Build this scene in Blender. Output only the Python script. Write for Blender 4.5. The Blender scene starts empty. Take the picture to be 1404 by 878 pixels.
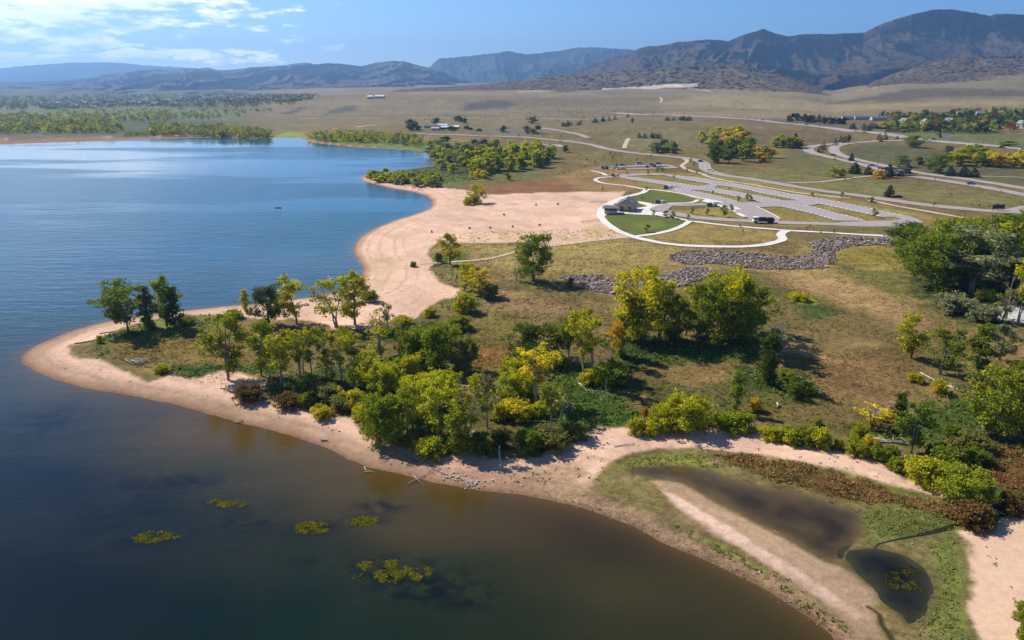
import bpy, math, random
import numpy as np

# ------------------------------------------------------------------ camera, sky, sun, exposure
SC = bpy.context.scene
COL = SC.collection
FPX, CAM_H, HORIZ = 1000.0, 60.0, 108.0
PITCH = math.atan((439 - HORIZ) / FPX)
CP, SP = math.cos(PITCH), math.sin(PITCH)
cam = bpy.data.cameras.new('camera')
cam.sensor_width = 36.0
cam.lens = FPX / 1404 * 36.0
cam.clip_start, cam.clip_end = 1.0, 200000.0
cam_ob = bpy.data.objects.new('camera', cam)
COL.objects.link(cam_ob)
cam_ob.location = (0, 0, CAM_H)
cam_ob.rotation_euler = (math.pi / 2 - PITCH, 0, 0)
SC.camera = cam_ob

SUN_AZ, SUN_EL = math.radians(-54), math.radians(43)      # azimuth clockwise from the view direction
SUN_STRENGTH, SKY_STRENGTH, EXPOSURE = 5.0, 0.075, 0.45
HAZE_DENSITY = 0.000105
HAZE_COLOR = (0.32, 0.58, 1.0, 1)
sun = bpy.data.lights.new('sun', 'SUN')
sun.energy = SUN_STRENGTH
sun.angle = math.radians(0.5)
sun.color = (1.0, 0.94, 0.84)
sun_ob = bpy.data.objects.new('sun', sun)
COL.objects.link(sun_ob)
sun_ob.rotation_euler = (math.pi / 2 - SUN_EL, 0, math.pi - SUN_AZ)
SC.view_settings.view_transform = 'Standard'
SC.view_settings.look = 'None'
SC.view_settings.gamma = 1.0
SC.view_settings.use_curve_mapping = False
SC.view_settings.exposure = EXPOSURE
SC.cycles.use_denoising = True
SC.cycles.max_bounces = 6
SC.cycles.diffuse_bounces = 3
SC.cycles.glossy_bounces = 2
SC.cycles.transmission_bounces = 4
SC.cycles.transparent_max_bounces = 6
SC.cycles.volume_bounces = 0
SC.cycles.caustics_reflective = False
SC.cycles.caustics_refractive = False


class NT:
    """Small helper to write shader nodes as expressions."""
    def __init__(s, tree):
        s.t = tree
        tree.nodes.clear()
    def n(s, kind, **kw):
        nd = s.t.nodes.new(kind)
        for k, v in kw.items():
            setattr(nd, k, v)
        return nd
    def link(s, a, b):
        if isinstance(a, (int, float, tuple, list)):
            b.default_value = a
        else:
            s.t.links.new(a, b)
    def m(s, op, a, b=0.0, c=None, clamp=False):
        nd = s.n('ShaderNodeMath', operation=op, use_clamp=clamp)
        s.link(a, nd.inputs[0]); s.link(b, nd.inputs[1])
        if c is not None: s.link(c, nd.inputs[2])
        return nd.outputs[0]
    def ramp(s, x, a, b, smooth=True):
        nd = s.n('ShaderNodeMapRange', interpolation_type='SMOOTHSTEP' if smooth else 'LINEAR')
        s.link(x, nd.inputs[0]); s.link(a, nd.inputs[1]); s.link(b, nd.inputs[2])
        return nd.outputs[0]
    def mix(s, f, a, b, blend='MIX'):
        nd = s.n('ShaderNodeMix', data_type='RGBA', blend_type=blend)
        s.link(f, nd.inputs[0]); s.link(a, nd.inputs[6]); s.link(b, nd.inputs[7])
        return nd.outputs[2]
    def noise(s, vec, scale, detail=4, rough=0.55):
        nd = s.n('ShaderNodeTexNoise')
        s.link(vec, nd.inputs['Vector'])
        nd.inputs['Scale'].default_value = scale
        nd.inputs['Detail'].default_value = detail
        nd.inputs['Roughness'].default_value = rough
        return nd.outputs[0]
    def comb(s, x, y, z=0.0):
        nd = s.n('ShaderNodeCombineXYZ')
        s.link(x, nd.inputs[0]); s.link(y, nd.inputs[1]); s.link(z, nd.inputs[2])
        return nd.outputs[0]


def bell(nt, x, c, w):
    d = nt.m('DIVIDE', nt.m('SUBTRACT', x, c), w)
    return nt.m('POWER', 2.718, nt.m('MULTIPLY', nt.m('MULTIPLY', d, d), -1.0))


world = bpy.data.worlds.new('World')
SC.world = world
world.use_nodes = True
w = NT(world.node_tree)
sky = w.n('ShaderNodeTexSky', sky_type='NISHITA', sun_disc=False)
sky.sun_elevation = SUN_EL
sky.sun_rotation = SUN_AZ
sky.altitude = 1700
sky.air_density = 1.0
sky.dust_density = 0.3
sky.ozone_density = 3.0
tc = w.n('ShaderNodeTexCoord')
sep = w.n('ShaderNodeSeparateXYZ'); w.link(tc.outputs['Generated'], sep.inputs[0])
az = w.m('MULTIPLY', w.m('ARCTAN2', sep.outputs[0], sep.outputs[1]), 57.2958)
el = w.m('MULTIPLY', w.m('ARCSINE', sep.outputs[2]), 57.2958)
# high broken cloud bank towards the left, and a low row of cumulus over the mountains
v1 = w.comb(w.m('MULTIPLY', az, 0.26), w.m('MULTIPLY', el, 0.95), 3.7)
n1 = w.noise(v1, 1.6, 8, 0.62)
v2 = w.comb(w.m('MULTIPLY', az, 0.10), w.m('MULTIPLY', el, 0.55), 1.3)
n2 = w.noise(v2, 1.0, 5, 0.55)
bank = w.m('MULTIPLY', bell(w, az, -33.0, 12.0), bell(w, el, 5.3, 2.8))
puffs = w.m('MULTIPLY', bell(w, el, 1.55, 0.55), w.ramp(az, -13.0, -19.0))
c1 = w.m('SUBTRACT', w.m('ADD', w.m('MULTIPLY', bank, 0.62), w.m('SUBTRACT', w.m('ADD', w.m('MULTIPLY', n1, 1.5), w.m('MULTIPLY', n2, 1.0)), 1.25)), w.ramp(el, 8.0, 14.0))
d1 = w.ramp(c1, 0.12, 0.44)
v3 = w.comb(w.m('MULTIPLY', az, 0.28), w.m('MULTIPLY', el, 1.2), 8.1)
n3 = w.noise(v3, 1.25, 6, 0.6)
d2 = w.m('MULTIPLY', w.ramp(w.m('ADD', w.m('MULTIPLY', puffs, 0.34), w.m('MULTIPLY', w.m('SUBTRACT', n3, 0.5), 1.6)), 0.24, 0.38), 0.95)
dens = w.m('MULTIPLY', w.m('MAXIMUM', w.m('MULTIPLY', d1, 0.95), d2), w.ramp(az, -8.0, -17.0))
skyc = w.mix(1.0, sky.outputs[0], (0.90, 1.08, 1.30, 1), 'MULTIPLY')
skyc = w.mix(w.ramp(az, -22.0, 34.0), skyc, w.mix(1.0, skyc, (0.66, 0.84, 1.0, 1), 'MULTIPLY'))
cloudc = w.mix(w.ramp(n2, 0.35, 0.65), (12.0, 13.0, 15.0, 1), (19.0, 19.0, 19.0, 1))
bgc = w.mix(dens, skyc, cloudc)
bg = w.n('ShaderNodeBackground'); w.link(bgc, bg.inputs[0]); bg.inputs[1].default_value = SKY_STRENGTH
wo = w.n('ShaderNodeOutputWorld'); w.link(bg.outputs[0], wo.inputs[0])

# ------------------------------------------------------------------ number helpers
RNG = np.random.default_rng(7)


def srgb(r, g, b, k=1.0):
    c = np.array([r, g, b], float) / 255
    c = np.where(c <= 0.04045, c / 12.92, ((c + 0.055) / 1.055) ** 2.4)
    return c * k


def sstep(x, a, b):
    t = np.clip((x - a) / (b - a), 0, 1)
    return t * t * (3 - 2 * t)


def _hash(ix, iy, seed):
    h = (ix.astype(np.int64) * 374761393 + iy.astype(np.int64) * 668265263 + seed * 1442695041) & 0xffffffff
    h = ((h ^ (h >> 13)) * 1274126177) & 0xffffffff
    return ((h ^ (h >> 16)) & 0xffff) / 65535.0


def vnoise(x, y, seed=0):
    ix, iy = np.floor(x), np.floor(y)
    fx, fy = x - ix, y - iy
    ix = ix.astype(np.int64); iy = iy.astype(np.int64)
    u, v = fx * fx * fx * (fx * (fx * 6 - 15) + 10), fy * fy * fy * (fy * (fy * 6 - 15) + 10)
    a, b = _hash(ix, iy, seed), _hash(ix + 1, iy, seed)
    c, d = _hash(ix, iy + 1, seed), _hash(ix + 1, iy + 1, seed)
    return (a + (b - a) * u) * (1 - v) + (c + (d - c) * u) * v


def fbm(x, y, seed=0, octv=5, gain=0.55):
    s, a, t = 0.0, 1.0, 0.0
    c, sn = math.cos(0.6), math.sin(0.6)
    for o in range(octv):
        s = s + a * (vnoise(x, y, seed + o * 17) - 0.5)
        t += a; a *= gain
        x, y = (x * c - y * sn) * 2.03 + 5.1, (x * sn + y * c) * 2.03 + 1.7
    return s / t * 2.0          # about -1..1


def sdf(poly, X, Y, margin=40.0):
    """Signed distance in metres to a closed polygon, negative inside; capped at +margin far away."""
    poly = np.asarray(poly, float)
    out = np.full(X.shape, float(margin))
    x0, y0 = poly.min(0) - margin; x1, y1 = poly.max(0) + margin
    sel = (X > x0) & (X < x1) & (Y > y0) & (Y < y1)
    x, y = X[sel], Y[sel]
    d2 = np.full(x.shape, 1e18); ins = np.zeros(x.shape, bool)
    n = len(poly)
    for i in range(n):
        ax, ay = poly[i]; bx, by = poly[(i + 1) % n]
        ex, ey = bx - ax, by - ay
        L = ex * ex + ey * ey + 1e-12
        t = np.clip(((x - ax) * ex + (y - ay) * ey) / L, 0, 1)
        d2 = np.minimum(d2, (x - ax - t * ex) ** 2 + (y - ay - t * ey) ** 2)
        if ay != by:
            c = ((ay > y) != (by > y)) & (x < ex * (y - ay) / (by - ay) + ax)
            ins ^= c
    d = np.sqrt(d2)
    out[sel] = np.where(ins, -d, np.minimum(d, margin))
    return out


def linedist(pts, X, Y, margin=40.0):
    pts = np.asarray(pts, float)
    out = np.full(X.shape, float(margin))
    x0, y0 = pts.min(0) - margin; x1, y1 = pts.max(0) + margin
    sel = (X > x0) & (X < x1) & (Y > y0) & (Y < y1)
    x, y = X[sel], Y[sel]
    d2 = np.full(x.shape, float(margin) ** 2)
    for i in range(len(pts) - 1):
        ax, ay = pts[i]; ex, ey = pts[i + 1] - pts[i]
        t = np.clip(((x - ax) * ex + (y - ay) * ey) / (ex * ex + ey * ey + 1e-12), 0, 1)
        d2 = np.minimum(d2, (x - ax - t * ex) ** 2 + (y - ay - t * ey) ** 2)
    out[sel] = np.sqrt(d2)
    return out


# ------------------------------------------------------------------ survey: sightings turned into places on the land
def rays(uv):
    uv = np.asarray(uv, float).reshape(-1, 2)
    x = (uv[:, 0] - 702) / FPX; y = -(uv[:, 1] - 439) / FPX
    return np.stack([x, CP + y * SP, -SP + y * CP], 1)


def level(uv, z=0.0):
    d = rays(uv)
    t = (z - CAM_H) / d[:, 2]
    return d[:, :2] * t[:, None]


def depth_of(x, y, z):
    return y * CP - (z - CAM_H) * SP


def sight(x, y, z):
    c = depth_of(x, y, z)
    return 702 + FPX * x / c, 439 - FPX * (y * SP + (z - CAM_H) * CP) / c


def metres_up(x, y, z0, vt):
    """Height above z0 of a thing at (x, y) whose top shows at row vt."""
    k = (439 - vt) / FPX
    # (y SP + h CP) = k (y CP - h SP)
    h = (k * y * CP - y * SP) / (CP + k * SP)
    return h + CAM_H - z0


SHORE = [(-400, 194), (-100, 192.5), (0, 191), (16, 191.4), (40, 190.4), (80, 190), (120, 188.3), (170, 188), (219, 187.6), (240, 187), (290, 188), (330, 190.4),
         (371, 191.4), (374, 189.3), (395, 189), (413, 189.5), (418, 191), (429, 195.5), (459, 199), (500, 202.5), (534, 204.4), (558, 207),
         (572, 211.7), (588, 218.5), (591.5, 223.4), (588, 227), (569, 230.7), (545, 234), (520, 236.5), (499, 241), (493, 244),
         (496, 248), (510, 252), (539, 259), (566, 263), (584, 268.5), (592, 275), (592, 280.7), (587, 287.5), (569, 294), (542, 302),
         (515, 313), (496, 324), (487, 335), (485, 345), (491, 357), (498, 367), (498, 376), (494, 385), (484, 394), (460, 401), (435, 406), (400, 411),
         (342, 417), (300, 421), (251, 426), (207, 431), (166, 436.5), (124, 446), (89, 457), (53, 472), (34, 484), (28, 491), (30, 498), (50, 511),
         (77, 521), (118, 533), (155, 539), (189, 544), (237, 554), (296, 571), (330, 581), (379, 592), (414, 603), (449, 615), (475, 629), (503, 641), (541, 648),
         (595, 662), (640, 670), (677, 675), (720, 679), (760, 687), (806, 699), (865, 720), (911, 744), (975, 772), (1035, 802),
         (1090, 834), (1141, 870), (1172, 910), (1240, 1080), (1240, 1500), (-900, 1500), (-900, 400)]
LAKE = level(SHORE)
POND_Z = 0.28
def chaikin(P, n=2):
    P = np.asarray(P, float)
    for _ in range(n):
        Q = np.roll(P, -1, 0); P = np.stack([P * .75 + Q * .25, P * .25 + Q * .75], 1).reshape(-1, 2)
    return P


POND1 = level([(858, 648), (875, 641), (897, 639), (943, 640), (989, 652), (1035, 666), (1081, 673), (1127, 687), (1163, 699), (1186, 715), (1178, 738), (1160, 756),
               (1150, 770), (1127, 765), (1090, 742), (1035, 715), (989, 692), (952, 669), (934, 660), (893, 657)], POND_Z)
POND1 = chaikin(POND1)
POND2 = level([(1155, 757), (1180, 754), (1200, 752), (1241, 762), (1274, 783), (1279, 806), (1270, 843), (1246, 858), (1237, 843), (1209, 825), (1206, 811),
               (1173, 784)], POND_Z)
POND2 = chaikin(POND2)
STREAM = level([(1200, 752), (1205, 746), (1225, 741), (1246, 737), (1266, 733), (1288, 728), (1306, 722), (1326, 718), (1350, 709), (1375, 706), (1420, 700)], POND_Z)
OUTLET = level([(1190, 836), (1205, 846), (1208, 860), (1222, 880)], 0.1)

_su = np.array([-400, 330, 480, 600, 880, 1000, 1085, 1140, 1200, 1300, 1404, 1800], float)
_sa = np.array([0, 0, 15, 21, 25, 26, 22, 12, 36, 50, 56, 60], float)


def far_rise(X, Y):
    u = 702 + FPX * X / np.maximum(Y, 50) / (CP + CAM_H / np.maximum(Y, 400) * SP)
    amp = np.interp(u, _su, _sa)
    rise = amp * (0.25 * sstep(Y, 700, 1500) + 0.75 * sstep(Y, 1200, 2500))
    m = sstep(u, 380, 560)
    rise = rise + m * sstep(Y, 430, 900) * (2.6 * fbm(X / 170, Y / 170, 31, 3) + 0.8 * fbm(X / 60, Y / 60, 35, 2))
    rise = rise + m * sstep(Y, 900, 1500) * 7.0 * fbm(X / 420, Y / 300, 41, 3)
    # grassy knolls: left hill edge, and the knoll with the conifer row
    rise = rise + 15 * np.exp(-((X + 430) / 330) ** 2 - ((Y - 1780) / 240) ** 2)
    rise = rise + 7 * np.exp(-((X - 190) / 120) ** 2 - ((Y - 850) / 90) ** 2)
    return rise


def land_z(X, Y):
    X = np.asarray(X, float); Y = np.asarray(Y, float)
    shp = X.shape
    X, Y = X.ravel(), Y.ravel()
    sd = sdf(LAKE, X, Y, 60.0)
    sd = sd + 0.35 * fbm(X / 5, Y / 5, 3, 3) * (np.abs(sd) < 50)
    z = np.where(sd > 0, 0.75 * (1 - np.exp(-np.maximum(sd, 0) / 9.0)), np.maximum(sd * 0.12, -3.0))
    land = sstep(sd, 6, 20)
    z = z + land * (0.30 * fbm(X / 28, Y / 28, 11, 3) + 0.12 * fbm(X / 6, Y / 6, 13, 2)) * (Y < 900)
    near = (Y < 180) & (X > 0)
    if near.any():
        x, y = X[near], Y[near]
        pd = np.minimum(sdf(POND1, x, y, 12), sdf(POND2, x, y, 12))
        pd = pd + 0.45 * fbm(x / 2.5, y / 2.5, 21, 3)
        pd = np.minimum(pd, linedist(STREAM, x, y, 12) - 0.10 - 0.35 * sstep(x, 52, 62))
        zz = z[near]
        k = sstep(pd, 9, 0.5)
        bank = POND_Z + np.where(pd > 0, 0.07, 0.3) * np.clip(pd, -1, 4)
        z[near] = zz * (1 - k) + bank * k
    z = z + far_rise(X, Y)
    return z.reshape(shp)


def at(uv):
    """Where the sight line through each (u, v) meets the land: N x 3 (x, y, z)."""
    uv = np.asarray(uv, float).reshape(-1, 2)
    d = rays(uv)
    res = np.zeros((len(uv), 3))
    near = uv[:, 1] > 215
    if near.any():
        z = np.zeros(near.sum()) + 0.5
        for _ in range(7):
            p = level(uv[near], z)
            z = 0.5 * z + 0.5 * land_z(p[:, 0], p[:, 1])
        p = level(uv[near], z)
        res[near] = np.column_stack([p, z])
    far = np.where(~near)[0]
    if len(far):
        ts = np.geomspace(350, 9000, 420)
        for i in far:
            P = d[i][None, :] * ts[:, None]
            zr = P[:, 2] + CAM_H
            diff = zr - land_z(P[:, 0], P[:, 1])
            k = np.where(diff < 0)[0]
            k = k[0] if len(k) else len(ts) - 1
            if k > 0 and diff[k] < 0:
                f = diff[k - 1] / (diff[k - 1] - diff[k])
                t = ts[k - 1] + (ts[k] - ts[k - 1]) * f
            else:
                t = ts[k]
            res[i] = [d[i][0] * t, d[i][1] * t, CAM_H + d[i][2] * t]
    return res


def at1(u, v):
    return at([(u, v)])[0]


# ------------------------------------------------------------------ mesh helpers
def mesh_np(name, V, F, mats=(), colors=None, smooth=False, findex=None):
    """A mesh from numpy vertices and an (n, 3 or 4) face array."""
    me = bpy.data.meshes.new(name)
    V = np.asarray(V, np.float32); F = np.asarray(F, np.int32)
    k = F.shape[1]
    me.vertices.add(len(V)); me.vertices.foreach_set('co', V.ravel())
    me.loops.add(F.size); me.loops.foreach_set('vertex_index', F.ravel())
    me.polygons.add(len(F))
    me.polygons.foreach_set('loop_start', np.arange(len(F), dtype=np.int32) * k)
    me.polygons.foreach_set('loop_total', np.full(len(F), k, np.int32))
    me.polygons.foreach_set('use_smooth', np.full(len(F), smooth, bool))
    for m in mats: me.materials.append(m)
    if findex is not None: me.polygons.foreach_set('material_index', np.asarray(findex, np.int32))
    me.update(calc_edges=True)
    if colors is not None:
        for nm, c in colors.items():
            a = me.color_attributes.new(nm, 'FLOAT_COLOR', 'POINT')
            c4 = np.ones((len(V), 4), np.float32); c4[:, :c.shape[1]] = c
            a.data.foreach_set('color', c4.ravel())
    me.validate()
    return me


def put(name, me, parent=None, loc=None, label=None, cat=None, group=None, kind=None, color=None):
    o = bpy.data.objects.new(name, me)
    COL.objects.link(o)
    if parent is not None: o.parent = parent
    if loc is not None: o.location = loc
    if label: o['label'] = label
    if cat: o['category'] = cat
    if group: o['group'] = group
    if kind: o['kind'] = kind
    if color is not None: o.color = color
    return o


def grid_faces(nr, nc):
    i = np.arange(nr - 1)[:, None] * nc + np.arange(nc - 1)[None, :]
    return np.stack([i, i + 1, i + 1 + nc, i + nc], -1).reshape(-1, 4)


class Geo:
    """Collects boxes, tubes and quads into one mesh; each call may name a material slot."""
    def __init__(s): s.v, s.f, s.mi = [], [], []
    def add(s, V, F, m=0):
        b = len(s.v)
        s.v.extend([tuple(p) for p in V]); s.f.extend([tuple(b + i for i in q) for q in F]); s.mi.extend([m] * len(F))
    def box(s, x0, x1, y0, y1, z0, z1, m=0, taper=0.0):
        t = taper
        V = [(x0, y0, z0), (x1, y0, z0), (x1, y1, z0), (x0, y1, z0), (x0 + t, y0 + t, z1), (x1 - t, y0 + t, z1), (x1 - t, y1 - t, z1), (x0 + t, y1 - t, z1)]
        s.add(V, [(0, 3, 2, 1), (4, 5, 6, 7), (0, 1, 5, 4), (1, 2, 6, 5), (2, 3, 7, 6), (3, 0, 4, 7)], m)
    def tube(s, pts, rad, k=6, m=0, cap=True):
        pts = [np.array(p, float) for p in pts]
        b = len(s.v)
        for i, p in enumerate(pts):
            d = pts[min(i + 1, len(pts) - 1)] - pts[max(i - 1, 0)]
            d = d / (np.linalg.norm(d) + 1e-9)
            a = np.cross(d, [0.31, 0.95, 0.05] if abs(d[2]) > 0.7 else [0, 0, 1]); a /= np.linalg.norm(a) + 1e-9
            c = np.cross(d, a)
            for j in range(k):
                th = 2 * math.pi * j / k
                s.v.append(tuple(p + rad[i] * (a * math.cos(th) + c * math.sin(th))))
        for i in range(len(pts) - 1):
            for j in range(k):
                q = b + i * k
                s.f.append((q + j, q + (j + 1) % k, q + k + (j + 1) % k, q + k + j)); s.mi.append(m)
        if cap:
            s.f.append(tuple(b + j for j in range(k))[::-1]); s.mi.append(m)
            s.f.append(tuple(b + (len(pts) - 1) * k + j for j in range(k))); s.mi.append(m)
    def mesh(s, name, mats, smooth=False):
        me = bpy.data.meshes.new(name)
        me.from_pydata(s.v, [], s.f)
        for m in mats: me.materials.append(m)
        me.polygons.foreach_set('material_index', s.mi)
        me.polygons.foreach_set('use_smooth', [smooth] * len(s.f))
        me.update()
        return me


# ------------------------------------------------------------------ materials
def new_mat(name):
    m = bpy.data.materials.new(name); m.use_nodes = True
    nt = NT(m.node_tree)
    out = nt.n('ShaderNodeOutputMaterial')
    return m, nt, out


def principled(nt, out, color, rough=0.9, spec=0.3, metal=0.0):
    p = nt.n('ShaderNodeBsdfPrincipled')
    nt.link(color, p.inputs['Base Color']); nt.link(rough, p.inputs['Roughness'])
    p.inputs['Specular IOR Level'].default_value = spec
    p.inputs['Metallic'].default_value = metal
    nt.link(p.outputs[0], out.inputs[0])
    return p


def bump(nt, height, strength, dist):
    b = nt.n('ShaderNodeBump')
    nt.link(strength, b.inputs['Strength']); b.inputs['Distance'].default_value = dist
    nt.link(height, b.inputs['Height'])
    return b.outputs[0]


def plain(name, rgb, rough=0.7, vary=0.15, scale=1.5, spec=0.3, metal=0.0):
    m, nt, out = new_mat(name)
    tc = nt.n('ShaderNodeTexCoord')
    n = nt.noise(tc.outputs['Object'], scale, 4)
    f = nt.m('ADD', 1.0 - vary, nt.m('MULTIPLY', n, 2 * vary))
    c = nt.mix(1.0, (*rgb, 1), nt.comb(f, f, f), 'MULTIPLY')
    principled(nt, out, c, rough, spec, metal)
    return m


def tinted(name, rough=0.4, spec=0.5, vary=0.08):
    """Paint whose colour is the object's own colour."""
    m, nt, out = new_mat(name)
    oi = nt.n('ShaderNodeObjectInfo'); tc = nt.n('ShaderNodeTexCoord')
    n = nt.noise(tc.outputs['Object'], 2.0, 3)
    f = nt.m('ADD', 1.0 - vary, nt.m('MULTIPLY', n, 2 * vary))
    principled(nt, out, nt.mix(1.0, oi.outputs['Color'], nt.comb(f, f, f), 'MULTIPLY'), rough, spec)
    return m


# land: colour of soil and plants comes with the mesh, small-scale variation from noise
def land_material(name, fine=True, speck=None):
    m, nt, out = new_mat(name)
    a = nt.n('ShaderNodeVertexColor', layer_name='soil')
    g = nt.n('ShaderNodeNewGeometry')
    pos = g.outputs['Position']
    col = a.outputs[0]
    if fine:
        n1 = nt.noise(pos, 0.9, 6, 0.7)
        n2 = nt.noise(pos, 3.5, 3, 0.6)
        n3 = nt.noise(pos, 0.12, 5, 0.6)
        f = nt.m('ADD', nt.m('ADD', nt.m('MULTIPLY', n1, 0.75), nt.m('MULTIPLY', n2, 0.4)), nt.m('ADD', nt.m('MULTIPLY', n3, 0.35), 0.25))
        amt = nt.m('MULTIPLY', nt.m('SUBTRACT', f, 1.0), nt.m('MULTIPLY', a.outputs[1], 3.2))
        f = nt.m('ADD', 1.0, amt)
        col = nt.mix(1.0, col, nt.comb(f, f, f), 'MULTIPLY')
        p = principled(nt, out, col, 0.95, 0.1)
        h = nt.m('ADD', nt.m('MULTIPLY', n2, 0.35), n1)
        nt.link(bump(nt, h, nt.m('MULTIPLY', a.outputs[1], 0.7), 0.35), p.inputs['Normal'])
    else:
        n1 = nt.noise(pos, 0.030, 5, 0.7)
        n2 = nt.noise(pos, 0.09, 4, 0.7)
        f = nt.m('ADD', nt.m('MULTIPLY', n1, 0.9), nt.m('ADD', nt.m('MULTIPLY', n2, 0.8), 0.15))
        if speck:
            v = nt.n('ShaderNodeTexVoronoi'); nt.link(pos, v.inputs['Vector']); v.inputs['Scale'].default_value = speck
            s = nt.ramp(nt.m('ADD', v.outputs['Distance'], nt.m('MULTIPLY', nt.m('SUBTRACT', n1, 0.5), 0.9)), 0.30, 0.52)
            dark = nt.mix(1.0, col, (0.16, 0.21, 0.15, 1), 'MULTIPLY')
            col = nt.mix(nt.m('MULTIPLY', nt.m('SUBTRACT', 1.0, s), a.outputs[1]), col, dark)
        col = nt.mix(1.0, col, nt.comb(f, f, f), 'MULTIPLY')
        p = principled(nt, out, col, 1.0, 0.0)
        nt.link(bump(nt, nt.m('ADD', n1, nt.m('MULTIPLY', n2, 0.4)), 0.35, 12.0), p.inputs['Normal'])
    return m


M_GROUND = land_material('ground')
M_HILL = land_material('foothill', False, 0.055)
M_MOUNT = land_material('mountain', False, 0.028)


def water_material():
    m, nt, out = new_mat('lake_water')
    a = nt.n('ShaderNodeVertexColor', layer_name='soil')
    g = nt.n('ShaderNodeNewGeometry'); pos = g.outputs['Position']
    sp = nt.n('ShaderNodeSeparateXYZ'); nt.link(pos, sp.inputs[0])
    mp = nt.n('ShaderNodeMapping'); nt.link(pos, mp.inputs[0]); mp.inputs['Rotation'].default_value = (0, 0, 0.45); mp.inputs['Scale'].default_value = (0.35, 1.0, 1)
    w1 = nt.noise(mp.outputs[0], 1.1, 3, 0.55)
    mp2 = nt.n('ShaderNodeMapping'); nt.link(pos, mp2.inputs[0]); mp2.inputs['Rotation'].default_value = (0, 0, -0.25); mp2.inputs['Scale'].default_value = (0.3, 1.0, 1)
    w2 = nt.noise(mp2.outputs[0], 0.28, 3, 0.5)
    # slicks: long calm bands lying across the lake
    mp3 = nt.n('ShaderNodeMapping'); nt.link(pos, mp3.inputs[0]); mp3.inputs['Rotation'].default_value = (0, 0, 0.12); mp3.inputs['Scale'].default_value = (0.0028, 0.011, 1)
    sl = nt.noise(mp3.outputs[0], 1.0, 5, 0.55)
    leftish = nt.m('MULTIPLY', nt.ramp(sp.outputs[0], 60, -160), nt.ramp(sp.outputs[1], 330, 620))
    calm = nt.ramp(nt.m('ADD', sl, nt.m('MULTIPLY', leftish, 0.10)), 0.49, 0.60)
    farther = nt.ramp(sp.outputs[1], 260, 620)
    nearer = nt.ramp(sp.outputs[1], 260, 120)
    amp = nt.m('SUBTRACT', 1.0, nt.m('MULTIPLY', calm, 0.9))
    amp = nt.m('MULTIPLY', amp, nt.m('SUBTRACT', 1.0, nt.m('MULTIPLY', nearer, 0.72)))
    h = nt.m('ADD', nt.m('MULTIPLY', w1, 0.17), nt.m('MULTIPLY', w2, 0.34))
    nrm = bump(nt, h, nt.m('MULTIPLY', amp, 0.8), 1.0)
    p = nt.n('ShaderNodeBsdfPrincipled')
    nt.link(a.outputs[0], p.inputs['Base Color'])
    p.inputs['IOR'].default_value = 1.33
    p.inputs['Specular IOR Level'].default_value = 0.42
    nt.link(nt.m('ADD', 0.05, nt.m('MULTIPLY', amp, 0.13)), p.inputs['Roughness'])
    nt.link(nrm, p.inputs['Normal'])
    nt.link(p.outputs[0], out.inputs[0])
    return m


M_WATER = water_material()

# ------------------------------------------------------------------ the land and what its surface is made of
def zone(pts): return at(pts)[:, :2]


_inl = lambda *a: list(a)
SAND_MAIN = _inl((485, 345), (493, 300), (520, 290), (560, 275), (545, 262), (500, 250), (493, 243), (534, 251), (575, 255), (600, 256), (640, 261), (669, 267.5), (700, 266), (740, 264.5), (800, 263), (858, 263), (850, 272),
                (832, 281), (822, 290), (822, 298), (832, 309), (862, 326), (832, 328.5), (790, 333.5), (752, 338), (712, 332), (660, 333), (631, 333), (606, 331), (592, 338), (586, 350), (592, 360), (588, 370), (608, 389),
                (632, 396), (626, 408), (603, 411), (585, 421), (575, 431), (560, 441), (543, 437), (528, 443), (506, 450), (480, 452), (455, 452), (440, 446), (425, 440), (400, 436), (380, 440), (345, 437),
                (310, 431), (262, 431), (235, 433), (200, 440), (170, 449), (145, 460), (120, 470), (98, 474), (96, 480), (104, 490), (135, 493), (160, 506), (180, 514), (205, 524), (235, 514),
                (250, 517), (275, 519), (290, 512), (310, 508), (345, 514), (365, 524), (360, 535), (335, 546), (370, 552), (400, 557), (430, 562), (460, 572), (480, 575), (492, 588), (504, 601), (540, 608), (566, 617), (600, 628),
                (640, 621), (672, 631), (705, 628), (741, 627), (762, 611), (794, 602), (822, 588), (857, 588), (909, 594), (950, 590), (986, 589), (1032, 588), (1060, 602),
                (1100, 612), (1145, 618), (1175, 628), (1199, 632), (1220, 647), (1240, 659), (1281, 661), (1290, 676), (1320, 684), (1364, 686), (1372, 694), (1330, 694), (1305, 686), (1270, 678), (1234, 670), (1205, 662), (1178, 655), (1152, 646), (1127, 640),
                (1080, 631), (1012, 622), (950, 615), (897, 616), (862, 622), (835, 640), (815, 660), (800, 690), (760, 687), (677, 675), (595, 662), (503, 641), (449, 615), (379, 592), (296, 571), (189, 544),
                (118, 533), (50, 511), (28, 491), (53, 472), (124, 446), (207, 431), (300, 421), (400, 411), (460, 401), (494, 385), (498, 370), (491, 357))
TONGUE = _inl((888, 659), (915, 657), (934, 661), (952, 671), (989, 694), (1035, 717), (1090, 745), (1127, 768), (1173, 788), (1209, 820), (1196, 834), (1214, 878), (1175, 876), (1159, 857), (1120, 828),
              (1081, 802), (1040, 770), (989, 745), (955, 718), (920, 692), (905, 672))
RBEACH = _inl((1310, 728), (1333, 715), (1352, 708), (1375, 706), (1440, 704), (1520, 730), (1600, 790), (1680, 900), (1700, 1100), (1500, 1300), (1340, 1100), (1342, 878), (1324, 838), (1329, 783), (1322, 745))
RIP_A = _inl((1107, 335), (1124, 329), (1162, 325), (1228, 328), (1230, 339), (1200, 336), (1162, 338), (1142, 346), (1144, 357), (1129, 367), (1080, 370), (1030, 368), (985, 362), (945, 363), (920, 358), (920, 350),
             (940, 344.5), (985, 344), (1031, 348.5), (1085, 354), (1110, 352), (1118, 344))
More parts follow.
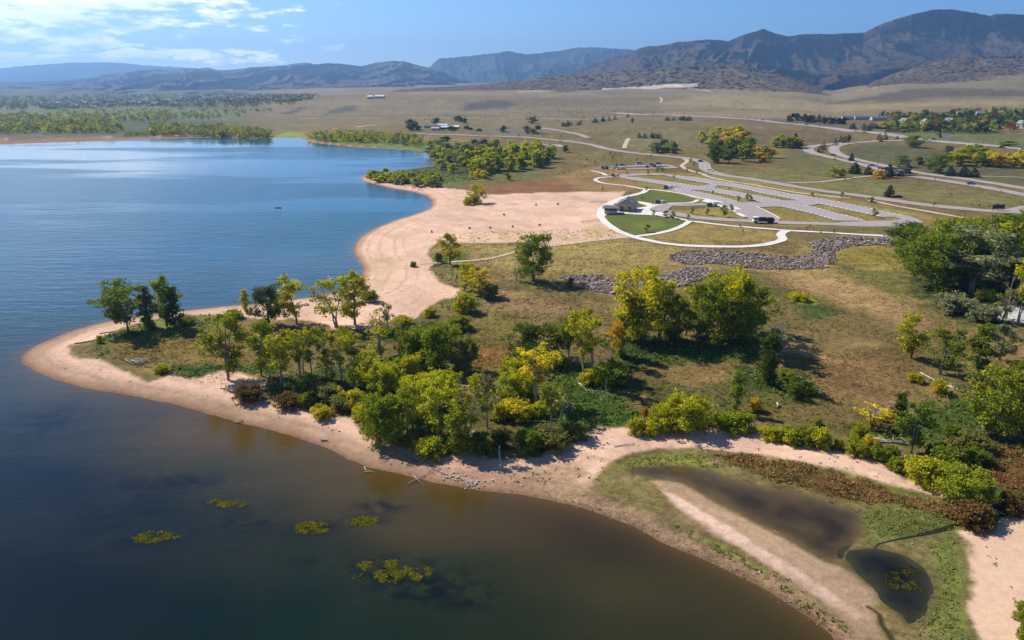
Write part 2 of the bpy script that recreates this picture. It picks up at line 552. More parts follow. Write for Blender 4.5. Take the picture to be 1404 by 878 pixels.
RIP_B = _inl((768, 381), (785, 378), (820, 377.5), (835, 384), (863, 388), (870, 398), (858, 403), (832, 403), (808, 398), (790, 390))
RIP_C = _inl((908, 381), (930, 373), (949, 366), (977, 371), (974, 379), (955, 386), (937, 391), (915, 396), (880, 400), (872, 392))
LAWN1 = _inl((889.5, 261.5), (925, 265.4), (961, 274.4), (951, 277.6), (905, 278.6), (887, 278.5), (874, 276), (857, 273.5), (866, 269.5), (881, 266))
LAWN1B = _inl((834, 281), (847, 275), (855, 275.5), (874, 279), (887, 284), (874, 285.5), (850, 285))
LAWN2 = _inl((827, 298.7), (832, 295), (855, 294), (900, 297.4), (942, 302.6), (933, 308), (920, 314), (905, 318.5), (885, 321.5), (871, 323.8), (860, 320), (847, 314), (836, 308))
GRAVEL_R = _inl((1355, 424), (1380, 419), (1410, 422), (1460, 440), (1410, 446), (1380, 440), (1362, 436))

DRY = srgb(112, 96, 58)
ZONES = [
    # points, colour (as the eye sees the material), ragged edge in m, softness in m, roughness of the cover 0..1
    (_inl((480, 1), (480, 1)), None, 0, 0, 0),
]
Z = []
def z(pts, rgb, rag=2.0, soft=1.5, rough=1.0, k=1.0, op=1.0): Z.append((pts, srgb(*rgb) * k, rag, soft, rough, op))

# fields and rough grass
z([(620, 335), (760, 336), (862, 328), (930, 340), (1100, 352), (1105, 334), (1240, 326), (1250, 352), (1235, 420), (1160, 420), (1060, 372), (900, 366), (830, 378), (760, 375), (690, 372), (640, 350)], (150, 130, 78), 4, 6)
z([(560, 262), (640, 258), (760, 244), (840, 240), (872, 262), (850, 264), (760, 265), (660, 268)], (128, 92, 62), 3, 3, 0.8)
z([(760, 243), (815, 228), (900, 236), (960, 240), (850, 263), (800, 262)], (140, 112, 72), 3, 3, 0.8)
z([(575, 258), (640, 254), (700, 250), (760, 244), (730, 236), (690, 240), (640, 246), (590, 250)], (104, 100, 56), 4, 4)
z([(880, 320), (960, 306), (1060, 318), (1075, 325), (1060, 333), (960, 338), (880, 329)], (142, 122, 72), 1, 2)
z([(690, 400), (800, 404), (900, 470), (940, 520), (1060, 470), (1240, 480), (1240, 560), (1100, 590), (900, 580), (830, 520), (760, 450), (690, 425)], (102, 88, 50), 8, 8)
z([(600, 440), (690, 425), (760, 455), (770, 520), (720, 540), (620, 520), (600, 480)], (112, 100, 50), 5, 5)
z([(1145, 346), (1162, 338), (1200, 336), (1229, 340), (1245, 352), (1236, 366), (1215, 372), (1180, 364), (1152, 358)], (136, 120, 56), 2.5, 2.5)
z([(1140, 358), (1180, 368), (1240, 372), (1262, 400), (1250, 412), (1200, 400), (1160, 380)], (104, 98, 52), 4, 5)
z([(1060, 372), (1160, 384), (1240, 416), (1290, 450), (1240, 450), (1180, 420), (1100, 396)], (168, 134, 96), 6, 4, 0.9, 0.95, 0.75)
z([(1330, 455), (1404, 470), (1480, 480), (1480, 520), (1404, 510), (1340, 480)], (150, 122, 80), 4, 3, 0.9, 1, .8)
z([(1060, 470), (1110, 480), (1160, 496), (1140, 500), (1090, 488), (1062, 484)], (184, 140, 108), 3, 1.5, 0.7, 1, .85)
z([(1190, 545), (1250, 545), (1275, 570), (1262, 600), (1215, 580)], (168, 128, 98), 5, 3, 0.9, 1, .6)
z([(640, 395), (720, 405), (800, 420), (780, 440), (700, 430), (650, 415)], (158, 122, 92), 5, 4, .9, 1, .5)
z([(930, 500), (1010, 505), (1020, 530), (940, 540), (900, 520)], (140, 112, 74), 5, 4, .9, 1, .6)
z([(1100, 500), (1200, 470), (1260, 520), (1240, 560), (1130, 560), (1080, 530)], (128, 98, 66), 8, 8, .9, 1, .7)
z([(620, 480), (690, 470), (712, 488), (690, 505), (640, 508), (615, 497)], (120, 88, 46), 2, 2)
z([(700, 545), (735, 540), (775, 560), (770, 582), (690, 582), (668, 575)], (140, 112, 62), 2, 2)
z([(1070, 398), (1115, 408), (1150, 428), (1120, 440), (1080, 416)], (66, 82, 38), 3, 3, 1, 1, .8)
z([(850, 240), (985, 236), (1140, 268), (1290, 300), (1270, 312), (1100, 312), (950, 302), (905, 292), (980, 284), (900, 262)], (134, 118, 64), 2, 3)
# green patches of low leafy growth
GREEN = []
def gr(pts, rgb=(62, 80, 34), op=1.0, rag=5.0):
    GREEN.append(pts); z(pts, rgb, rag, 2.2, 1.0, 1.0, op * .88)
gr([(380, 520), (455, 500), (545, 510), (600, 520), (640, 560), (560, 575), (500, 560), (430, 552), (380, 540)])
gr([(130, 464), (190, 452), (262, 458), (262, 463), (200, 470), (150, 472)], (58, 84, 34))
gr([(124, 470), (140, 466), (146, 486), (128, 484)], (60, 92, 30))
gr([(225, 500), (285, 502), (360, 498), (395, 508), (360, 518), (300, 508), (262, 520), (228, 512)], (54, 84, 32))
gr([(520, 455), (600, 440), (640, 446), (600, 460), (560, 470), (525, 470)], (56, 82, 28))
gr([(595, 352), (612, 338), (636, 340), (640, 358), (600, 366)], (78, 100, 40))
gr([(740, 505), (800, 505), (850, 540), (880, 580), (800, 596), (740, 602), (700, 596), (770, 560)], (58, 86, 28))
gr([(800, 460), (900, 462), (1040, 450), (1060, 500), (960, 496), (860, 500)], (56, 74, 30))
gr([(850, 520), (960, 530), (1040, 500), (1100, 520), (1180, 560), (1080, 560), (960, 560), (880, 560)], (74, 84, 36), 0.6)
gr([(1000, 500), (1110, 510), (1125, 545), (1070, 545), (1020, 530)], (50, 70, 26), .8)
gr([(1180, 590), (1300, 540), (1404, 500), (1480, 520), (1480, 640), (1310, 640), (1300, 612), (1230, 612)], (60, 76, 28))
gr([(1240, 380), (1404, 380), (1480, 400), (1404, 452), (1330, 450), (1262, 418)], (58, 68, 32))
gr([(1085, 404), (1100, 408), (1115, 416), (1100, 414)], (150, 150, 30))
gr([(640, 540), (700, 520), (760, 560), (740, 600), (660, 620), (600, 600), (560, 580)], (90, 84, 40), .7)
gr([(760, 600), (800, 592), (830, 596), (820, 612), (780, 625), (740, 622)], (96, 96, 44), .8)
gr([(140, 478), (200, 460), (270, 440), (330, 440), (400, 470), (360, 500), (260, 500), (190, 490)], (126, 104, 52), .9)
gr([(190, 447), (255, 433), (310, 431), (330, 440), (260, 450), (200, 456)], (110, 118, 46), .9)
gr([(500, 548), (560, 560), (600, 600), (560, 610), (505, 590)], (76, 80, 36), .8)
gr([(335, 545), (400, 540), (470, 560), (430, 562), (380, 555)], (86, 74, 40), .8)
gr([(560, 470), (640, 460), (660, 500), (620, 520), (560, 510)], (78, 84, 38), .8)
gr([(600, 412), (640, 400), (670, 402), (660, 420), (610, 426)], (112, 108, 56), .9)
gr([(586, 372), (610, 370), (636, 378), (660, 395), (640, 398), (606, 388)], (120, 112, 64), .9)
gr([(580, 262), (500, 246), (520, 237), (590, 229), (640, 222), (660, 246), (600, 253)], (92, 104, 44), 1)
gr([(575, 208), (620, 205), (700, 205), (760, 222), (740, 232), (640, 244), (600, 228)], (80, 90, 40), 1)
gr([(374, 188), (395, 180), (416, 183), (420, 189), (395, 188.4)], (132, 152, 64), 1, 1)
gr([(420, 188), (470, 190), (560, 196), (620, 205), (575, 208), (530, 203), (460, 197)], (104, 124, 52), 1)
# sand
z(SAND_MAIN, (210, 175, 152), 1.3, 0.7, 0.35)
z([(618, 331), (640, 322), (720, 316), (800, 322), (856, 326), (800, 332), (700, 330)], (206, 176, 138), 2.5, 3, .5, 1, .8)
z([(800, 312), (822, 306), (850, 322), (810, 326)], (190, 166, 116), 1, 1.5, .5, 1, .8)
z([(508, 355), (540, 345), (552, 375), (520, 392), (500, 385)], (196, 166, 132), 3, 3, .4, 1, .55)
z([(330, 545), (380, 552), (360, 566), (300, 562)], (196, 150, 122), 2, 2, .5, 1, .4)
z([(505, 600), (620, 636), (740, 640), (800, 640), (800, 680), (677, 670), (540, 640)], (192, 150, 124), 3, 3, .6, 1, .7)
z(TONGUE, (164, 138, 112), 0.5, 0.6, 0.5)
z([(905, 672), (925, 678), (1000, 722), (1080, 772), (1150, 820), (1190, 850), (1170, 850), (1090, 800), (1000, 742), (935, 700)], (220, 188, 170), 0.5, 0.5, 0.5, 1, .8)
z(RBEACH, (206, 174, 148), 0.6, 0.4, 0.25)
# marshy ground round the ponds
z([(800, 690), (815, 655), (840, 632), (900, 616), (950, 615), (1012, 622), (1080, 631), (1127, 640), (1178, 655), (1234, 670), (1305, 686), (1345, 700), (1310, 728), (1322, 745), (1329, 783),
   (1324, 838), (1342, 878), (1342, 960), (1220, 960), (1214, 876), (1205, 850), (1246, 860), (1282, 806), (1240, 758), (1160, 750), (1188, 714), (1127, 684), (1035, 664), (943, 638), (897, 637), (856, 646), (880, 656), (912, 690), (900, 700), (850, 700)],
  (116, 104, 66), 1.8, 1.0, 1)
z([(836, 636), (900, 622), (960, 622), (985, 640), (940, 638), (890, 636), (850, 645)], (118, 128, 48), .6, .8, 1, 1, .8)
z([(1150, 640), (1240, 672), (1310, 692), (1350, 704), (1320, 726), (1250, 736), (1190, 745), (1186, 714), (1200, 690), (1160, 668)], (100, 106, 48), 1.2, 1, 1, 1, .85)
z([(1282, 740), (1310, 735), (1322, 790), (1318, 840), (1335, 878), (1290, 878), (1270, 850), (1285, 800)], (104, 112, 50), 1.2, 1.2, 1, 1, .8)
REEDS = [(978, 624), (1017, 622), (1081, 634), (1141, 649), (1196, 664), (1232, 679), (1262, 684), (1300, 690), (1340, 700), (1345, 712), (1320, 716), (1290, 708), (1240, 695), (1228, 691), (1173, 688), (1118, 674), (1053, 656), (1000, 640)]
z(REEDS, (100, 76, 42), 0.8, 0.6, 1)
REEDS2 = [(1308, 618), (1330, 608), (1355, 603), (1404, 598), (1480, 600), (1480, 690), (1404, 678), (1364, 669), (1341, 654), (1317, 636)]
z(REEDS2, (100, 72, 38), 1, 1, 1)
z([(700, 640), (760, 630), (800, 640), (820, 670), (780, 690), (700, 680)], (168, 138, 112), 3, 2, .7, 1, .6)
z([(1340, 662), (1404, 676), (1460, 686), (1460, 700), (1395, 694), (1350, 684)], (62, 80, 34), .6, .6, 1)
# mud and algae along the outer shore of the tongue
z([(760, 672), (800, 672), (870, 700), (915, 728), (980, 758), (1045, 790), (1100, 822), (1160, 865), (1185, 910), (1150, 910), (1130, 864), (1085, 834), (1030, 801), (972, 772), (908, 744), (862, 720), (804, 699), (760, 688)],
  (134, 108, 84), .7, .6, 1)
z([(806, 668), (858, 672), (905, 695), (960, 728), (1010, 750), (1060, 782), (1115, 818), (1165, 862), (1185, 900), (1170, 900), (1140, 862), (1100, 824), (1050, 794), (1000, 764), (945, 738), (890, 708), (850, 690)],
  (104, 98, 52), .7, .6, 1, 1, .9)
z([(940, 728), (998, 750), (1040, 776), (1060, 792), (1046, 790), (1000, 766), (960, 742)], (126, 140, 34), .3, .3, 1, 1, .9)
z([(1060, 790), (1100, 812), (1150, 850), (1143, 853), (1090, 815)], (120, 122, 56), .3, .3, 1, 1, .7)
z([(755, 676), (800, 682), (868, 708), (905, 730), (880, 722), (806, 699), (760, 687)], (62, 48, 36), .5, .4, 1, 1, .85)
# stone, lawn and gravel
z(RIP_A, (104, 86, 82), .5, .4, 1); z(RIP_B, (112, 94, 88), .5, .4, 1); z(RIP_C, (112, 94, 88), .5, .4, 1)
z(LAWN1, (94, 102, 46), .1, .15, .25); z(LAWN1B, (94, 102, 46), .1, .15, .25); z(LAWN2, (94, 102, 46), .1, .15, .25)
z([(868, 304), (905, 303), (915, 309), (890, 316), (868, 312)], (116, 128, 58), 1, 2, .3, 1, .5)
z(GRAVEL_R, (190, 184, 184), 1, .6, .8)
# farther fields, knolls, burnt patches
z([(1070, 215), (1100, 200), (1140, 216), (1190, 236), (1170, 244), (1080, 240)], (104, 98, 60), 4, 5)
z([(1150, 215), (1190, 196), (1250, 200), (1340, 215), (1404, 215), (1404, 255), (1290, 240), (1220, 226)], (92, 88, 60), 3, 3)
z([(985, 230), (1100, 240), (1180, 246), (1300, 262), (1404, 270), (1404, 284), (1290, 278), (1150, 262), (1000, 240)], (114, 106, 66), 5, 6)
z([(985, 175), (1120, 180), (1170, 184), (1140, 196), (1050, 196), (980, 192)], (110, 92, 66), 4, 5)
z([(1230, 180), (1404, 184), (1404, 202), (1330, 196), (1240, 186)], (102, 104, 68), 4, 4)
z([(830, 185), (900, 176), (980, 182), (1000, 200), (900, 206), (860, 200)], (116, 106, 74), 6, 8)
z([(640, 180), (700, 172), (760, 178), (700, 186)], (112, 104, 86), 5, 6)
z([(636, 143), (668, 139), (695, 139), (709, 144), (677, 149), (636, 152)], (84, 78, 78), 12, 10, .8)
z([(384, 157), (405, 149), (431, 146), (416, 150), (398, 157)], (90, 80, 74), 6, 5, .8)
z([(441, 157), (471, 146), (489, 146), (487, 152), (452, 157)], (94, 86, 82), 8, 8, .8)
z([(1130, 140), (1201, 131), (1238, 124), (1480, 126), (1480, 131), (1234, 137), (1150, 143)], (98, 86, 70), 8, 8, .8)
z([(890, 142), (980, 130), (1100, 138), (1200, 143), (1404, 138), (1404, 146), (1200, 150), (1000, 148)], (152, 134, 98), 20, 20, .5, 1, .7)
z([(900, 155), (1000, 152), (1120, 156), (1100, 164), (960, 160)], (148, 126, 96), 10, 10, .6, 1, .6)
z([(1050, 162), (1180, 163), (1240, 158), (1240, 175), (1150, 176), (1060, 168)], (96, 90, 68), 8, 8, .8, 1, .6)
# far left plain: woods, fields and town lots
z([(-200, 150), (100, 151), (260, 153), (330, 156), (330, 166), (200, 163), (0, 164), (-200, 165)], (100, 112, 66), 20, 15, .9, 1, .8)
z([(-200, 146), (120, 145), (260, 147), (380, 152), (340, 156), (200, 152), (-200, 150)], (110, 108, 88), 20, 15, .8, 1, .8)

PATHS = {   # width in m and the sighted centre line
    'park_road': (8.5, [(560, 183), (620, 185), (677, 187), (734, 190), (768, 193), (813, 198.6), (836, 205.8), (874, 211), (906, 214), (938, 216.7), (957, 220), (966, 224.4), (966, 229), (968, 233), (976, 237), (990, 240.4), (1010, 243.4), (1037, 247),
                        (1088, 256), (1140, 264), (1184, 269.5), (1235, 277), (1285, 283.5), (1330, 287.5), (1361, 290.4), (1404, 291.6), (1460, 293)]),
    'road': (7.5, [(741, 175.8), (768, 179.7), (791, 183.8), (807, 189.5)]),
    'highway': (20, [(840, 155), (905, 157.5), (971, 160.5), (1029, 164), (1104, 171.7), (1171, 180), (1238, 188.5), (1328, 198), (1404, 205), (1520, 216)]),
    'loop_road': (9, [(1247, 192), (1208, 193.8), (1169, 196), (1150, 199), (1143, 203), (1143, 208), (1153, 214), (1185, 221.7), (1208, 226.6), (1247, 236), (1286, 241), (1345, 249), (1404, 259), (1480, 272)]),
    'ramp_road': (9, [(1165, 196), (1136, 198.5), (1115, 200.5), (1106, 204.5), (1112, 210), (1130, 214), (1159, 220.7), (1181, 225.6), (1196, 229.5), (1224, 238), (1247, 242), (1286, 247), (1325, 253), (1364, 260), (1404, 267.6), (1480, 281)]),
    'branch_road': (8, [(1385, 291), (1404, 286), (1440, 281)]),
    'perimeter_road': (7, [(892, 286), (905, 289), (920, 292.5), (938, 296.3), (960, 299.5), (990, 301.5), (1011, 302.6), (1050, 305), (1090, 306.5), (1140, 308), (1190, 309.3), (1225, 309), (1247, 306.8), (1252, 303.5), (1243, 299.5), (1225, 295)]),
    'service_drive': (6, [(890, 287), (900, 283.5), (915, 281.5), (951, 280.8), (990, 281.5), (1005, 284), (1010, 288)]),
}
WHITE_PATHS = [
    (2.6, [(810, 234.6), (823, 237), (832, 241)]),
    (2.6, [(842, 243), (828, 243.6), (817.7, 245), (815, 247.4), (821.5, 250.6), (836, 253), (858.7, 255.2), (873, 258), (887, 260.2)]),
    (3.4, [(887, 260.2), (882, 265), (864, 269), (848, 273.2), (833, 280.8), (825, 286.5), (823, 291), (823.5, 298), (829, 305), (836, 310.5), (848, 317.6), (860, 322.5), (870, 326), (882.6, 329), (900, 332.4), (916.8, 335.2), (945, 337.6), (973.7, 338.7), (1002, 339), (1030.7, 338.2), (1048, 336.2),
           (1060, 333.8), (1071, 330.5), (1074, 328), (1071.5, 325), (1070, 322), (1073, 319), (1079, 316.6)]),
    (2.4, [(887, 260), (905, 261.5), (926, 264.4), (945, 268.5), (962, 272.8), (975, 275)]),
    (2.6, [(880, 293), (900, 295.5), (917, 298), (932, 300.8), (946.4, 303.5), (975, 307.5), (1008, 311), (1045, 314), (1079, 316.6), (1100, 317.6), (1150, 320.5), (1190, 323), (1235, 325.5)]),
    (2.6, [(946, 303.4), (939, 308.5), (928, 314), (912, 318.6), (895, 322), (870, 325)]),
    (2.2, [(957, 274.5), (950, 278.8), (930, 279.2), (905, 280)]),
]
DIRT_PATHS = [
    (4.0, [(856, 203.5), (857, 199), (859.5, 194), (862, 190)]),
    (3.2, [(936, 217.8), (941, 219.6), (942.5, 222), (938, 225), (934, 227.6), (938, 231), (946, 234.6), (962.6, 238.5), (970, 243), (990, 247.6), (1024, 252.4), (1075, 262), (1110, 266.5), (1140, 269.8), (1165, 272.4)]),
    (3.2, [(1192, 275), (1205, 278), (1229, 283), (1265, 289), (1300, 295.6), (1325, 299)]),
    (2.6, [(1078, 251), (1100, 251), (1124, 250), (1150, 247), (1175, 243.5), (1200, 241)]),
    (1.6, [(862, 326), (832, 328.5), (788, 334), (750, 339), (712, 344), (690, 351), (660, 357), (630, 359), (600, 361), (575, 362)]),
    (6.0, [(410, 163), (480, 162), (560, 161.5), (640, 162), (700, 162.6), (760, 163.5), (820, 164), (860, 160)]),
    (6.0, [(490, 174.5), (500, 173), (515, 172)]),
    (5.0, [(905, 141), (908, 137), (905, 134)]),
    (2.0, [(1300, 243), (1350, 242), (1404, 244), (1450, 246)]),
]
PATHW = {k: (wd, at(p)[:, :2]) for k, (wd, p) in PATHS.items()}
WHITEW = [(wd, at(p)[:, :2]) for wd, p in WHITE_PATHS]
DIRTW = [(wd, at(p)[:, :2]) for wd, p in DIRT_PATHS]


def resample(P, step):
    P = np.asarray(P, float)
    # smooth the corners once, then equal steps
    for _ in range(2):
        Q = [P[0]]
        for a, b in zip(P[:-1], P[1:]): Q += [a * .75 + b * .25, a * .25 + b * .75]
        Q.append(P[-1]); P = np.array(Q)
    d = np.r_[0, np.cumsum(np.hypot(*np.diff(P, axis=0).T))]
    n = max(2, int(d[-1] / step))
    s = np.linspace(0, d[-1], n)
    return np.column_stack([np.interp(s, d, P[:, 0]), np.interp(s, d, P[:, 1])])


# ground sheet: a fan of rows and columns, finer towards the place the camera stands over
NC, NR = 1150, 640
phi = np.radians(np.linspace(-56, 56, NC))
rowv = np.r_[np.linspace(1500, 900, 60, endpoint=False), np.linspace(900, 127, NR - 130, endpoint=False)]
rr = CAM_H / np.tan(PITCH + np.arctan((rowv - 439) / FPX))
rr = np.r_[rr, np.geomspace(rr[-1] * 1.01, 12800, NR - len(rr))]
GX = (rr[:, None] * np.sin(phi)[None, :]); GY = (rr[:, None] * np.cos(phi)[None, :])
gx, gy = GX.ravel(), GY.ravel()
gz = land_z(gx, gy)
LSD = sdf(LAKE, gx, gy, 60.0) + 0.35 * fbm(gx / 5, gy / 5, 3, 3)

nA = fbm(gx / 1.6, gy / 1.6, 51, 4)
nB = fbm(gx / 7, gy / 7, 61, 4)
nC = fbm(gx / 30, gy / 30, 71, 4)
nD = fbm(gx / 160, gy / 120, 81, 4)
nE = fbm(gx / 700, gy / 420, 91, 4)
nS = fbm((gx * .8 + gy * .6) / 3.5, (gy * .8 - gx * .6) / 14, 95, 4)
base = np.ones((len(gx), 3)) * DRY
base = base * (1 + 0.16 * nC[:, None]) * (1 + 0.10 * nD[:, None])
k = sstep(nB + 0.6 * nC, 0.10, 0.75)[:, None] * 0.42
base = base * (1 - k) + srgb(162, 132, 92) * k
k = sstep(nC - 0.5 * nB, 0.15, 0.7)[:, None] * 0.40
base = base * (1 - k) + srgb(86, 88, 44) * k
k = sstep(gy, 650, 1400)[:, None]
farc = srgb(126, 112, 86) * (1 + 0.34 * nE[:, None] + .22 * nD[:, None] + .14 * nC[:, None])
base = base * (1 - k) + farc * k
# left plain beyond the lake: darker and greener
u_ = gx / np.maximum(gy, 30)
k = (sstep(-u_, 0.30, 0.42) * sstep(gy, 700, 900))[:, None]
lc = srgb(84, 88, 66) * (1 + 0.5 * fbm(gx / 120, gy / 320, 101, 4)[:, None])
base = base * (1 - k) + lc * k
rough = np.ones(len(gx)) * 0.9
edge = 0.55 * nB + 0.45 * nA + 0.5 * nC
for pts, c, rag, soft, rg, op in Z:
    d = sdf(zone(pts), gx, gy, 60.0) + rag * edge * 1.3
    mk = sstep(-d, -soft, soft) * op
    sel = mk > 0.002
    cc = c[None, :] * (1 + (0.13 * nB[sel] + 0.10 * nA[sel] + 0.10 * nC[sel])[:, None] * (0.35 + rg))
    base[sel] = base[sel] * (1 - mk[sel, None]) + cc * mk[sel, None]
    rough[sel] = rough[sel] * (1 - mk[sel]) + rg * mk[sel]
SANDMASK = sstep(-sdf(zone(SAND_MAIN), gx, gy, 60.0) - 1.3 * edge, -1, 1)
# beach below the bank: a strip of sand and wet sand all along the shore
near_shore = (LSD < 22) & (LSD > -60)
wd = 1.6 + 1.4 * sstep(gy, 300, 700) + 0.8 * nC
k = sstep(LSD, wd + 1.5, wd)[:, None] * 0.9
sc = srgb(176, 138, 112) * (1 + 0.1 * nA[:, None])
base = base * (1 - k) + sc * k
k = (sstep(LSD, 7.5 + 3.5 * nB + 2 * nC, 3.0) * sstep(gy, 210, 165) * (.62 + .25 * nA))[:, None]
base = base * (1 - k) + srgb(132, 108, 86) * (1 + .12 * nB[:, None]) * k
k = (sstep(LSD, 1.5 + .5 * nB, 0.3) * (0.6))[:, None]
base = base * (1 - k) + srgb(112, 84, 64) * k
# old water lines on the sand
for dd, wdt, op in ((4.2, .35, .30), (8.5, .5, .25), (14.0, .5, .28), (17.5, .35, .22)):
    k = np.exp(-((LSD - dd - 1.4 * nC) / wdt) ** 2) * SANDMASK * op * sstep(nB + nC, -0.5, .3)
    base = base * (1 - k[:, None]) + srgb(120, 94, 66) * k[:, None]
k = (sstep(nA, .45, .9) * SANDMASK * .16)[:, None]
base = base * (1 - k) + srgb(120, 92, 68) * k
# ripples raked across the open sand
k = (SANDMASK * (0.15 * nS + .08 * nC + .07 * nB))[:, None]
base = base * (1 + k)
# pond margins, dark wet rim
nearp = (gy < 180) & (gx > 0)
pd = np.full(len(gx), 12.0)
pd[nearp] = np.minimum(sdf(POND1, gx[nearp], gy[nearp], 12), sdf(POND2, gx[nearp], gy[nearp], 12))
sdm = np.full(len(gx), 12.0); sdm[nearp] = linedist(STREAM, gx[nearp], gy[nearp], 12) - 0.3
k = (sstep(pd + .8 * nB, 1.6, -0.2) * .6)[:, None]
base = base * (1 - k) + srgb(84, 72, 50) * k
od = np.full(len(gx), 12.0); od[nearp] = linedist(OUTLET, gx[nearp], gy[nearp], 12)
k = (sstep(od + .15 * nA, .5, .1) * .85)[:, None]
base = base * (1 - k) + srgb(46, 38, 30) * k
# faint wheel tracks over the open ground
for pts, wdt in (([(760, 420), (700, 405), (660, 380)], .6), ([(620, 330), (592, 345), (584, 372), (600, 392)], .5)):
    lw = resample(zone(pts), 8)
    d = linedist(lw, gx, gy, 20)
    k = (np.exp(-((d - .9) / (.35 * wdt)) ** 2) * .5 * sstep(nA + nB, -.6, .4))[:, None]
    base = base * (1 - k) + srgb(190, 156, 118) * k
# salt-and-pepper bare spots in dry grass
k = (sstep(nA, 0.35, 0.8) * (rough > .7) * (gy < 420) * .35)[:, None]
base = base * (1 - k) + srgb(176, 150, 108) * k
k = (sstep(-nA, 0.30, 0.8) * (rough > .7) * (gy < 420) * .35)[:, None]
base = base * (1 - k) + srgb(66, 60, 32) * k
veg = (rough > .6)[:, None]
mott = (1 + .16 * fbm(gx / 12, gy / 12, 151, 5)[:, None] + .10 * fbm(gx / 3.5, gy / 3.5, 152, 4)[:, None])
base = np.where(veg, base * [.93, .94, .84] * mott, base * [.93, .905, .86])
soil = np.column_stack([np.clip(base, 0.004, 0.8), rough])
SOILF = soil
me = mesh_np('ground', np.column_stack([gx, gy, gz]), grid_faces(NR, NC), [M_GROUND], None, True)
a = me.color_attributes.new('soil', 'FLOAT_COLOR', 'POINT')
a.data.foreach_set('color', soil.astype(np.float32).ravel())
put('ground', me, kind='structure')


def soil_at(x, y):
    """Nearest ground-sheet colour, for plants that take the tone of their patch."""
    r = np.hypot(x, y); p = np.arctan2(x, y)
    i = np.clip(np.searchsorted(rr, r), 0, NR - 1)
    j = np.clip(((p - phi[0]) / (phi[1] - phi[0])).round().astype(int), 0, NC - 1)
    return SOILF[i * NC + j]


# ------------------------------------------------------------------ water
WPTS = [  # sighting and colour of the water body itself (silt, depth)
    (100, 600, (52, 62, 72)), (20, 560, (40, 60, 82)), (30, 660, (14, 34, 58)), (40, 800, (4, 22, 34)), (250, 840, (8, 34, 36)), (250, 700, (30, 44, 48)), (400, 840, (16, 42, 34)),
    (130, 545, (84, 78, 76)), (60, 520, (74, 76, 82)), (280, 590, (116, 92, 70)), (360, 610, (116, 94, 60)), (300, 650, (72, 72, 58)), (450, 650, (98, 82, 56)), (420, 760, (40, 50, 38)), (520, 680, (92, 76, 50)), (600, 700, (86, 72, 48)),
    (700, 720, (84, 70, 50)), (620, 800, (44, 54, 34)), (700, 860, (40, 48, 32)), (560, 860, (26, 44, 32)), (850, 800, (72, 66, 46)), (1000, 860, (64, 60, 40)), (900, 860, (58, 58, 38)), (1060, 840, (72, 62, 44)), (760, 700, (84, 64, 44)), (800, 715, (50, 40, 28)), (870, 745, (54, 46, 32)),
    (0, 480, (48, 68, 90)), (120, 420, (40, 76, 104)), (300, 400, (52, 86, 110)), (420, 390, (60, 92, 116)), (470, 370, (70, 94, 120)), (300, 330, (34, 80, 106)), (100, 340, (30, 76, 104)), (440, 330, (40, 86, 112)), (300, 260, (34, 84, 114)), (100, 260, (36, 84, 112)),
    (500, 290, (36, 90, 122)), (500, 220, (30, 82, 124)), (300, 200, (44, 94, 128)), (100, 200, (56, 100, 128)), (-200, 300, (24, 70, 108)), (-200, 600, (12, 36, 54)), (-200, 900, (6, 24, 36)), (600, 1000, (30, 44, 32)), (1000, 1100, (56, 54, 36)), (200, 1000, (6, 28, 32))]
nwc, nwr = 460, 420
ph2 = np.radians(np.linspace(-56, 30, nwc))
rw = np.r_[np.geomspace(20, 60, 12, endpoint=False), CAM_H / np.tan(PITCH + np.arctan((np.linspace(1000, 183, nwr - 12) - 439) / FPX))]
WX = (rw[:, None] * np.sin(ph2)[None, :]).ravel(); WY = (rw[:, None] * np.cos(ph2)[None, :]).ravel()
wsd = sdf(LAKE, WX, WY, 60)
P = level([(u, v) for u, v, c in WPTS])
CW = np.array([srgb(*c) for u, v, c in WPTS])
uw, vw = sight(WX, WY, 0 * WX)
lx, ly = WX / (WY + 40), np.log(np.maximum(WY, 5))
px, py = P[:, 0] / (P[:, 1] + 40), np.log(P[:, 1])
num = np.zeros((len(WX), 3)); den = np.zeros(len(WX))
wn1 = fbm(WX / 16, WY / 16, 111, 4); wn2 = fbm(WX / 4, WY / 4, 121, 4); wn3 = fbm(WX / 1.3, WY / 1.3, 125, 3)
lxx, lyy = lx + .05 * wn1, ly + .05 * fbm(WX / 25, WY / 25, 131, 3)
for i in range(len(P)):
    ww = 1.0 / ((lxx - px[i]) ** 2 + (lyy - py[i]) ** 2 + 0.004) ** 1.8
    num += ww[:, None] * CW[i]; den += ww
wc = num / den[:, None]
# silt glowing through the shallows
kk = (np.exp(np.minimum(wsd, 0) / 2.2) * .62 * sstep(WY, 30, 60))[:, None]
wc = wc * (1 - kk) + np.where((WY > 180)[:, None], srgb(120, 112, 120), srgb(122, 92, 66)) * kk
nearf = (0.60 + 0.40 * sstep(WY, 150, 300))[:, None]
wc = wc * np.where((WY > 190)[:, None], [1.0, 1.08, .88], [1.15, 1.12, .52]) * nearf * (.85 - .3 * sstep(-WX, 10, 60) * sstep(WY, 150, 90))[:, None] * (1 + 0.16 * wn1[:, None])
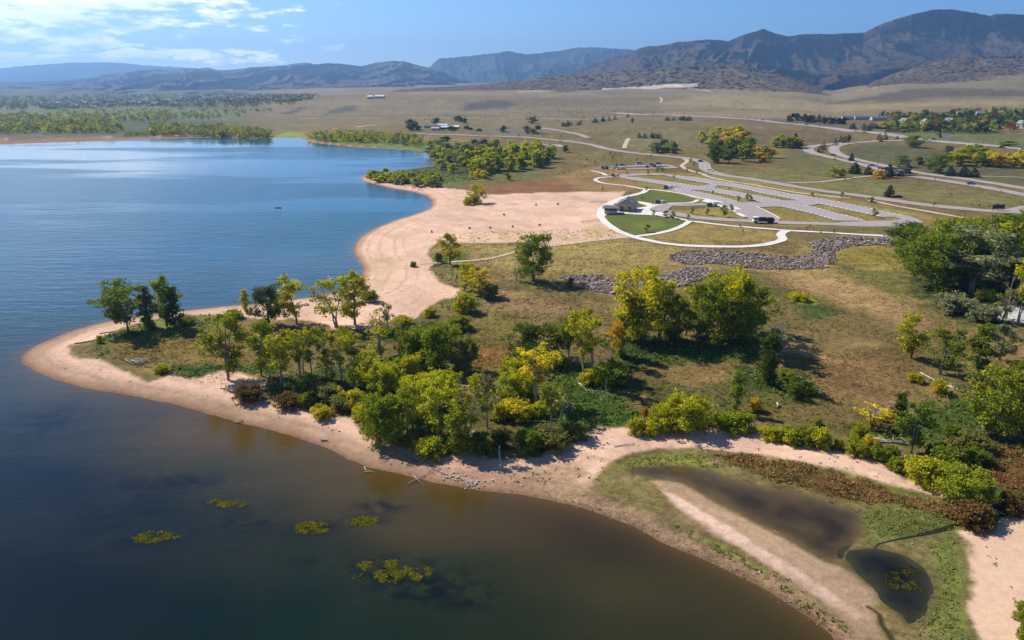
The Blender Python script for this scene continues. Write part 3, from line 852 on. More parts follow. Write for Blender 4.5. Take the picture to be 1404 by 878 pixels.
# drowned weed seen as dark smudges
WEEDS = [(200, 738, 60, 14, 1), (208, 735, 26, 6, 2), (155, 700, 70, 30, 0), (313, 690, 34, 8, 1), (250, 660, 60, 10, 0), (340, 715, 40, 14, 0), (432, 724, 34, 9, 1), (502, 715, 26, 7, 1),
         (535, 785, 62, 20, 1), (600, 800, 60, 22, 0), (460, 770, 50, 8, 0), (570, 815, 40, 12, 0), (60, 580, 50, 22, 0), (640, 820, 40, 14, 0), (110, 680, 40, 20, 0), (520, 695, 40, 10, 0)]
for u, v, hw, hh, t in WEEDS:
    c = level([(u, v)])[0]; ax = level([(u + hw, v)])[0] - c; ay = level([(u, v - hh)])[0] - c
    q = ((WX - c[0]) / np.hypot(*ax)) ** 2 + ((WY - c[1]) / np.hypot(*ay)) ** 2
    m_ = np.exp(-q * .8) * (sstep(wn1 * .8 + wn2 * .9 + .7 * wn3, -0.45, .35)) * (.93 if t else .8)
    wc = wc * (1 - m_[:, None]) + srgb(6, 9, 10) * m_[:, None]
fcs = grid_faces(nwr, nwc)
keep = (wsd[fcs] < 6).any(1)
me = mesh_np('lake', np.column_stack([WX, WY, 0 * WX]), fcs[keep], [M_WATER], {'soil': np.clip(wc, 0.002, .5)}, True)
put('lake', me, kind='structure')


def flat_sheet(name, poly, zz, mat, margin, colf, n=90, line=None):
    poly = np.asarray(poly)
    x0, y0 = poly.min(0) - margin; x1, y1 = poly.max(0) + margin
    xs, ys = np.linspace(x0, x1, n), np.linspace(y0, y1, n)
    X, Y = np.meshgrid(xs, ys); X = X.ravel(); Y = Y.ravel()
    d = sdf(poly, X, Y, 50) if line is None else linedist(poly, X, Y, 50) - line
    f = grid_faces(n, n); f = f[(d[f] < margin).any(1)]
    me = mesh_np(name, np.column_stack([X, Y, np.full(len(X), zz)]), f, [mat], {'soil': colf(X, Y, d)}, True)
    return put(name, me, kind='structure')


def pondcol(dark, light):
    def f(X, Y, d):
        n = fbm(X / 3.5, Y / 3.5, 141, 5)[:, None]
        k = np.clip(np.exp(np.minimum(d, 0) / 1.7)[:, None] * .8 + .28 * n, 0, 1)
        return np.clip((srgb(*dark) * (1 - k) + srgb(*light) * k) * (1 + .3 * n), .002, .5)
    return f


M_POND, nt, out = new_mat('pond_water')
a_ = nt.n('ShaderNodeVertexColor', layer_name='soil'); g_ = nt.n('ShaderNodeNewGeometry')
p_ = nt.n('ShaderNodeBsdfPrincipled'); nt.link(a_.outputs[0], p_.inputs['Base Color']); p_.inputs['IOR'].default_value = 1.33; p_.inputs['Roughness'].default_value = 0.06
nt.link(bump(nt, nt.noise(g_.outputs['Position'], 1.6, 3), 0.12, 0.2), p_.inputs['Normal'])
nt.link(p_.outputs[0], out.inputs[0])
flat_sheet('pond', POND1, POND_Z, M_POND, 1.5, pondcol((52, 40, 16), (98, 82, 48)))
flat_sheet('pond', POND2, POND_Z + .002, M_POND, 1.0, pondcol((13, 15, 6), (62, 58, 30)))
flat_sheet('stream', STREAM, POND_Z + .001, M_POND, .5, pondcol((20, 24, 8), (40, 38, 20)), 170, line=.5)

# ------------------------------------------------------------------ foothills and mountains
RANGES = {
    'far_mountains': (9000, 11500, [(-900, 88), (-300, 90), (-100, 95), (0, 94), (40, 90), (90, 86.5), (140, 85.5), (165, 86.5), (200, 90), (255, 93), (300, 96), (420, 99), (520, 108), (640, 116)], srgb(52, 62, 54), 300, 5),
    'blue_mountains': (5800, 8600, [(520, 118), (560, 104), (578, 96), (590, 92.6), (595, 86), (603, 80), (612, 80.5), (621, 79), (640, 77.5), (663, 74.8), (680, 73), (696, 70), (708, 72.6), (720, 74.8), (745, 72.5), (770, 69.4), (790, 66), (817, 65), (840, 67),
                        (863, 68.4), (900, 74), (960, 90), (1040, 118)], srgb(74, 80, 66), 230, 3),
    'mountains': (2900, 6600, [(-900, 104), (-300, 108), (-60, 112), (0, 112), (40, 113), (90, 110), (130, 106.5), (150, 102), (171, 99.5), (205, 95.5), (235, 96), (260, 95), (284, 93), (301, 96.7), (320, 95.5), (342, 93), (365, 91.5), (393, 89.6), (408, 87), (420, 86.5), (436, 88), (451, 86.5), (480, 89),
                   (496, 91), (507, 88), (522, 85), (539, 83.7), (553, 84.4), (566, 88), (571, 89), (589, 93), (606, 98), (621, 103), (646, 112), (668, 121), (700, 132)], srgb(104, 96, 92), 170, 1),
    'high_mountains': (2900, 4900, [(660, 128), (713, 111), (745, 106), (774, 101), (800, 93), (820, 85.5), (842, 79), (863, 73), (876, 67), (888, 63), (902, 63.5), (915, 61), (928, 58), (950, 56.5), (970, 54), (985, 55), (999, 56.7), (1012, 51), (1022, 46.7), (1034, 44), (1046, 40), (1060, 45),
                        (1078, 50.4), (1095, 48), (1111, 46.7), (1140, 47), (1165, 45.5), (1186, 45), (1193, 41), (1201, 37), (1214, 31), (1227, 27), (1250, 20), (1276, 14), (1290, 13.4), (1302, 13), (1318, 15), (1332, 17), (1346, 20), (1358, 22), (1366, 19.5), (1373, 18.7), (1390, 19.5), (1404, 20.5),
                        (1450, 22), (1550, 30), (1700, 44), (1900, 60)], srgb(84, 74, 60), 250, 2),
}
HILLS = {
    'foothills': (2150, 2900, [(400, 140), (478, 134.5), (510, 128), (542, 123), (580, 121), (614, 119), (645, 117), (671, 115.7), (700, 112), (720, 109.5), (760, 105), (792, 103), (830, 100), (870, 96), (900, 94.4), (920, 92), (940, 91.4), (970, 91), (999, 89.6), (1020, 91), (1037, 95), (1060, 99), (1089, 107), (1119, 119), (1140, 131), (1160, 142)],
                  srgb(104, 92, 72), 110, 6),
    'right_foothills': (2350, 3150, [(1100, 150), (1156, 135), (1165, 129), (1179, 122), (1198, 112), (1216, 104.5), (1236, 97), (1257, 91.4), (1280, 85), (1302, 80), (1330, 78), (1358, 76.5), (1380, 77.5), (1404, 76.5), (1500, 78), (1700, 86), (1900, 96)],
                        srgb(98, 86, 68), 100, 7),
}


def make_range(name, yf, yc, crest, rgb, spur, seed, mat, hill=False):
    ncol, nrow = (900, 150)
    cr = np.array(crest, float)
    d = rays(cr)
    s = d[:, 0] / d[:, 1]; zc = CAM_H + d[:, 2] / d[:, 1] * yc
    S = np.linspace(s[0], s[-1], ncol)
    ZC = np.interp(S, s, zc)
    step = S[1] - S[0]
    ZC = ZC + fbm(S * 160, S * 0 + seed, seed + 200, 4) * (yc * .0007)
    t = np.r_[np.linspace(-0.06, 1.0, nrow - 30), np.linspace(1.03, 1.9, 30)]
    YY = yf + (yc - yf) * t
    X = S[None, :] * YY[:, None]; Y = np.repeat(YY[:, None], ncol, 1)
    T = np.repeat(t[:, None], ncol, 1)
    z0 = far_rise(X.ravel(), Y.ravel()).reshape(X.shape) if hill else np.zeros_like(X)
    zf = far_rise(S * yf, np.full(ncol, yf)) if hill else np.zeros(ncol)
    # spurs run down from the crest, bending as they go
    wx = X + 0.45 * spur * fbm(X / (spur * 2.2), Y / (spur * 2.2), seed + 5, 3) + (Y - yc) * 0.35 * np.sin(S * 9 + seed)[None, :]
    def ridged(x, y, sd):
        r, a, tt = 0, 1.0, 0
        for o in range(5):
            n = 1 - np.abs(2 * vnoise(x, y, sd + o * 13) - 1)
            r = r + a * n * n; tt += a; a *= .40; x = x * 2.1 + 3.3; y = y * 2.1 + 1.1
        return r / tt
    rg = ridged(wx / (spur * 1.9), Y / (spur * 4.2 * (1 + (name == 'mountains'))), seed + 9) * .88 + .12 * ridged(wx / (spur * .5), Y / (spur * .9), seed + 19)
    prof = np.clip(T, 0, 1) ** 0.95
    back = np.clip(1.0 - (T - 1.0) * 0.9, 0, 1)
    H0 = np.where(T <= 1, zf[None, :] + (ZC - zf)[None, :] * prof, ZC[None, :] * back)
    amp = np.clip(T, 0, 1) ** .6 * np.clip(1 - T, 0, 1) ** .45 * (1.7 if not hill else 1.1)
    hgt = (ZC - zf)[None, :]
    Zz = H0 - hgt * amp * (1 - rg) * 0.95 * (T < 1)
    Zz = Zz + (T < 1) * amp * hgt * .10
    # never above the sight line to the crest
    lim = CAM_H + (ZC[None, :] - CAM_H) * (Y / yc) - 0.003 * (yc - np.minimum(Y, yc))
    Zz = np.where(T < 1, np.minimum(Zz, lim), Zz)
    Zz = np.where(T < 0, zf[None, :] - 25 * (-T) / .06 - 2, np.maximum(Zz, z0 - 4 if hill else -2.0))
    x, y, zz = X.ravel(), Y.ravel(), Zz.ravel()
    # forest and painted shade on slopes away from the sun, scrub and rock elsewhere
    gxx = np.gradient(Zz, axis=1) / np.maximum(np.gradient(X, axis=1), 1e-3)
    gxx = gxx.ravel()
    n1 = fbm(x / (spur * 1.3), y / (spur * 1.6), seed + 31, 5); n2 = fbm(x / 70, y / 70, seed + 37, 4)
    c = np.ones((len(x), 3)) * rgb
    if hill:
        c = c * (1 + .15 * n1[:, None])
        k = (sstep(T.ravel() + .25 * n1, .30, .02))[:, None]
        c = c * (1 - k) + srgb(160, 142, 112) * k
        sp = sstep(T.ravel() + .3 * n1, .0, .35)
    else:
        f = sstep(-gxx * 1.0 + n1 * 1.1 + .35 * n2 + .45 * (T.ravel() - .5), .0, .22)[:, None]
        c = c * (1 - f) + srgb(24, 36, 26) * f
        k = (sstep(n1 * .6 + n2, .55, .95) * .35 * (1 - f[:, 0]))[:, None]
        c = c * (1 - k) + srgb(150, 120, 98) * k
        sp = np.full(len(x), .6)
    if name == 'foothills':     # pale quarried cut along the foot
        for pts in ([(826, 124.6), (862, 122.5), (905, 119.5), (954, 116.5), (950, 121), (905, 124), (862, 126), (830, 126.6)],):
            dd = rays(pts); q = dd[:, :2] / dd[:, 1:2]
            uu, vv = sight(x, y, zz)
            # the cut is a bank of exposed rock on the slope
            ls = np.interp(uu, [826, 862, 905, 954], [124.6, 122.0, 119.0, 116.2]); 
            k = ((uu > 826) & (uu < 957) & (np.abs(vv - ls - 1.5 * n2) < 2.6))[:, None] * .9
            c = c * (1 - k) + srgb(196, 178, 164) * k
            sp = sp * (1 - k[:, 0])
    me = mesh_np(name, np.column_stack([x, y, zz]), grid_faces(nrow, ncol), [mat], None, True)
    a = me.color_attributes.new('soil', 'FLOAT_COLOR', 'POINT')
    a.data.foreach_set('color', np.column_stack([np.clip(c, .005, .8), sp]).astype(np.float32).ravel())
    return put(name, me, kind='structure')


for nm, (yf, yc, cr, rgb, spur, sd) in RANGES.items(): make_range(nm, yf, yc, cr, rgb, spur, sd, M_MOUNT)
for nm, (yf, yc, cr, rgb, spur, sd) in HILLS.items(): make_range(nm, yf, yc, cr, rgb, spur, sd, M_HILL, True)

# the air: one closed box round everything, sky outside it
M_HAZE = bpy.data.materials.new('haze'); M_HAZE.use_nodes = True
nt = NT(M_HAZE.node_tree)
out = nt.n('ShaderNodeOutputMaterial'); pv = nt.n('ShaderNodeVolumePrincipled')
pv.inputs['Color'].default_value = HAZE_COLOR; pv.inputs['Density'].default_value = HAZE_DENSITY; pv.inputs['Anisotropy'].default_value = 0.45
nt.link(pv.outputs[0], out.inputs['Volume'])
g = Geo(); g.box(-14000, 14000, -300, 13200, -40, 620)
put('haze', g.mesh('haze', [M_HAZE]), kind='stuff')

# ------------------------------------------------------------------ roads, paths, paved areas
M_ROAD, nt, out = new_mat('asphalt')
g_ = nt.n('ShaderNodeNewGeometry'); pos = g_.outputs['Position']
n_ = nt.m('ADD', nt.m('MULTIPLY', nt.noise(pos, 0.25, 5, 0.6), 0.35), nt.m('MULTIPLY', nt.noise(pos, 2.5, 4), 0.25))
f_ = nt.m('ADD', 0.70, n_)
principled(nt, out, nt.mix(1.0, (0.34, 0.285, 0.27, 1), nt.comb(f_, f_, f_), 'MULTIPLY'), 0.9, 0.2)
M_CONC = plain('pale_concrete', (0.66, 0.62, 0.56), 0.85, 0.10, 0.5)
M_DIRT = plain('path_dirt', (0.50, 0.39, 0.27), 0.95, 0.14, 0.3)
M_PAINT = plain('road_paint', (0.74, 0.73, 0.70), 0.8, 0.08, 0.5)
M_YPAINT = plain('yellow_paint', (0.62, 0.44, 0.10), 0.8, 0.08, 0.5)


def ribbon(name, P, width, mat, lift, step=4.0, label=None):
    Q = resample(P, step)
    T_ = np.gradient(Q, axis=0); T_ /= np.linalg.norm(T_, axis=1)[:, None] + 1e-9
    Nn = np.column_stack([-T_[:, 1], T_[:, 0]])
    offs = np.array([-.5, -.17, .17, .5]) * width
    V = []
    for o_ in offs:
        p = Q + Nn * o_
        r = np.hypot(p[:, 0], p[:, 1])
        V.append(np.column_stack([p, land_z(p[:, 0], p[:, 1]) + lift + 0.00022 * r]))
    V = np.stack(V, 1).reshape(-1, 3)
    fc = grid_faces(len(Q), 4)
    # a skirt down each side gives the road bed its kerb
    return V, fc, Q, Nn


def lay(name, P, width, mat, lift, step=4.0, kind='structure'):
    V, fc, Q, Nn = ribbon(name, P, width, mat, lift, step)
    me = mesh_np(name, V, fc, [mat], None, True)
    return put(name, me, kind=kind), Q


for i, (nm, (wd_, P_)) in enumerate(PATHW.items()):
    o, Q = lay(nm, P_, wd_, M_ROAD, 0.10 + 0.004 * i, 3.0)
    if nm in ('park_road', 'ramp_road', 'loop_road', 'highway'):
        Vm, fm, Qm, Nm = ribbon(nm, P_, .35 if nm != 'highway' else 1.2, M_YPAINT, 0.16 + 0.004 * i, 3.0)
        put('centre_line', mesh_np('centre_line', Vm, fm, [M_YPAINT if nm != 'highway' else M_DIRT]), kind='structure')
for i, (wd_, P_) in enumerate(WHITEW): lay('concrete_path', P_, wd_, M_CONC, 0.10 + 0.005 * i, 1.6)
for i, (wd_, P_) in enumerate(DIRTW): lay('dirt_path', P_, wd_, M_DIRT, 0.06 + 0.004 * i, 2.5)


def slab(name, pts, mat, lift, cell=2.0):
    """A paved area: its outline filled with a fine mesh that follows the land."""
    P_ = zone(pts)
    import mathutils
    from mathutils.geometry import delaunay_2d_cdt
    x0, y0 = P_.min(0); x1, y1 = P_.max(0)
    Xg, Yg = np.meshgrid(np.arange(x0, x1, cell), np.arange(y0, y1, cell))
    Xg, Yg = Xg.ravel(), Yg.ravel()
    ins = sdf(P_, Xg, Yg, 20) < -0.5 * cell
    dens = []
    for a_, b_ in zip(P_, np.roll(P_, -1, 0)):
        n = max(1, int(np.hypot(*(b_ - a_)) / (1.5 * cell)))
        dens += [a_ + (b_ - a_) * j / n for j in range(n)]
    pts2 = [mathutils.Vector(p) for p in dens] + [mathutils.Vector((a_, b_)) for a_, b_ in zip(Xg[ins], Yg[ins])]
    res = delaunay_2d_cdt(pts2, [], [list(range(len(dens)))], 1, 1e-4)
    v = np.array([tuple(p) for p in res[0]]); f = [t for t in res[2] if len(t) == 3]
    r = np.hypot(v[:, 0], v[:, 1])
    zz = land_z(v[:, 0], v[:, 1]) + lift + 0.00022 * r
    return put(name, mesh_np(name, np.column_stack([v, zz]), np.array(f), [mat]), kind='structure')


# parking rows: (back edge left, back edge right, front edge right, front edge left)
ROWS = [
    ([(910, 239), (960, 244.4), (1010, 252.7), (1024, 255), (1075, 264.6), (1127, 273)], [(911, 241), (943, 247.6), (977, 253.8), (1005, 257.4), (1050, 267), (1096, 275.6)]),
    ([(1140, 275.5), (1157, 279), (1197, 286.7), (1244, 296.7)], [(1112, 278), (1150, 286), (1193, 295.2), (1211, 298.5)]),
    ([(847, 242.2), (874, 244), (905, 248), (938, 252.6), (957, 256), (984, 259.2), (1030, 267.2), (1075, 275.8)], [(855, 245.2), (890, 250.8), (925, 256.4), (960, 260.8), (1021, 272.4), (1047, 279)]),
    ([(1100, 281), (1120, 285.4), (1155, 294.6), (1190, 304)], [(1066, 282.2), (1100, 290.8), (1120, 295.6), (1146, 303.4)]),
    ([(923, 258.2), (960, 264.2), (990, 270.5), (1015, 278.2)], [(916, 261), (940, 266.5), (960, 272), (985, 277.6)]),
]
for bk, fr in ROWS: slab('parking_row', bk + fr[::-1], M_ROAD, 0.125)
slab('parking_lane', [(855, 239.5), (874, 238.6), (910, 238), (911, 240.6), (880, 241), (850, 243.6), (840, 243.4)], M_ROAD, 0.13)
slab('parking_lane', [(975, 253), (985, 255.6), (978, 258.6), (962, 261), (936, 262), (920, 261.4), (915, 258.4), (940, 257.5), (958, 255.6)], M_ROAD, 0.135)
slab('parking_lane', [(1126, 272.6), (1142, 275.6), (1120, 280.6), (1100, 284), (1060, 284), (1037, 285.2), (1010, 282), (1013, 277.6), (1045, 278.6), (1074, 275.6), (1095, 275.4)], M_ROAD, 0.14)
slab('parking_lane', [(1190, 303.6), (1222, 303.6), (1238, 301), (1236, 298), (1210, 298.2), (1245, 296.4), (1258, 301), (1266, 306), (1240, 309.4), (1190, 310.6), (1120, 309), (1118, 305.8), (1145, 306.2)], M_ROAD, 0.145)
slab('parking_lane', [(985, 277.8), (1013, 277.8), (1037, 284.6), (1048, 289.6), (1060, 295.2), (1070, 301.2), (1066, 304.4), (1030, 303), (1022, 297.4), (1005, 288.6)], M_ROAD, 0.15)
slab('parking_lane', [(889, 287.6), (897, 283.6), (910, 281.6), (925, 281.6), (918, 286), (913, 292), (902, 290.8)], M_ROAD, 0.16)
slab('paved_yard', [(824, 287), (833, 281), (846, 276.4), (853, 274.6), (856, 276), (840, 281), (850, 285.4), (874, 286), (888, 283.6), (873, 278.6), (874, 276.8), (884, 278), (898, 280.6), (910, 281.2), (898, 283.4), (890, 287.2), (893, 290.6), (912, 292.6),
                    (920, 298), (900, 296.4), (855, 293.8), (832, 294.8), (827, 299), (824, 297)], M_CONC, 0.17, 1.2)
slab('paved_yard', [(968, 273), (990, 277.6), (992, 279), (976, 277.4), (984, 280.6), (997, 284), (1006, 288.4), (1024, 298), (1018, 298.2), (996, 287.4), (978, 280.6), (962, 277)], M_CONC, 0.18, 1.2)
slab('paved_yard', [(1008, 284), (1017, 287.8), (1004, 288)], M_CONC, 0.185, 1.2)
slab('parking_row', [(823, 229.6), (850, 228.4), (874, 226.9), (910, 226), (921, 227.4), (930.5, 230.6), (919, 231.6), (860, 232.6), (816, 231.8), (816, 231), (860, 231.2), (905, 230.2), (920, 229.6), (912, 227.8), (880, 228.6), (850, 229.8)], M_ROAD, 0.15)
slab('parking_row', [(735, 197.4), (771, 199.2), (772, 202.4), (750, 200.6), (738, 199.2)], M_ROAD, 0.2)

# white bay marks: short dashes along both edges of every parking row
gq = []
for bk, fr in ROWS:
    for e, sgn in ((bk, -1), (fr, 1)):
        Q = resample(at(e)[:, :2], 2.9)
        T_ = np.gradient(Q, axis=0); T_ /= np.linalg.norm(T_, axis=1)[:, None]
        Nn = np.column_stack([-T_[:, 1], T_[:, 0]]) * sgn
        for q, t_, n_ in zip(Q[1:-1], T_[1:-1], Nn[1:-1]):
            a0, a1 = q + n_ * .4 - t_ * .75, q + n_ * .4 + t_ * .75
            b1, b0 = a1 + n_ * 1.0, a0 + n_ * 1.0
            gq.append([a0, a1, b1, b0])
            c0 = q + n_ * 1.4 - t_ * 1.35; c1 = c0 + t_ * .14; gq.append([c0, c1, c1 + n_ * 4.6, c0 + n_ * 4.6])
gq = np.array(gq).reshape(-1, 2)
zz = land_z(gq[:, 0], gq[:, 1]) + 0.145 + 0.00025 * np.hypot(gq[:, 0], gq[:, 1]) + 0.06
put('bay_marking', mesh_np('bay_marking', np.column_stack([gq, zz]), np.arange(len(gq)).reshape(-1, 4), [M_PAINT]), kind='structure')
P_ = at([(1037, 284), (1048, 289), (1060, 295), (1069, 300.5)])[:, :2]; lay('kerb_line', P_, 1.0, M_CONC, .26, 1.5)

# ------------------------------------------------------------------ plants
M_BARK = plain('bark', (0.20, 0.165, 0.13), 0.95, 0.3, 1.2)
M_PALEBARK = plain('pale_bark', (0.33, 0.29, 0.25), 0.95, 0.25, 1.2)
M_DEADWOOD = plain('weathered_wood', (0.42, 0.37, 0.31), 0.9, 0.25, 2.0)


def leaf_material(name, yellow, scale=.35, transl=0.42):
    """Leaves: base tint is the object's colour, its alpha says how much of the crown has turned yellow."""
    m, nt, out = new_mat(name)
    oi = nt.n('ShaderNodeObjectInfo'); tc = nt.n('ShaderNodeTexCoord'); ge = nt.n('ShaderNodeNewGeometry')
    off = nt.n('ShaderNodeVectorMath', operation='ADD'); nt.link(tc.outputs['Object'], off.inputs[0])
    r = nt.m('MULTIPLY', oi.outputs['Random'], 37.0); nt.link(nt.comb(r, r, r), off.inputs[1])
    n = nt.noise(off.outputs[0], scale, 3, 0.6)
    isl = ge.outputs['Random Per Island']
    x = nt.m('ADD', nt.m('ADD', n, nt.m('MULTIPLY', nt.m('SUBTRACT', isl, .5), .22)), nt.m('SUBTRACT', oi.outputs['Alpha'], 0.5))
    k = nt.ramp(x, 0.44, 0.62)
    c = nt.mix(k, oi.outputs['Color'], yellow)
    f = nt.m('ADD', 0.70, nt.m('MULTIPLY', isl, 0.70))
    n2 = nt.noise(off.outputs[0], scale * 2.5, 2)
    f = nt.m('MULTIPLY', f, nt.m('ADD', .7, nt.m('MULTIPLY', n2, .7)))
    c = nt.mix(1.0, c, nt.comb(f, f, f), 'MULTIPLY')
    d = nt.n('ShaderNodeBsdfDiffuse'); nt.link(c, d.inputs[0])
    t = nt.n('ShaderNodeBsdfTranslucent'); nt.link(nt.mix(1.0, c, (1.1, 1.15, .55, 1), 'MULTIPLY'), t.inputs[0])
    mx = nt.n('ShaderNodeMixShader'); mx.inputs[0].default_value = transl
    nt.link(d.outputs[0], mx.inputs[1]); nt.link(t.outputs[0], mx.inputs[2])
    nt.link(mx.outputs[0], out.inputs[0])
    return m


M_LEAF = leaf_material('leaves', (0.62, 0.50, 0.02, 1))
M_NEEDLE = leaf_material('needles', (0.10, 0.12, 0.04, 1), .35, .1)


def crown_quads(C, R, per, size, rng, flat=.8):
    """Leaf-sized faces scattered through clumps: centres C, radii R."""
    C = np.repeat(np.asarray(C, float), per, 0); R = np.repeat(np.asarray(R, float), per)
    n = len(C)
    d = rng.normal(size=(n, 3)); d /= np.linalg.norm(d, axis=1)[:, None]
    rad = R * rng.uniform(.25, 1.0, n) ** .6
    p = C + d * rad[:, None] * np.array([1, 1, flat])
    a = rng.normal(size=(n, 3)) + d * .6 + np.array([0, 0, .5]); a /= np.linalg.norm(a, axis=1)[:, None]
    b = np.cross(a, rng.normal(size=(n, 3))); b /= np.linalg.norm(b, axis=1)[:, None] + 1e-9
    c = np.cross(a, b)
    s = size * rng.uniform(.6, 1.35, n)[:, None]
    V = np.stack([p - b * s * .9, p - c * s * .55, p + b * s * .9, p + c * s * .55], 1).reshape(-1, 3)
    return V


ENV = {
    'oval': lambda t: np.sin(np.pi * np.clip(t, 0, 1) ** .75) ** .7,
    'round': lambda t: np.sin(np.pi * np.clip(t * .92 + .08, 0, 1) ** .8) ** .6,
    'column': lambda t: np.clip(1.15 - t, 0, 1) ** .5 * np.clip(t * 6 + .3, 0, 1),
    'spread': lambda t: np.clip(t, 0, 1) ** .45 * np.clip(1.25 - t, 0, 1) ** .5 * 1.15,
    'tall': lambda t: np.sin(np.pi * np.clip(t * .9 + .05, 0, 1)) ** .6,
    'bush': lambda t: np.sqrt(np.clip(1.05 - t * t, 0, 1)),
}
PROTO = {}


def grow(kind, H, Rm, t0, leaders, limbs, per, leaf, cr, seed, env, bark, sparse=0.0, twigs=0, trunk_r=.028, nsub=3, lean=.1):
    rng = np.random.default_rng(seed)
    g = Geo(); C, R = [], []
    E_ = ENV[env]
    for L in range(leaders):
        ang = rng.uniform(0, 2 * math.pi)
        dv = (0 if leaders == 1 else rng.uniform(.10, .34) * Rm)
        tip = np.array([math.cos(ang) * dv * 1.5 + rng.normal() * H * lean * .3, math.sin(ang) * dv * 1.5 + rng.normal() * H * lean * .3, H * rng.uniform(.80, .97)])
        npt = 7
        path = [np.array([math.cos(ang) * .015 * H * (leaders > 1), math.sin(ang) * .015 * H * (leaders > 1), -.3])]
        for i in range(1, npt):
            f = i / (npt - 1)
            path.append(np.array([tip[0] * f ** 1.3, tip[1] * f ** 1.3, tip[2] * f]) + rng.normal(size=3) * H * .010 * [1, 1, 0])
        tr = trunk_r * .62 * H / math.sqrt(leaders)
        g.tube(path, [tr * (1.25 - 1.1 * i / (npt - 1)) for i in range(npt)], 6 if H > 5 else 4)
        path = np.array(path)
        for l in range(limbs // leaders):
            hz = H * (t0 + (0.95 - t0) * ((l + rng.uniform(0, 1)) / (limbs / leaders)))
            hz0 = hz - .10 * H * rng.uniform(.3, 1)
            base = np.array([np.interp(hz0, path[:, 2], path[:, 0]), np.interp(hz0, path[:, 2], path[:, 1]), max(hz0, .05 * H)])
            tt = (hz / H - t0) / (1 - t0)
            rad = Rm * float(E_(np.array(tt))) * rng.uniform(.55, 1.05)
            a = rng.uniform(0, 2 * math.pi) if leaders == 1 else ang + rng.normal() * 1.1
            end = np.array([base[0] * .4 + math.cos(a) * rad, base[1] * .4 + math.sin(a) * rad, min(hz + rad * rng.uniform(.05, .45), H)])
            mid = base * .5 + end * .5 + np.array([0, 0, -.03 * H]) + rng.normal(size=3) * .02 * H
            br = tr * .38 * (1.1 - .6 * tt)
            g.tube([base, mid, end], [br, br * .65, br * .2], 4, cap=False)
            dead_limb = rng.uniform() < sparse
            for q in (.55, .8, 1.0):
                p = (mid + (end - mid) * (q - .5) * 2)
                if not dead_limb and rng.uniform() < .9:
                    C.append(p + rng.normal(size=3) * cr * .25); R.append(cr * rng.uniform(.6, 1.15) * (1.1 if q > .9 else .95))
            for s_ in range(nsub):
                q = rng.uniform(.35, .95)
                b0 = mid + (end - mid) * (q - .5) * 2 if q > .5 else base + (mid - base) * q * 2
                dd = rng.normal(size=3); dd[2] = abs(dd[2]) * .6; dd /= np.linalg.norm(dd)
                e2 = b0 + dd * rad * rng.uniform(.25, .5)
                e2[2] = min(e2[2], H * 1.01)
                g.tube([b0, (b0 + e2) / 2 + rng.normal(size=3) * .01 * H, e2], [br * .4, br * .28, br * .12], 3, cap=False)
                if not dead_limb: C.append(e2); R.append(cr * rng.uniform(.5, 1.0))
                for w_ in range(twigs if (dead_limb or twigs > 4) else 0):
                    q0 = b0 + (e2 - b0) * rng.uniform(.3, 1); d3 = rng.normal(size=3); d3[2] = abs(d3[2]); d3 /= np.linalg.norm(d3)
                    g.tube([q0, q0 + d3 * rad * rng.uniform(.12, .3)], [br * .16, br * .06], 3, cap=False)
        if per: C.append(path[-1]); R.append(cr * .8)
    tm = g.mesh('trunk', [bark], True)
    cm = None
    wd_ = Rm * 2
    if per and C:
        V = crown_quads(C, R, per, leaf, rng)
        cm = mesh_np('crown', V, np.arange(len(V)).reshape(-1, 4), [M_LEAF])
        top = np.quantile(V[:, 2], .998); wd_ = np.quantile(V[:, 0], .985) - np.quantile(V[:, 0], .015)
    else:
        vv = np.array(g.v); top = vv[:, 2].max(); wd_ = vv[:, 0].max() - vv[:, 0].min()
    return (tm, cm, float(top), float(wd_))


def pine(seed, H=9., lo=False):
    rng = np.random.default_rng(seed)
    g = Geo(); g.tube([(0, 0, -.3), (0, 0, H * .5), (0, 0, H * .97)], [.18, .12, .03], 5)
    C, R = [], []
    nl = 15 if not lo else 8
    for i in range(nl):
        t = i / nl; zz = H * (.07 + .9 * t); rad = H * .30 * (1 - t) ** .75 * (1 if i else .8) + .25
        na = max(3, int((11 if not lo else 6) * (1 - t) + 2))
        for j in range(na):
            a = rng.uniform(0, 2 * math.pi); q = rad * rng.uniform(.45, 1.0)
            C.append((math.cos(a) * q, math.sin(a) * q, zz - .08 * q)); R.append(.16 * rad + .40)
    C.append((0, 0, H)); R.append(.3)
    V = crown_quads(C, R, 34 if not lo else 12, .20 if not lo else .42, rng, .6)
    return (g.mesh('trunk', [M_BARK], True), mesh_np('crown', V, np.arange(len(V)).reshape(-1, 4), [M_NEEDLE]), H * 1.02, H * .62)


PROTO['oval'] = [grow('oval', 13, 4.0, .20, 1 + (i > 0), 24, 30, .25, .95, 10 + i, 'oval', M_BARK, .05) for i in range(3)]
PROTO['round'] = [grow('round', 12, 5.4, .12, 3, 38, 34, .26, 1.15, 20 + i, 'round', M_BARK, .03) for i in range(3)]
PROTO['column'] = [grow('column', 11, 1.9, .10, 1, 22, 30, .24, .85, 30 + i, 'column', M_BARK, .05) for i in range(2)]
PROTO['tall'] = [grow('tall', 14, 3.0, .40, 2, 20, 26, .25, .85, 40 + i, 'tall', M_PALEBARK, .12, 2) for i in range(3)]
PROTO['spread'] = [grow('spread', 11, 5.6, .28, 3, 30, 28, .26, .98, 50 + i, 'spread', M_BARK, .05, 1) for i in range(2)]
PROTO['patchy'] = [grow('patchy', 13, 5.0, .2, 3, 36, 26, .27, 1.05, 55 + i, 'round', M_PALEBARK, .55, 6) for i in range(2)]
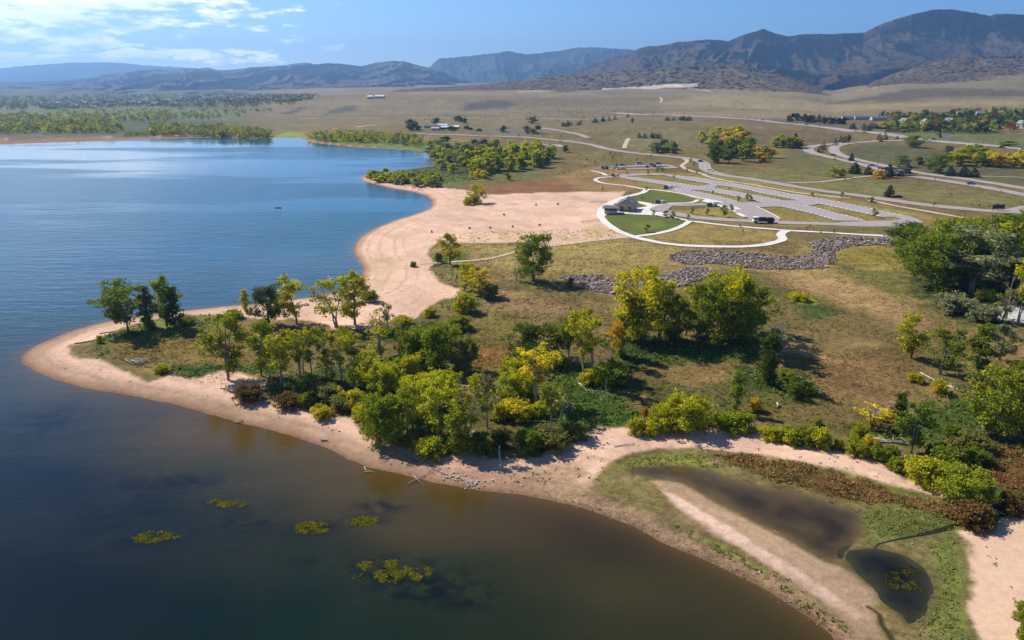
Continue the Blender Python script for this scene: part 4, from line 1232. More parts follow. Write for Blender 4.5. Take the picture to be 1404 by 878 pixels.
PROTO['sparse'] = [grow('sparse', 11, 2.6, .28, 2, 16, 20, .24, .75, 60 + i, 'oval', M_PALEBARK, .4, 5) for i in range(2)]
PROTO['bush'] = [grow('bush', 3.2, 2.6, .02, 5, 45, 26, .19, .62, 70 + i, 'bush', M_BARK, .02, 0, .02, 2) for i in range(3)]
PROTO['willow'] = [grow('willow', 5.5, 3.6, .06, 6, 60, 30, .20, .85, 75 + i, 'bush', M_BARK, .03, 0, .02, 2) for i in range(3)]
PROTO['dead'] = [grow('dead', 9, 3.2, .25, 2, 22, 0, .2, .5, 80 + i, 'oval', M_PALEBARK, 1, 9) for i in range(3)]
PROTO['sapling'] = [grow('sapling', 3.2, .7, .2, 1, 9, 16, .16, .38, 90 + i, 'oval', M_BARK, 0, 0, .014, 1) for i in range(2)]
PROTO['far'] = [grow('far', 9, 3.0, .16, 1, 12, 13, .62, 1.25, 100 + i, 'oval', M_BARK, .03, 0, .02, 1) for i in range(4)]
PROTO['farcol'] = [grow('farcol', 9, 1.9, .10, 1, 11, 13, .55, 1.05, 110 + i, 'column', M_BARK, .03, 0, .02, 1) for i in range(3)]
PROTO['farbush'] = [grow('farbush', 3, 2.2, .02, 2, 12, 13, .42, .8, 120 + i, 'bush', M_BARK, .03, 0, .02, 1) for i in range(3)]
PROTO['pine'] = [pine(130), pine(131)]
PROTO['farpine'] = [pine(135, 9., True), pine(136, 9., True)]

# leaf tints: base colour and how far the crown has turned (0 = none, 1 = all)
TINT = {
    'dk': (0.080, 0.115, 0.014), 'green': (0.155, 0.195, 0.018), 'mid': (0.250, 0.275, 0.022), 'lime': (0.40, 0.38, 0.02), 'olive': (0.20, 0.195, 0.05), 'grey': (0.23, 0.24, 0.12),
    'yel': (0.40, 0.34, 0.02), 'gold': (0.60, 0.40, 0.02), 'orange': (0.52, 0.22, 0.03), 'brown': (0.17, 0.105, 0.035), 'pine': (0.022, 0.045, 0.018), 'bluepine': (0.035, 0.060, 0.040), 'red': (0.20, 0.05, 0.02),
}
prng = random.Random(5)
_n = {}


def plant(kind, tint, turn, xyz, h, wpx_m, name='tree', label=None, cat=None, group=None, seed=None):
    ps = PROTO[kind]
    i = _n.get(kind, 0); _n[kind] = i + 1
    tm, cm, H0, W0 = ps[(i if seed is None else seed) % len(ps)]
    root = bpy.data.objects.new(name, None); COL.objects.link(root)
    root.empty_display_size = .3
    root.location = xyz
    root.rotation_euler = (0, 0, prng.uniform(0, 6.283))
    sx = wpx_m / W0
    root.scale = (sx, sx * prng.uniform(.92, 1.08), h / H0)
    root['label'] = label; root['category'] = cat or name.replace('_', ' ')
    if group: root['group'] = group
    t = put('trunk' if name not in ('shrub',) else 'stem', tm, root)
    if cm is not None:
        c = put('crown' if name not in ('shrub',) else 'foliage', cm, root)
        v = prng.uniform(.9, 1.12)
        b = TINT[tint]
        c.color = (b[0] * v * prng.uniform(.95, 1.05), b[1] * v, b[2] * v, max(0, min(1, .15 + turn * .60)))
    return root


def plant_px(kind, tint, turn, u, vb, vt, wpx, **kw):
    p = at1(u, vb)
    h = metres_up(p[0], p[1], p[2], vt)
    wm = wpx * depth_of(*p) / FPX
    return plant(kind, tint, turn, p, max(h, .4), wm, **kw)

# ------------------------------------------------------------------ trees one by one (kind, tint, turn, u, base row, top row, width px, label)
SPIT = 'trees on the sandy spit'
TREES = [
 ('spread', 'green', .05, 177, 454, 389, 62, 'dark green vase-shaped cottonwood nearest the tip of the sandy spit'),
 ('column', 'green', .05, 206, 449, 391, 26, 'slim green tree between the two large trees near the spit tip'),
 ('oval', 'mid', .30, 229, 448, 378, 34, 'tall tree with yellow-tinged top and bare lower trunk by the spit tip'),
 ('column', 'dk', 0, 240, 449, 392, 24, 'very dark narrow tree leafy to the ground behind the spit tip'),
 ('oval', 'mid', .22, 312, 522, 430, 60, 'broad green tree alone on the pink sand, shadow falling on the beach'),
 ('column', 'lime', .1, 338, 428, 396, 15, 'small pale spire-shaped tree at the water side of the spit'),
 ('round', 'dk', .02, 369, 446, 390, 42, 'round dark green tree in the back row beside the bay'),
 ('oval', 'mid', .58, 408, 444, 377, 50, 'tree with bright yellow upper half standing by the bay'),
 ('patchy', 'lime', .12, 462, 449, 379, 44, 'half bare tree with grey branches showing, beside the bay'),
 ('oval', 'lime', .22, 487, 446, 373, 42, 'tall lime green tree next to the open pink beach'),
 ('oval', 'mid', .30, 357, 516, 438, 42, 'green tree with yellow flecks leaning over the spit beach'),
 ('tall', 'lime', .30, 387, 530, 456, 40, 'lime tree with thin leaning trunk at the edge of the spit sand'),
 ('tall', 'lime', .40, 372, 525, 470, 24, 'narrow lime tree behind the leaning trunk on the spit'),
 ('tall', 'lime', .36, 413, 520, 446, 34, 'tall thin yellow-green tree right of the leaning lime tree'),
 ('tall', 'green', .15, 428, 516, 462, 26, 'shorter green tree with slanting bare stem in the spit grove'),
 ('tall', 'mid', .20, 448, 519, 446, 40, 'mid green tree with several pale trunks in the spit grove'),
 ('tall', 'yel', .55, 468, 527, 452, 32, 'golden topped thin tree with single pale trunk in the spit grove'),
 ('sparse', 'lime', .3, 456, 526, 474, 18, 'thin short tree between pale trunks, low in the spit grove'),
 ('tall', 'mid', .35, 489, 505, 449, 38, 'green and yellow tree at the right end of the pale-trunk grove'),
 ('dead', 'grey', 0, 417, 515, 434, 26, 'leafless grey tree standing in the middle of the spit grove'),
 ('sparse', 'grey', .1, 532, 449, 414, 20, 'small pale umbrella-topped tree in front of the open pink beach'),
 ('sparse', 'lime', .15, 522, 494, 425, 32, 'ragged half-dead tree with narrow green top before the beach'),
 ('sparse', 'mid', .2, 549, 505, 440, 16, 'thin bare-stemmed tree between the willows and the beach'),
 ('willow', 'mid', .05, 586, 508, 447, 58, 'round-headed green willow left of the brown hollow'),
 ('willow', 'mid', .02, 611, 482, 446, 46, 'dense green willow farthest up the slope from the spit'),
 ('willow', 'olive', .1, 635, 507, 461, 42, 'olive willow at the rim of the brown hollow'),
 ('willow', 'mid', .1, 565, 500, 452, 40, 'mid green willow left of the round-headed willow'),
 ('tall', 'lime', .35, 640, 610, 512, 62, 'largest yellow-green tree above the shore, trunk in the sand'),
 ('oval', 'lime', .38, 607, 606, 520, 54, 'yellow-green tree left of the largest shore tree'),
 ('column', 'mid', .15, 630, 622, 562, 32, 'low mid green tree in front of the largest shore tree'),
 ('patchy', 'grey', .15, 668, 587, 508, 32, 'thin tree with bare grey branches right of the largest shore tree'),
 ('tall', 'gold', .82, 733, 556, 478, 50, 'bright golden tree in the middle of the woodland'),
 ('tall', 'mid', .28, 757, 588, 524, 30, 'thin green tree above the crossed white logs'),
 ('tall', 'mid', .32, 770, 577, 518, 26, 'slim tree just behind the crossed white logs'),
 ('round', 'dk', .03, 741, 500, 449, 64, 'wide dark green round tree at the top edge of the woodland'),
 ('willow', 'mid', .05, 528, 604, 540, 62, 'large green willow at the edge of the lower beach'),
 ('oval', 'mid', .15, 566, 590, 530, 44, 'green tree between the beach willow and the yellow-green grove'),
 ('tall', 'mid', .15, 780, 500, 431, 24, 'sparse pale-stemmed tree at the left end of the tall stand'),
 ('tall', 'lime', .45, 791, 503, 424, 28, 'second pale-stemmed tree of the tall stand, yellowing'),
 ('tall', 'lime', .45, 799, 524, 419, 46, 'tallest yellow-green tree of the stand with a long bare stem'),
 ('tall', 'lime', .50, 812, 510, 428, 38, 'yellowish tree right of the tallest of the stand'),
 ('tall', 'orange', .60, 837, 498, 438, 26, 'narrow orange tree at the right end of the tall stand'),
 ('oval', 'green', .1, 861, 465, 402, 44, 'plain green tree left of the big yellow tree'),
 ('round', 'lime', .62, 882, 468, 371, 70, 'big bright yellow tree with a wide crown by the stone bank'),
 ('oval', 'mid', .32, 905, 470, 390, 48, 'green and yellow tree pressed against the big yellow tree'),
 ('oval', 'mid', .3, 928, 467, 404, 38, 'slim yellow-green tree filling the gap right of the big yellow tree'),
 ('oval', 'lime', .3, 940, 460, 394, 40, 'yellow-green tree just left of the dark one in the upper group'),
 ('column', 'mid', .3, 850, 488, 428, 26, 'narrow green tree between the orange one and the plain green one'),
 ('oval', 'green', .10, 954, 474, 383, 58, 'dark green tree in the middle of the big upper group'),
 ('round', 'lime', .36, 990, 468, 368, 68, 'tall yellow-green tree crowning the big upper group'),
 ('oval', 'mid', .20, 1002, 470, 392, 48, 'mid green tree in front of the tall yellow-green crown'),
 ('round', 'mid', .16, 1020, 463, 380, 66, 'green rounded tree on the right side of the big upper group'),
 ('oval', 'green', .08, 1036, 456, 396, 40, 'outermost green tree of the big upper group, long shadow beside it'),
 ('oval', 'lime', .34, 972, 458, 386, 44, 'yellow-flecked tree behind the dark one in the big upper group'),
 ('column', 'dk', .03, 1053, 527, 457, 30, 'lone dark slender tree on the open slope'),
 ('sparse', 'grey', .05, 1066, 498, 439, 24, 'pale sparse tree behind the lone dark slender tree'),
 ('column', 'mid', .12, 1006, 563, 510, 20, 'small pale green spire tree below the open slope'),
 ('dead', 'grey', 0, 829, 555, 519, 16, 'little bare tree with thin grey stem on the green patch'),
 ('oval', 'yel', .42, 617, 363, 320, 34, 'tree half bright yellow, half green beside the open beach'),
 ('oval', 'lime', .15, 636, 399, 359, 34, 'small lime green tree with visible stem near the beach edge'),
 ('oval', 'yel', .72, 657, 404, 364, 38, 'small golden yellow tree next to the lime green one'),
 ('dead', 'grey', 0, 708, 386, 343, 30, 'bare grey tree leaning beside the big lone green tree'),
 ('round', 'green', .08, 731, 386, 322, 52, 'big lone green tree on the open grass above the stones'),
 ('round', 'yel', .48, 655, 279, 253, 26, 'single yellow tree in the middle of the wide beach'),
 ('round', 'dk', .03, 1250, 350, 306, 46, 'dark green tree at the left corner of the right-hand grove'),
 ('round', 'green', .16, 1274, 396, 318, 66, 'leafy green tree with pale forked trunk at the front of the grove'),
 ('round', 'mid', .34, 1298, 384, 302, 60, 'yellow-flecked tree behind the forked trunk in the grove'),
 ('patchy', 'grey', .30, 1331, 402, 310, 82, 'huge old tree with thick dark trunk and bare grey limbs'),
 ('round', 'green', .25, 1353, 386, 294, 62, 'green tree rising behind the huge old tree'),
 ('round', 'lime', .32, 1376, 392, 304, 58, 'yellowing tree right of the huge old tree'),
 ('round', 'green', .30, 1398, 400, 300, 62, 'green and gold tree at the edge of the frame in the grove'),
 ('column', 'mid', .20, 1398, 372, 286, 26, 'highest spire-like green top of the right-hand grove'),
 ('round', 'green', .1, 1262, 372, 316, 56, 'dense green tree filling the left side of the right-hand grove'),
 ('round', 'mid', .3, 1312, 374, 300, 62, 'yellow-dotted tree at the top of the right-hand grove, left of the old tree'),
 ('round', 'green', .12, 1290, 392, 330, 52, 'dark low-crowned tree between the forked trunk and the old tree'),
 ('oval', 'green', .1, 1316, 396, 340, 46, 'dark slim-trunked tree just left of the old tree'),
 ('round', 'green', .1, 1362, 400, 330, 60, 'shaded dark tree right behind the old grey-limbed tree'),
 ('round', 'dk', .1, 1388, 408, 340, 56, 'very dark tree behind the silver-grey bare tree'),
 ('round', 'green', .25, 1415, 410, 310, 70, 'broad green tree mostly outside the frame at the grove'),
 ('tall', 'lime', .55, 1396, 442, 356, 32, 'tall thin tree with golden tuft and pale stem by the pale gravel'),
 ('dead', 'grey', 0, 1379, 437, 374, 40, 'bare silver-grey tree standing by the pale gravel'),
 ('sparse', 'olive', .3, 1374, 440, 396, 30, 'small tree with thin yellowish leaves by the pale gravel'),
 ('oval', 'lime', .34, 1251, 491, 434, 42, 'yellow-green tree with several dark stems on the brown slope'),
 ('oval', 'green', .06, 1288, 514, 448, 52, 'solid green tree right of the one with several dark stems'),
 ('column', 'green', .08, 1338, 505, 444, 36, 'green column-shaped tree above the golden flecked one'),
 ('oval', 'grey', .25, 1370, 494, 445, 38, 'pale yellowish tree with a long shadow on the brown slope'),
 ('round', 'mid', .36, 1362, 594, 502, 70, 'large green tree with golden branches and pale trunk beside the rusty marsh'),
 ('round', 'green', .10, 1400, 592, 500, 60, 'dark leaning tree cut by the frame beside the rusty marsh'),
 ('oval', 'green', .08, 1249, 622, 553, 42, 'twin-stemmed small green tree on the sand bank'),
 ('column', 'dk', .05, 1232, 575, 538, 20, 'small dark tree behind the twin-stemmed one'),
 ('sparse', 'orange', .85, 1195, 584, 554, 28, 'small bright orange tree beside the fallen trunks'),
 ('oval', 'green', .10, 1092, 545, 520, 26, 'low windblown green tree with long thin shadow on the slope'),
]
for i, (k_, tn, tr_, u, vb, vt, wp, lab) in enumerate(TREES):
    nm = 'bare_tree' if k_ == 'dead' else 'tree'
    plant_px(k_, tn, tr_, u, vb, vt, wp * (1.06 if (u > 1235 and vb < 410) else 1.02 if k_ in ('round', 'oval') and vb > 400 else .92), name=nm, label=lab, cat='tree')

# ------------------------------------------------------------------ shrubs one by one
SHRUBS = [
 ('mid', .2, 206, 452, 437, 14, 'small green shrub under the slim tree by the spit tip'),
 ('lime', .3, 222, 510, 500, 20, 'yellowish shrub beside the grey driftwood heap'),
 ('lime', .1, 137, 470, 460, 10, 'tiny green shrub at the end of the fallen trunk'),
 ('olive', .1, 322, 436, 425, 22, 'olive shrub behind the lone sand tree'),
 ('olive', .3, 255, 444, 436, 26, 'flat olive shrub on the bay side of the spit'),
 ('brown', 0, 342, 550, 529, 40, 'brown leafless-looking shrub below the lone sand tree'),
 ('brown', 0, 400, 556, 540, 44, 'low brownish shrub under the pale-trunk grove'),
 ('mid', .1, 418, 558, 540, 22, 'fresh green shrub amid the brown ones on the spit'),
 ('mid', .12, 425, 534, 515, 34, 'green shrub at the foot of the pale trunks'),
 ('olive', .35, 448, 548, 528, 44, 'wide olive and yellow shrub at the front of the grove'),
 ('olive', .2, 470, 560, 542, 36, 'grey-green shrub left of the shore opening'),
 ('lime', .5, 440, 573, 557, 32, 'bright yellow-green shrub alone on the lower sand'),
 ('lime', .3, 498, 575, 555, 30, 'yellow-green shrub at the left of the beach willow'),
 ('lime', .5, 487, 560, 535, 30, 'lime shrub deep in the woodland edge'),
 ('lime', .3, 508, 530, 484, 54, 'tall lime shrub mass with a rounded yellow top'),
 ('lime', .22, 528, 540, 496, 50, 'green-yellow shrub mass right of the tall lime one'),
 ('mid', .3, 540, 520, 490, 36, 'mid green shrub behind the lime masses'),
 ('lime', .4, 563, 520, 486, 34, 'bright lime shrub left of the round-headed willow'),
 ('lime', .35, 578, 552, 515, 66, 'broad arching yellow-green shrub in the woodland centre'),
 ('lime', .3, 604, 540, 508, 44, 'yellow-green shrub above the largest shore tree'),
 ('green', .1, 583, 604, 575, 36, 'shaded green shrub between the beach trees'),
 ('olive', .2, 568, 612, 590, 26, 'olive shrub on the woodland edge over the lower beach'),
 ('lime', .42, 589, 624, 603, 46, 'bright yellow-green shrub on the pink sand near the heap of stones'),
 ('lime', .38, 620, 619, 604, 20, 'small yellow shrub right of the bright one on the sand'),
 ('green', .05, 657, 622, 594, 32, 'dark green shrub at the foot of the leaning white stump'),
 ('dk', 0, 684, 612, 590, 26, 'small dark shrub between the two white logs'),
 ('green', .1, 722, 620, 590, 38, 'dark green shrub with long shadow on the sand edge'),
 ('olive', .28, 753, 612, 588, 52, 'sprawling olive shrub above the sandy hollow'),
 ('olive', .2, 786, 600, 580, 34, 'greyish shrub at the right of the sprawling olive one'),
 ('lime', .3, 700, 548, 512, 56, 'yellow-green shrub mass left of the golden tree'),
 ('lime', .25, 718, 540, 520, 36, 'lime shrub at the foot of the golden tree'),
 ('yel', .55, 706, 573, 550, 46, 'bright yellow shrub below the golden tree'),
 ('lime', .5, 684, 574, 552, 28, 'lime yellow shrub left of the bright yellow one'),
 ('lime', .3, 740, 570, 552, 30, 'green-yellow shrub right of the bright yellow one'),
 ('lime', .3, 705, 520, 492, 38, 'rounded lime shrub below the wide dark round tree'),
 ('mid', .1, 762, 505, 484, 30, 'green shrub at the right foot of the wide dark round tree'),
 ('lime', .45, 809, 526, 508, 34, 'yellow shrub under the tall pale-stemmed stand'),
 ('mid', .1, 838, 524, 498, 52, 'dark shrub mass in the shade right of the tall stand'),
 ('lime', .4, 868, 458, 440, 20, 'yellow shrub beneath the big upper group'),
 ('mid', .2, 917, 462, 446, 28, 'green shrub between the big yellow tree and its neighbours'),
 ('lime', .3, 940, 588, 540, 68, 'largest yellow-green rounded shrub at the edge of the sand track'),
 ('lime', .4, 906, 590, 562, 34, 'left shoulder shrub of the largest rounded one'),
 ('lime', .45, 894, 596, 578, 24, 'yellow-green shrub just left of the largest rounded one'),
 ('lime', .15, 872, 595, 574, 26, 'fresh green shrub at the left end of the sand track shrubs'),
 ('mid', .2, 985, 584, 568, 30, 'green shrub right of the largest rounded one'),
 ('mid', .2, 1008, 589, 566, 46, 'wide green shrub by the small pale spire tree'),
 ('gold', .4, 1035, 563, 547, 20, 'small golden shrub on the open green slope'),
 ('orange', .6, 884, 570, 558, 9, 'tiny orange shrub left of the largest rounded shrub'),
 ('lime', .3, 1055, 601, 586, 30, 'lime shrub starting the line along the pale sand track'),
 ('lime', .15, 1080, 607, 586, 34, 'bright green shrub second along the pale sand track'),
 ('mid', .15, 1102, 609, 586, 34, 'mid green shrub third along the pale sand track'),
 ('lime', .35, 1122, 612, 588, 32, 'yellow-topped shrub fourth along the pale sand track'),
 ('mid', .05, 1149, 615, 602, 14, 'small dark green shrub after the gap along the track'),
 ('mid', .1, 1173, 624, 604, 28, 'rounded green shrub left of the golden one on the track'),
 ('gold', .7, 1192, 620, 598, 18, 'golden shrub in the line along the track'),
 ('mid', .2, 1207, 632, 610, 32, 'green shrub in front of the golden one on the track'),
 ('mid', .1, 1223, 628, 612, 18, 'little green shrub before the twin-stemmed tree'),
 ('lime', .35, 1178, 604, 582, 20, 'upright yellow-green shrub beside the small orange tree'),
 ('mid', .1, 1121, 584, 574, 14, 'small yellowish shrub on the slope above the track'),
 ('olive', .2, 1213, 592, 578, 28, 'dull green shrub by the fallen trunks'),
 ('lime', .30, 1263, 659, 630, 54, 'yellow and green shrub at the end of the pale track'),
 ('mid', .15, 1228, 644, 628, 28, 'yellowish shrub left of the yellow and green one'),
 ('mid', .05, 1318, 686, 645, 72, 'big feathery green willow shrub beside the rusty marsh'),
 ('mid', .02, 1302, 662, 640, 40, 'feathery green willow shrub behind the big one'),
 ('green', .02, 1298, 642, 616, 48, 'dark feathery shrub above the pair of willow shrubs'),
 ('dk', 0, 1285, 628, 610, 34, 'very dark low shrub behind the feathery shrubs'),
 ('green', .1, 1306, 600, 584, 22, 'dark shrub on the slope above the rusty marsh'),
 ('olive', 0, 1330, 614, 592, 46, 'grey-green shrub along the upper rim of the rusty marsh'),
 ('grey', 0, 1362, 600, 586, 40, 'pale grey-green shrub under the golden-branched tree'),
 ('green', 0, 1338, 634, 616, 34, 'green shrub standing inside the rusty marsh'),
 ('brown', .05, 1329, 720, 692, 54, 'rusty brown shrub beside the inlet of the stream'),
 ('brown', .05, 1388, 704, 676, 42, 'second rusty brown shrub right of the inlet'),
 ('green', 0, 1356, 716, 700, 20, 'green shrub between the two rusty brown ones'),
 ('mid', 0, 1402, 850, 826, 24, 'green shrub on the right-hand pale beach, cut by the frame'),
 ('mid', 0, 1404, 880, 852, 22, 'lower green shrub at the frame edge on the pale beach'),
 ('yel', .5, 1255, 524, 512, 20, 'small yellow shrub at the foot of the solid green tree'),
 ('yel', .6, 1287, 540, 522, 20, 'yellow shrub below the solid green tree'),
 ('mid', .2, 1345, 570, 550, 34, 'lime shrub under the left side of the golden-branched tree'),
 ('grey', .05, 1310, 428, 404, 54, 'silvery shrub mass at the front of the right-hand grove'),
 ('grey', .05, 1350, 440, 420, 40, 'silvery green shrub beside the pale gravel'),
 ('green', .05, 1292, 404, 392, 22, 'dark shrub by the forked trunk in the grove'),
 ('lime', .2, 1350, 412, 396, 22, 'lime shrub right of the thick dark trunk'),
 ('lime', .15, 638, 427, 402, 32, 'rounded lime shrub below the pair of small trees'),
 ('olive', .3, 672, 408, 390, 32, 'feathery olive shrub behind the small golden tree'),
 ('green', .05, 602, 359, 346, 12, 'dark green shrub left of the half yellow tree'),
 ('olive', .1, 567, 366, 359, 9, 'small brown-green tuft alone on the beach left of the trees'),
 ('green', .05, 782, 394, 381, 10, 'small round green shrub at the left edge of the stones'),
 ('green', 0, 508, 413, 399, 22, 'green shrub leaning over the beach with a dark shadow'),
 ('mid', .1, 628, 452, 434, 36, 'green shrub between the lower willows and the grass'),
 ('lime', .15, 590, 434, 422, 20, 'lime shrub at the lower edge of the wide beach'),
 ('lime', .2, 552, 444, 434, 28, 'lime yellow shrub by the umbrella-topped tree'),
 ('lime', .5, 1097, 412, 402, 26, 'bright yellow weedy shrub on the upper brown slope'),
 ('mid', .1, 1078, 520, 508, 24, 'green shrub behind the low windblown tree'),
 ('lime', .2, 1105, 540, 524, 20, 'green shrub right of the low windblown tree'),
 ('lime', .3, 642, 281, 270, 14, 'small shrub beside the single yellow beach tree'),
 ('mid', .2, 651, 280, 270, 9, 'dark small shrub at the foot of the single yellow beach tree'),
]
for tn, tr_, u, vb, vt, wp, lab in SHRUBS:
    hh = vb - vt
    plant_px('willow' if wp > 44 and hh > 30 else 'bush', tn, tr_, u, vb, vt, wp * .86, name='shrub', label=lab, cat='shrub')


def scatter_in(pts, n, seed):
    """n places spread evenly (in the sighted outline) over a patch of land."""
    r = np.random.default_rng(seed); P_ = np.array(pts, float)
    out_ = []
    lo, hi = P_.min(0), P_.max(0)
    while len(out_) < n:
        q = r.uniform(lo, hi, (n * 4, 2))
        d = sdf(P_, q[:, 0], q[:, 1], 5)
        for c in q[d < 0]:
            if all((c[0] - o[0]) ** 2 + ((c[1] - o[1]) * 3) ** 2 > 9 for o in out_[-60:]) or len(out_) < 1 or r.uniform() < .15:
                out_.append(c)
            if len(out_) >= n: break
    return np.array(out_)


# woods, small groups and rows farther off; look-alikes share label and group
def wood(pts, n, kinds, tints, hpx, wpx, label, group, seed, name='tree', cat='tree'):
    q = scatter_in(pts, n, seed) if not isinstance(pts, list) or len(pts[0]) == 2 and n else np.array(pts)
    P3 = at(q)
    for (u, v), p in zip(q, P3):
        h = prng.uniform(*hpx); w_ = prng.uniform(*wpx)
        z1 = metres_up(p[0], p[1], p[2], v - h)
        tn, tu = prng.choice(tints)
        plant(prng.choice(kinds), tn, min(1, max(0, tu + prng.uniform(-.12, .12))), p, z1, w_ * depth_of(*p) / FPX, name=name, label=label, cat=cat, group=group)


G = 'mid'
wood([(640, 242), (662, 240), (700, 235), (724, 232), (758, 226), (758, 214), (735, 209), (700, 211), (664, 214), (640, 226)], 69, ['farcol', 'far'], [('lime', .25), ('lime', .35), ('lime', .1), ('mid', .2), ('lime', .5)], (17, 24), (11, 16),
     'upright green tree of the dense block of woodland beyond the beach', 'dense block of woodland beyond the beach', 1)
wood([(585, 212), (620, 206), (664, 204), (700, 206), (664, 213), (640, 224), (620, 240), (600, 232)], 36, ['far', 'sparse', 'far'], [('grey', .1), ('lime', .1), ('olive', .1), ('grey', .2), ('lime', .3)], (12, 20), (12, 18),
     'loose pale green tree between the bay and the dense block', 'loose trees between the bay and the dense block', 2)
wood([(504, 248), (516, 251), (560, 256), (600, 257), (600, 247), (540, 240), (510, 240)], 34, ['farbush', 'farbush', 'far'], [('lime', .2), ('mid', .1), ('grey', .1), ('lime', .35)], (7, 14), (10, 17),
     'low bushy tree standing along the narrow sandy hook', 'bushy trees along the narrow sandy hook', 4, 'shrub', 'shrub')  # low bushy trees, filed under the shrub name
wood([(646, 246), (668, 246), (668, 243), (648, 243)], 5, ['far'], [('gold', .8), ('yel', .8)], (8, 14), (8, 11), 'golden tree at the lower corner of the dense block', 'golden trees at the corner of the dense block', 5)
wood([(975, 224), (1030, 226), (1034, 214), (1000, 206), (975, 212)], 14, ['far', 'oval'], [('green', .1), ('mid', .2), ('green', .05)], (20, 27), (17, 24), 'green tree in the clump beyond the road bend', 'clump of trees beyond the road bend', 6)
wood([(960, 200), (1020, 204), (1032, 192), (1000, 188), (962, 192)], 11, ['far', 'oval'], [('yel', .5), ('lime', .45), ('gold', .5)], (14, 20), (15, 22), 'yellow tree behind the clump at the road bend', 'yellow trees behind the clump at the bend', 7)
wood([(1036, 222), (1056, 222), (1058, 214), (1040, 213)], 5, ['far'], [('olive', .5), ('gold', .4)], (12, 18), (13, 17), 'brownish yellow tree right of the clump at the bend', 'brownish trees right of the clump at the bend', 8)
wood([(1050, 204), (1094, 204), (1092, 198), (1056, 198)], 8, ['far'], [('mid', .3), ('lime', .4), ('olive', .2)], (13, 18), (12, 17), 'green and yellow tree in the row on the far meadow', 'row of trees on the far meadow', 9)
wood([(890, 210), (926, 211), (930, 206), (895, 204)], 9, ['far'], [('olive', .1), ('grey', .05), ('mid', .15)], (12, 17), (11, 15), 'dull green tree in the small group above the park road', 'small group above the park road', 10)
wood([(872, 190), (905, 192), (905, 189), (878, 187)], 6, ['farpine'], [('pine', 0)], (5, 9), (8, 12), 'small dark evergreen in the tight group on the dry hillside', 'tight evergreen group on the dry hillside', 11, 'pine_tree', 'conifer')
wood([(765, 172), (800, 168), (850, 163), (866, 160), (866, 162), (830, 167), (770, 175)], 17, ['farpine'], [('pine', 0), ('bluepine', 0)], (5, 7), (5, 8), 'tiny dark conifer in the row along the crest of the knoll', 'conifer row along the knoll', 12, 'pine_tree', 'conifer')
wood([(912, 166), (952, 166), (948, 164), (915, 164)], 10, ['farpine'], [('pine', 0)], (4, 7), (6, 9), 'dark conifer in the flat clump below the tan hills', 'flat conifer clump below the tan hills', 13, 'pine_tree', 'conifer')
wood([(1080, 167), (1156, 172), (1156, 168), (1082, 164)], 26, ['farpine', 'farpine', 'far'], [('pine', 0), ('bluepine', 0), ('dk', 0)], (7, 11), (7, 11), 'dark conifer of the windbreak left of the low grey buildings', 'windbreak left of the low grey buildings', 14, 'pine_tree', 'conifer')
wood([(1165, 179), (1240, 182), (1240, 177), (1170, 174)], 16, ['farpine', 'farpine'], [('pine', 0), ('bluepine', 0)], (5, 9), (8, 11), 'dark conifer of the low row beside the highway', 'low conifer row beside the highway', 15, 'pine_tree', 'conifer')
wood([(1310, 228), (1348, 230), (1350, 220), (1312, 218)], 9, ['far', 'oval'], [('mid', .2), ('lime', .3), ('yel', .4)], (18, 24), (18, 24), 'green tree at the left of the yellow row by the divided road', 'left part of the yellow row by the divided road', 16)
wood([(1336, 229), (1404, 233), (1450, 235), (1450, 226), (1404, 224), (1340, 222)], 17, ['far', 'oval'], [('yel', .6), ('gold', .5), ('lime', .5), ('orange', .5)], (14, 20), (16, 23), 'golden tree of the yellow row by the divided road', 'yellow row by the divided road', 17)
wood([(600, 172), (640, 176), (664, 180), (650, 181), (610, 180), (595, 178)], 15, ['farbush', 'farpine'], [('dk', 0), ('pine', 0)], (3, 5), (6, 10), 'dark bush around the white storage yard', 'dark bushes around the storage yard', 18, 'shrub', 'shrub')
wood([(560, 180), (575, 181), (572, 176), (562, 175)], 4, ['far'], [('dk', 0), ('green', 0)], (9, 13), (11, 15), 'dark round tree left of the white storage yard', 'dark round trees left of the storage yard', 19)
wood([(595, 170), (606, 170), (604, 167), (598, 167)], 3, ['far'], [('dk', 0)], (4, 6), (7, 9), 'far dark tree behind the white storage yard', 'far dark trees behind the storage yard', 20)
wood([(622, 167), (640, 172), (638, 168), (626, 165)], 4, ['far'], [('dk', 0), ('green', 0)], (6, 9), (7, 10), 'dark tree right behind the storage yard', 'dark trees right behind the storage yard', 21)

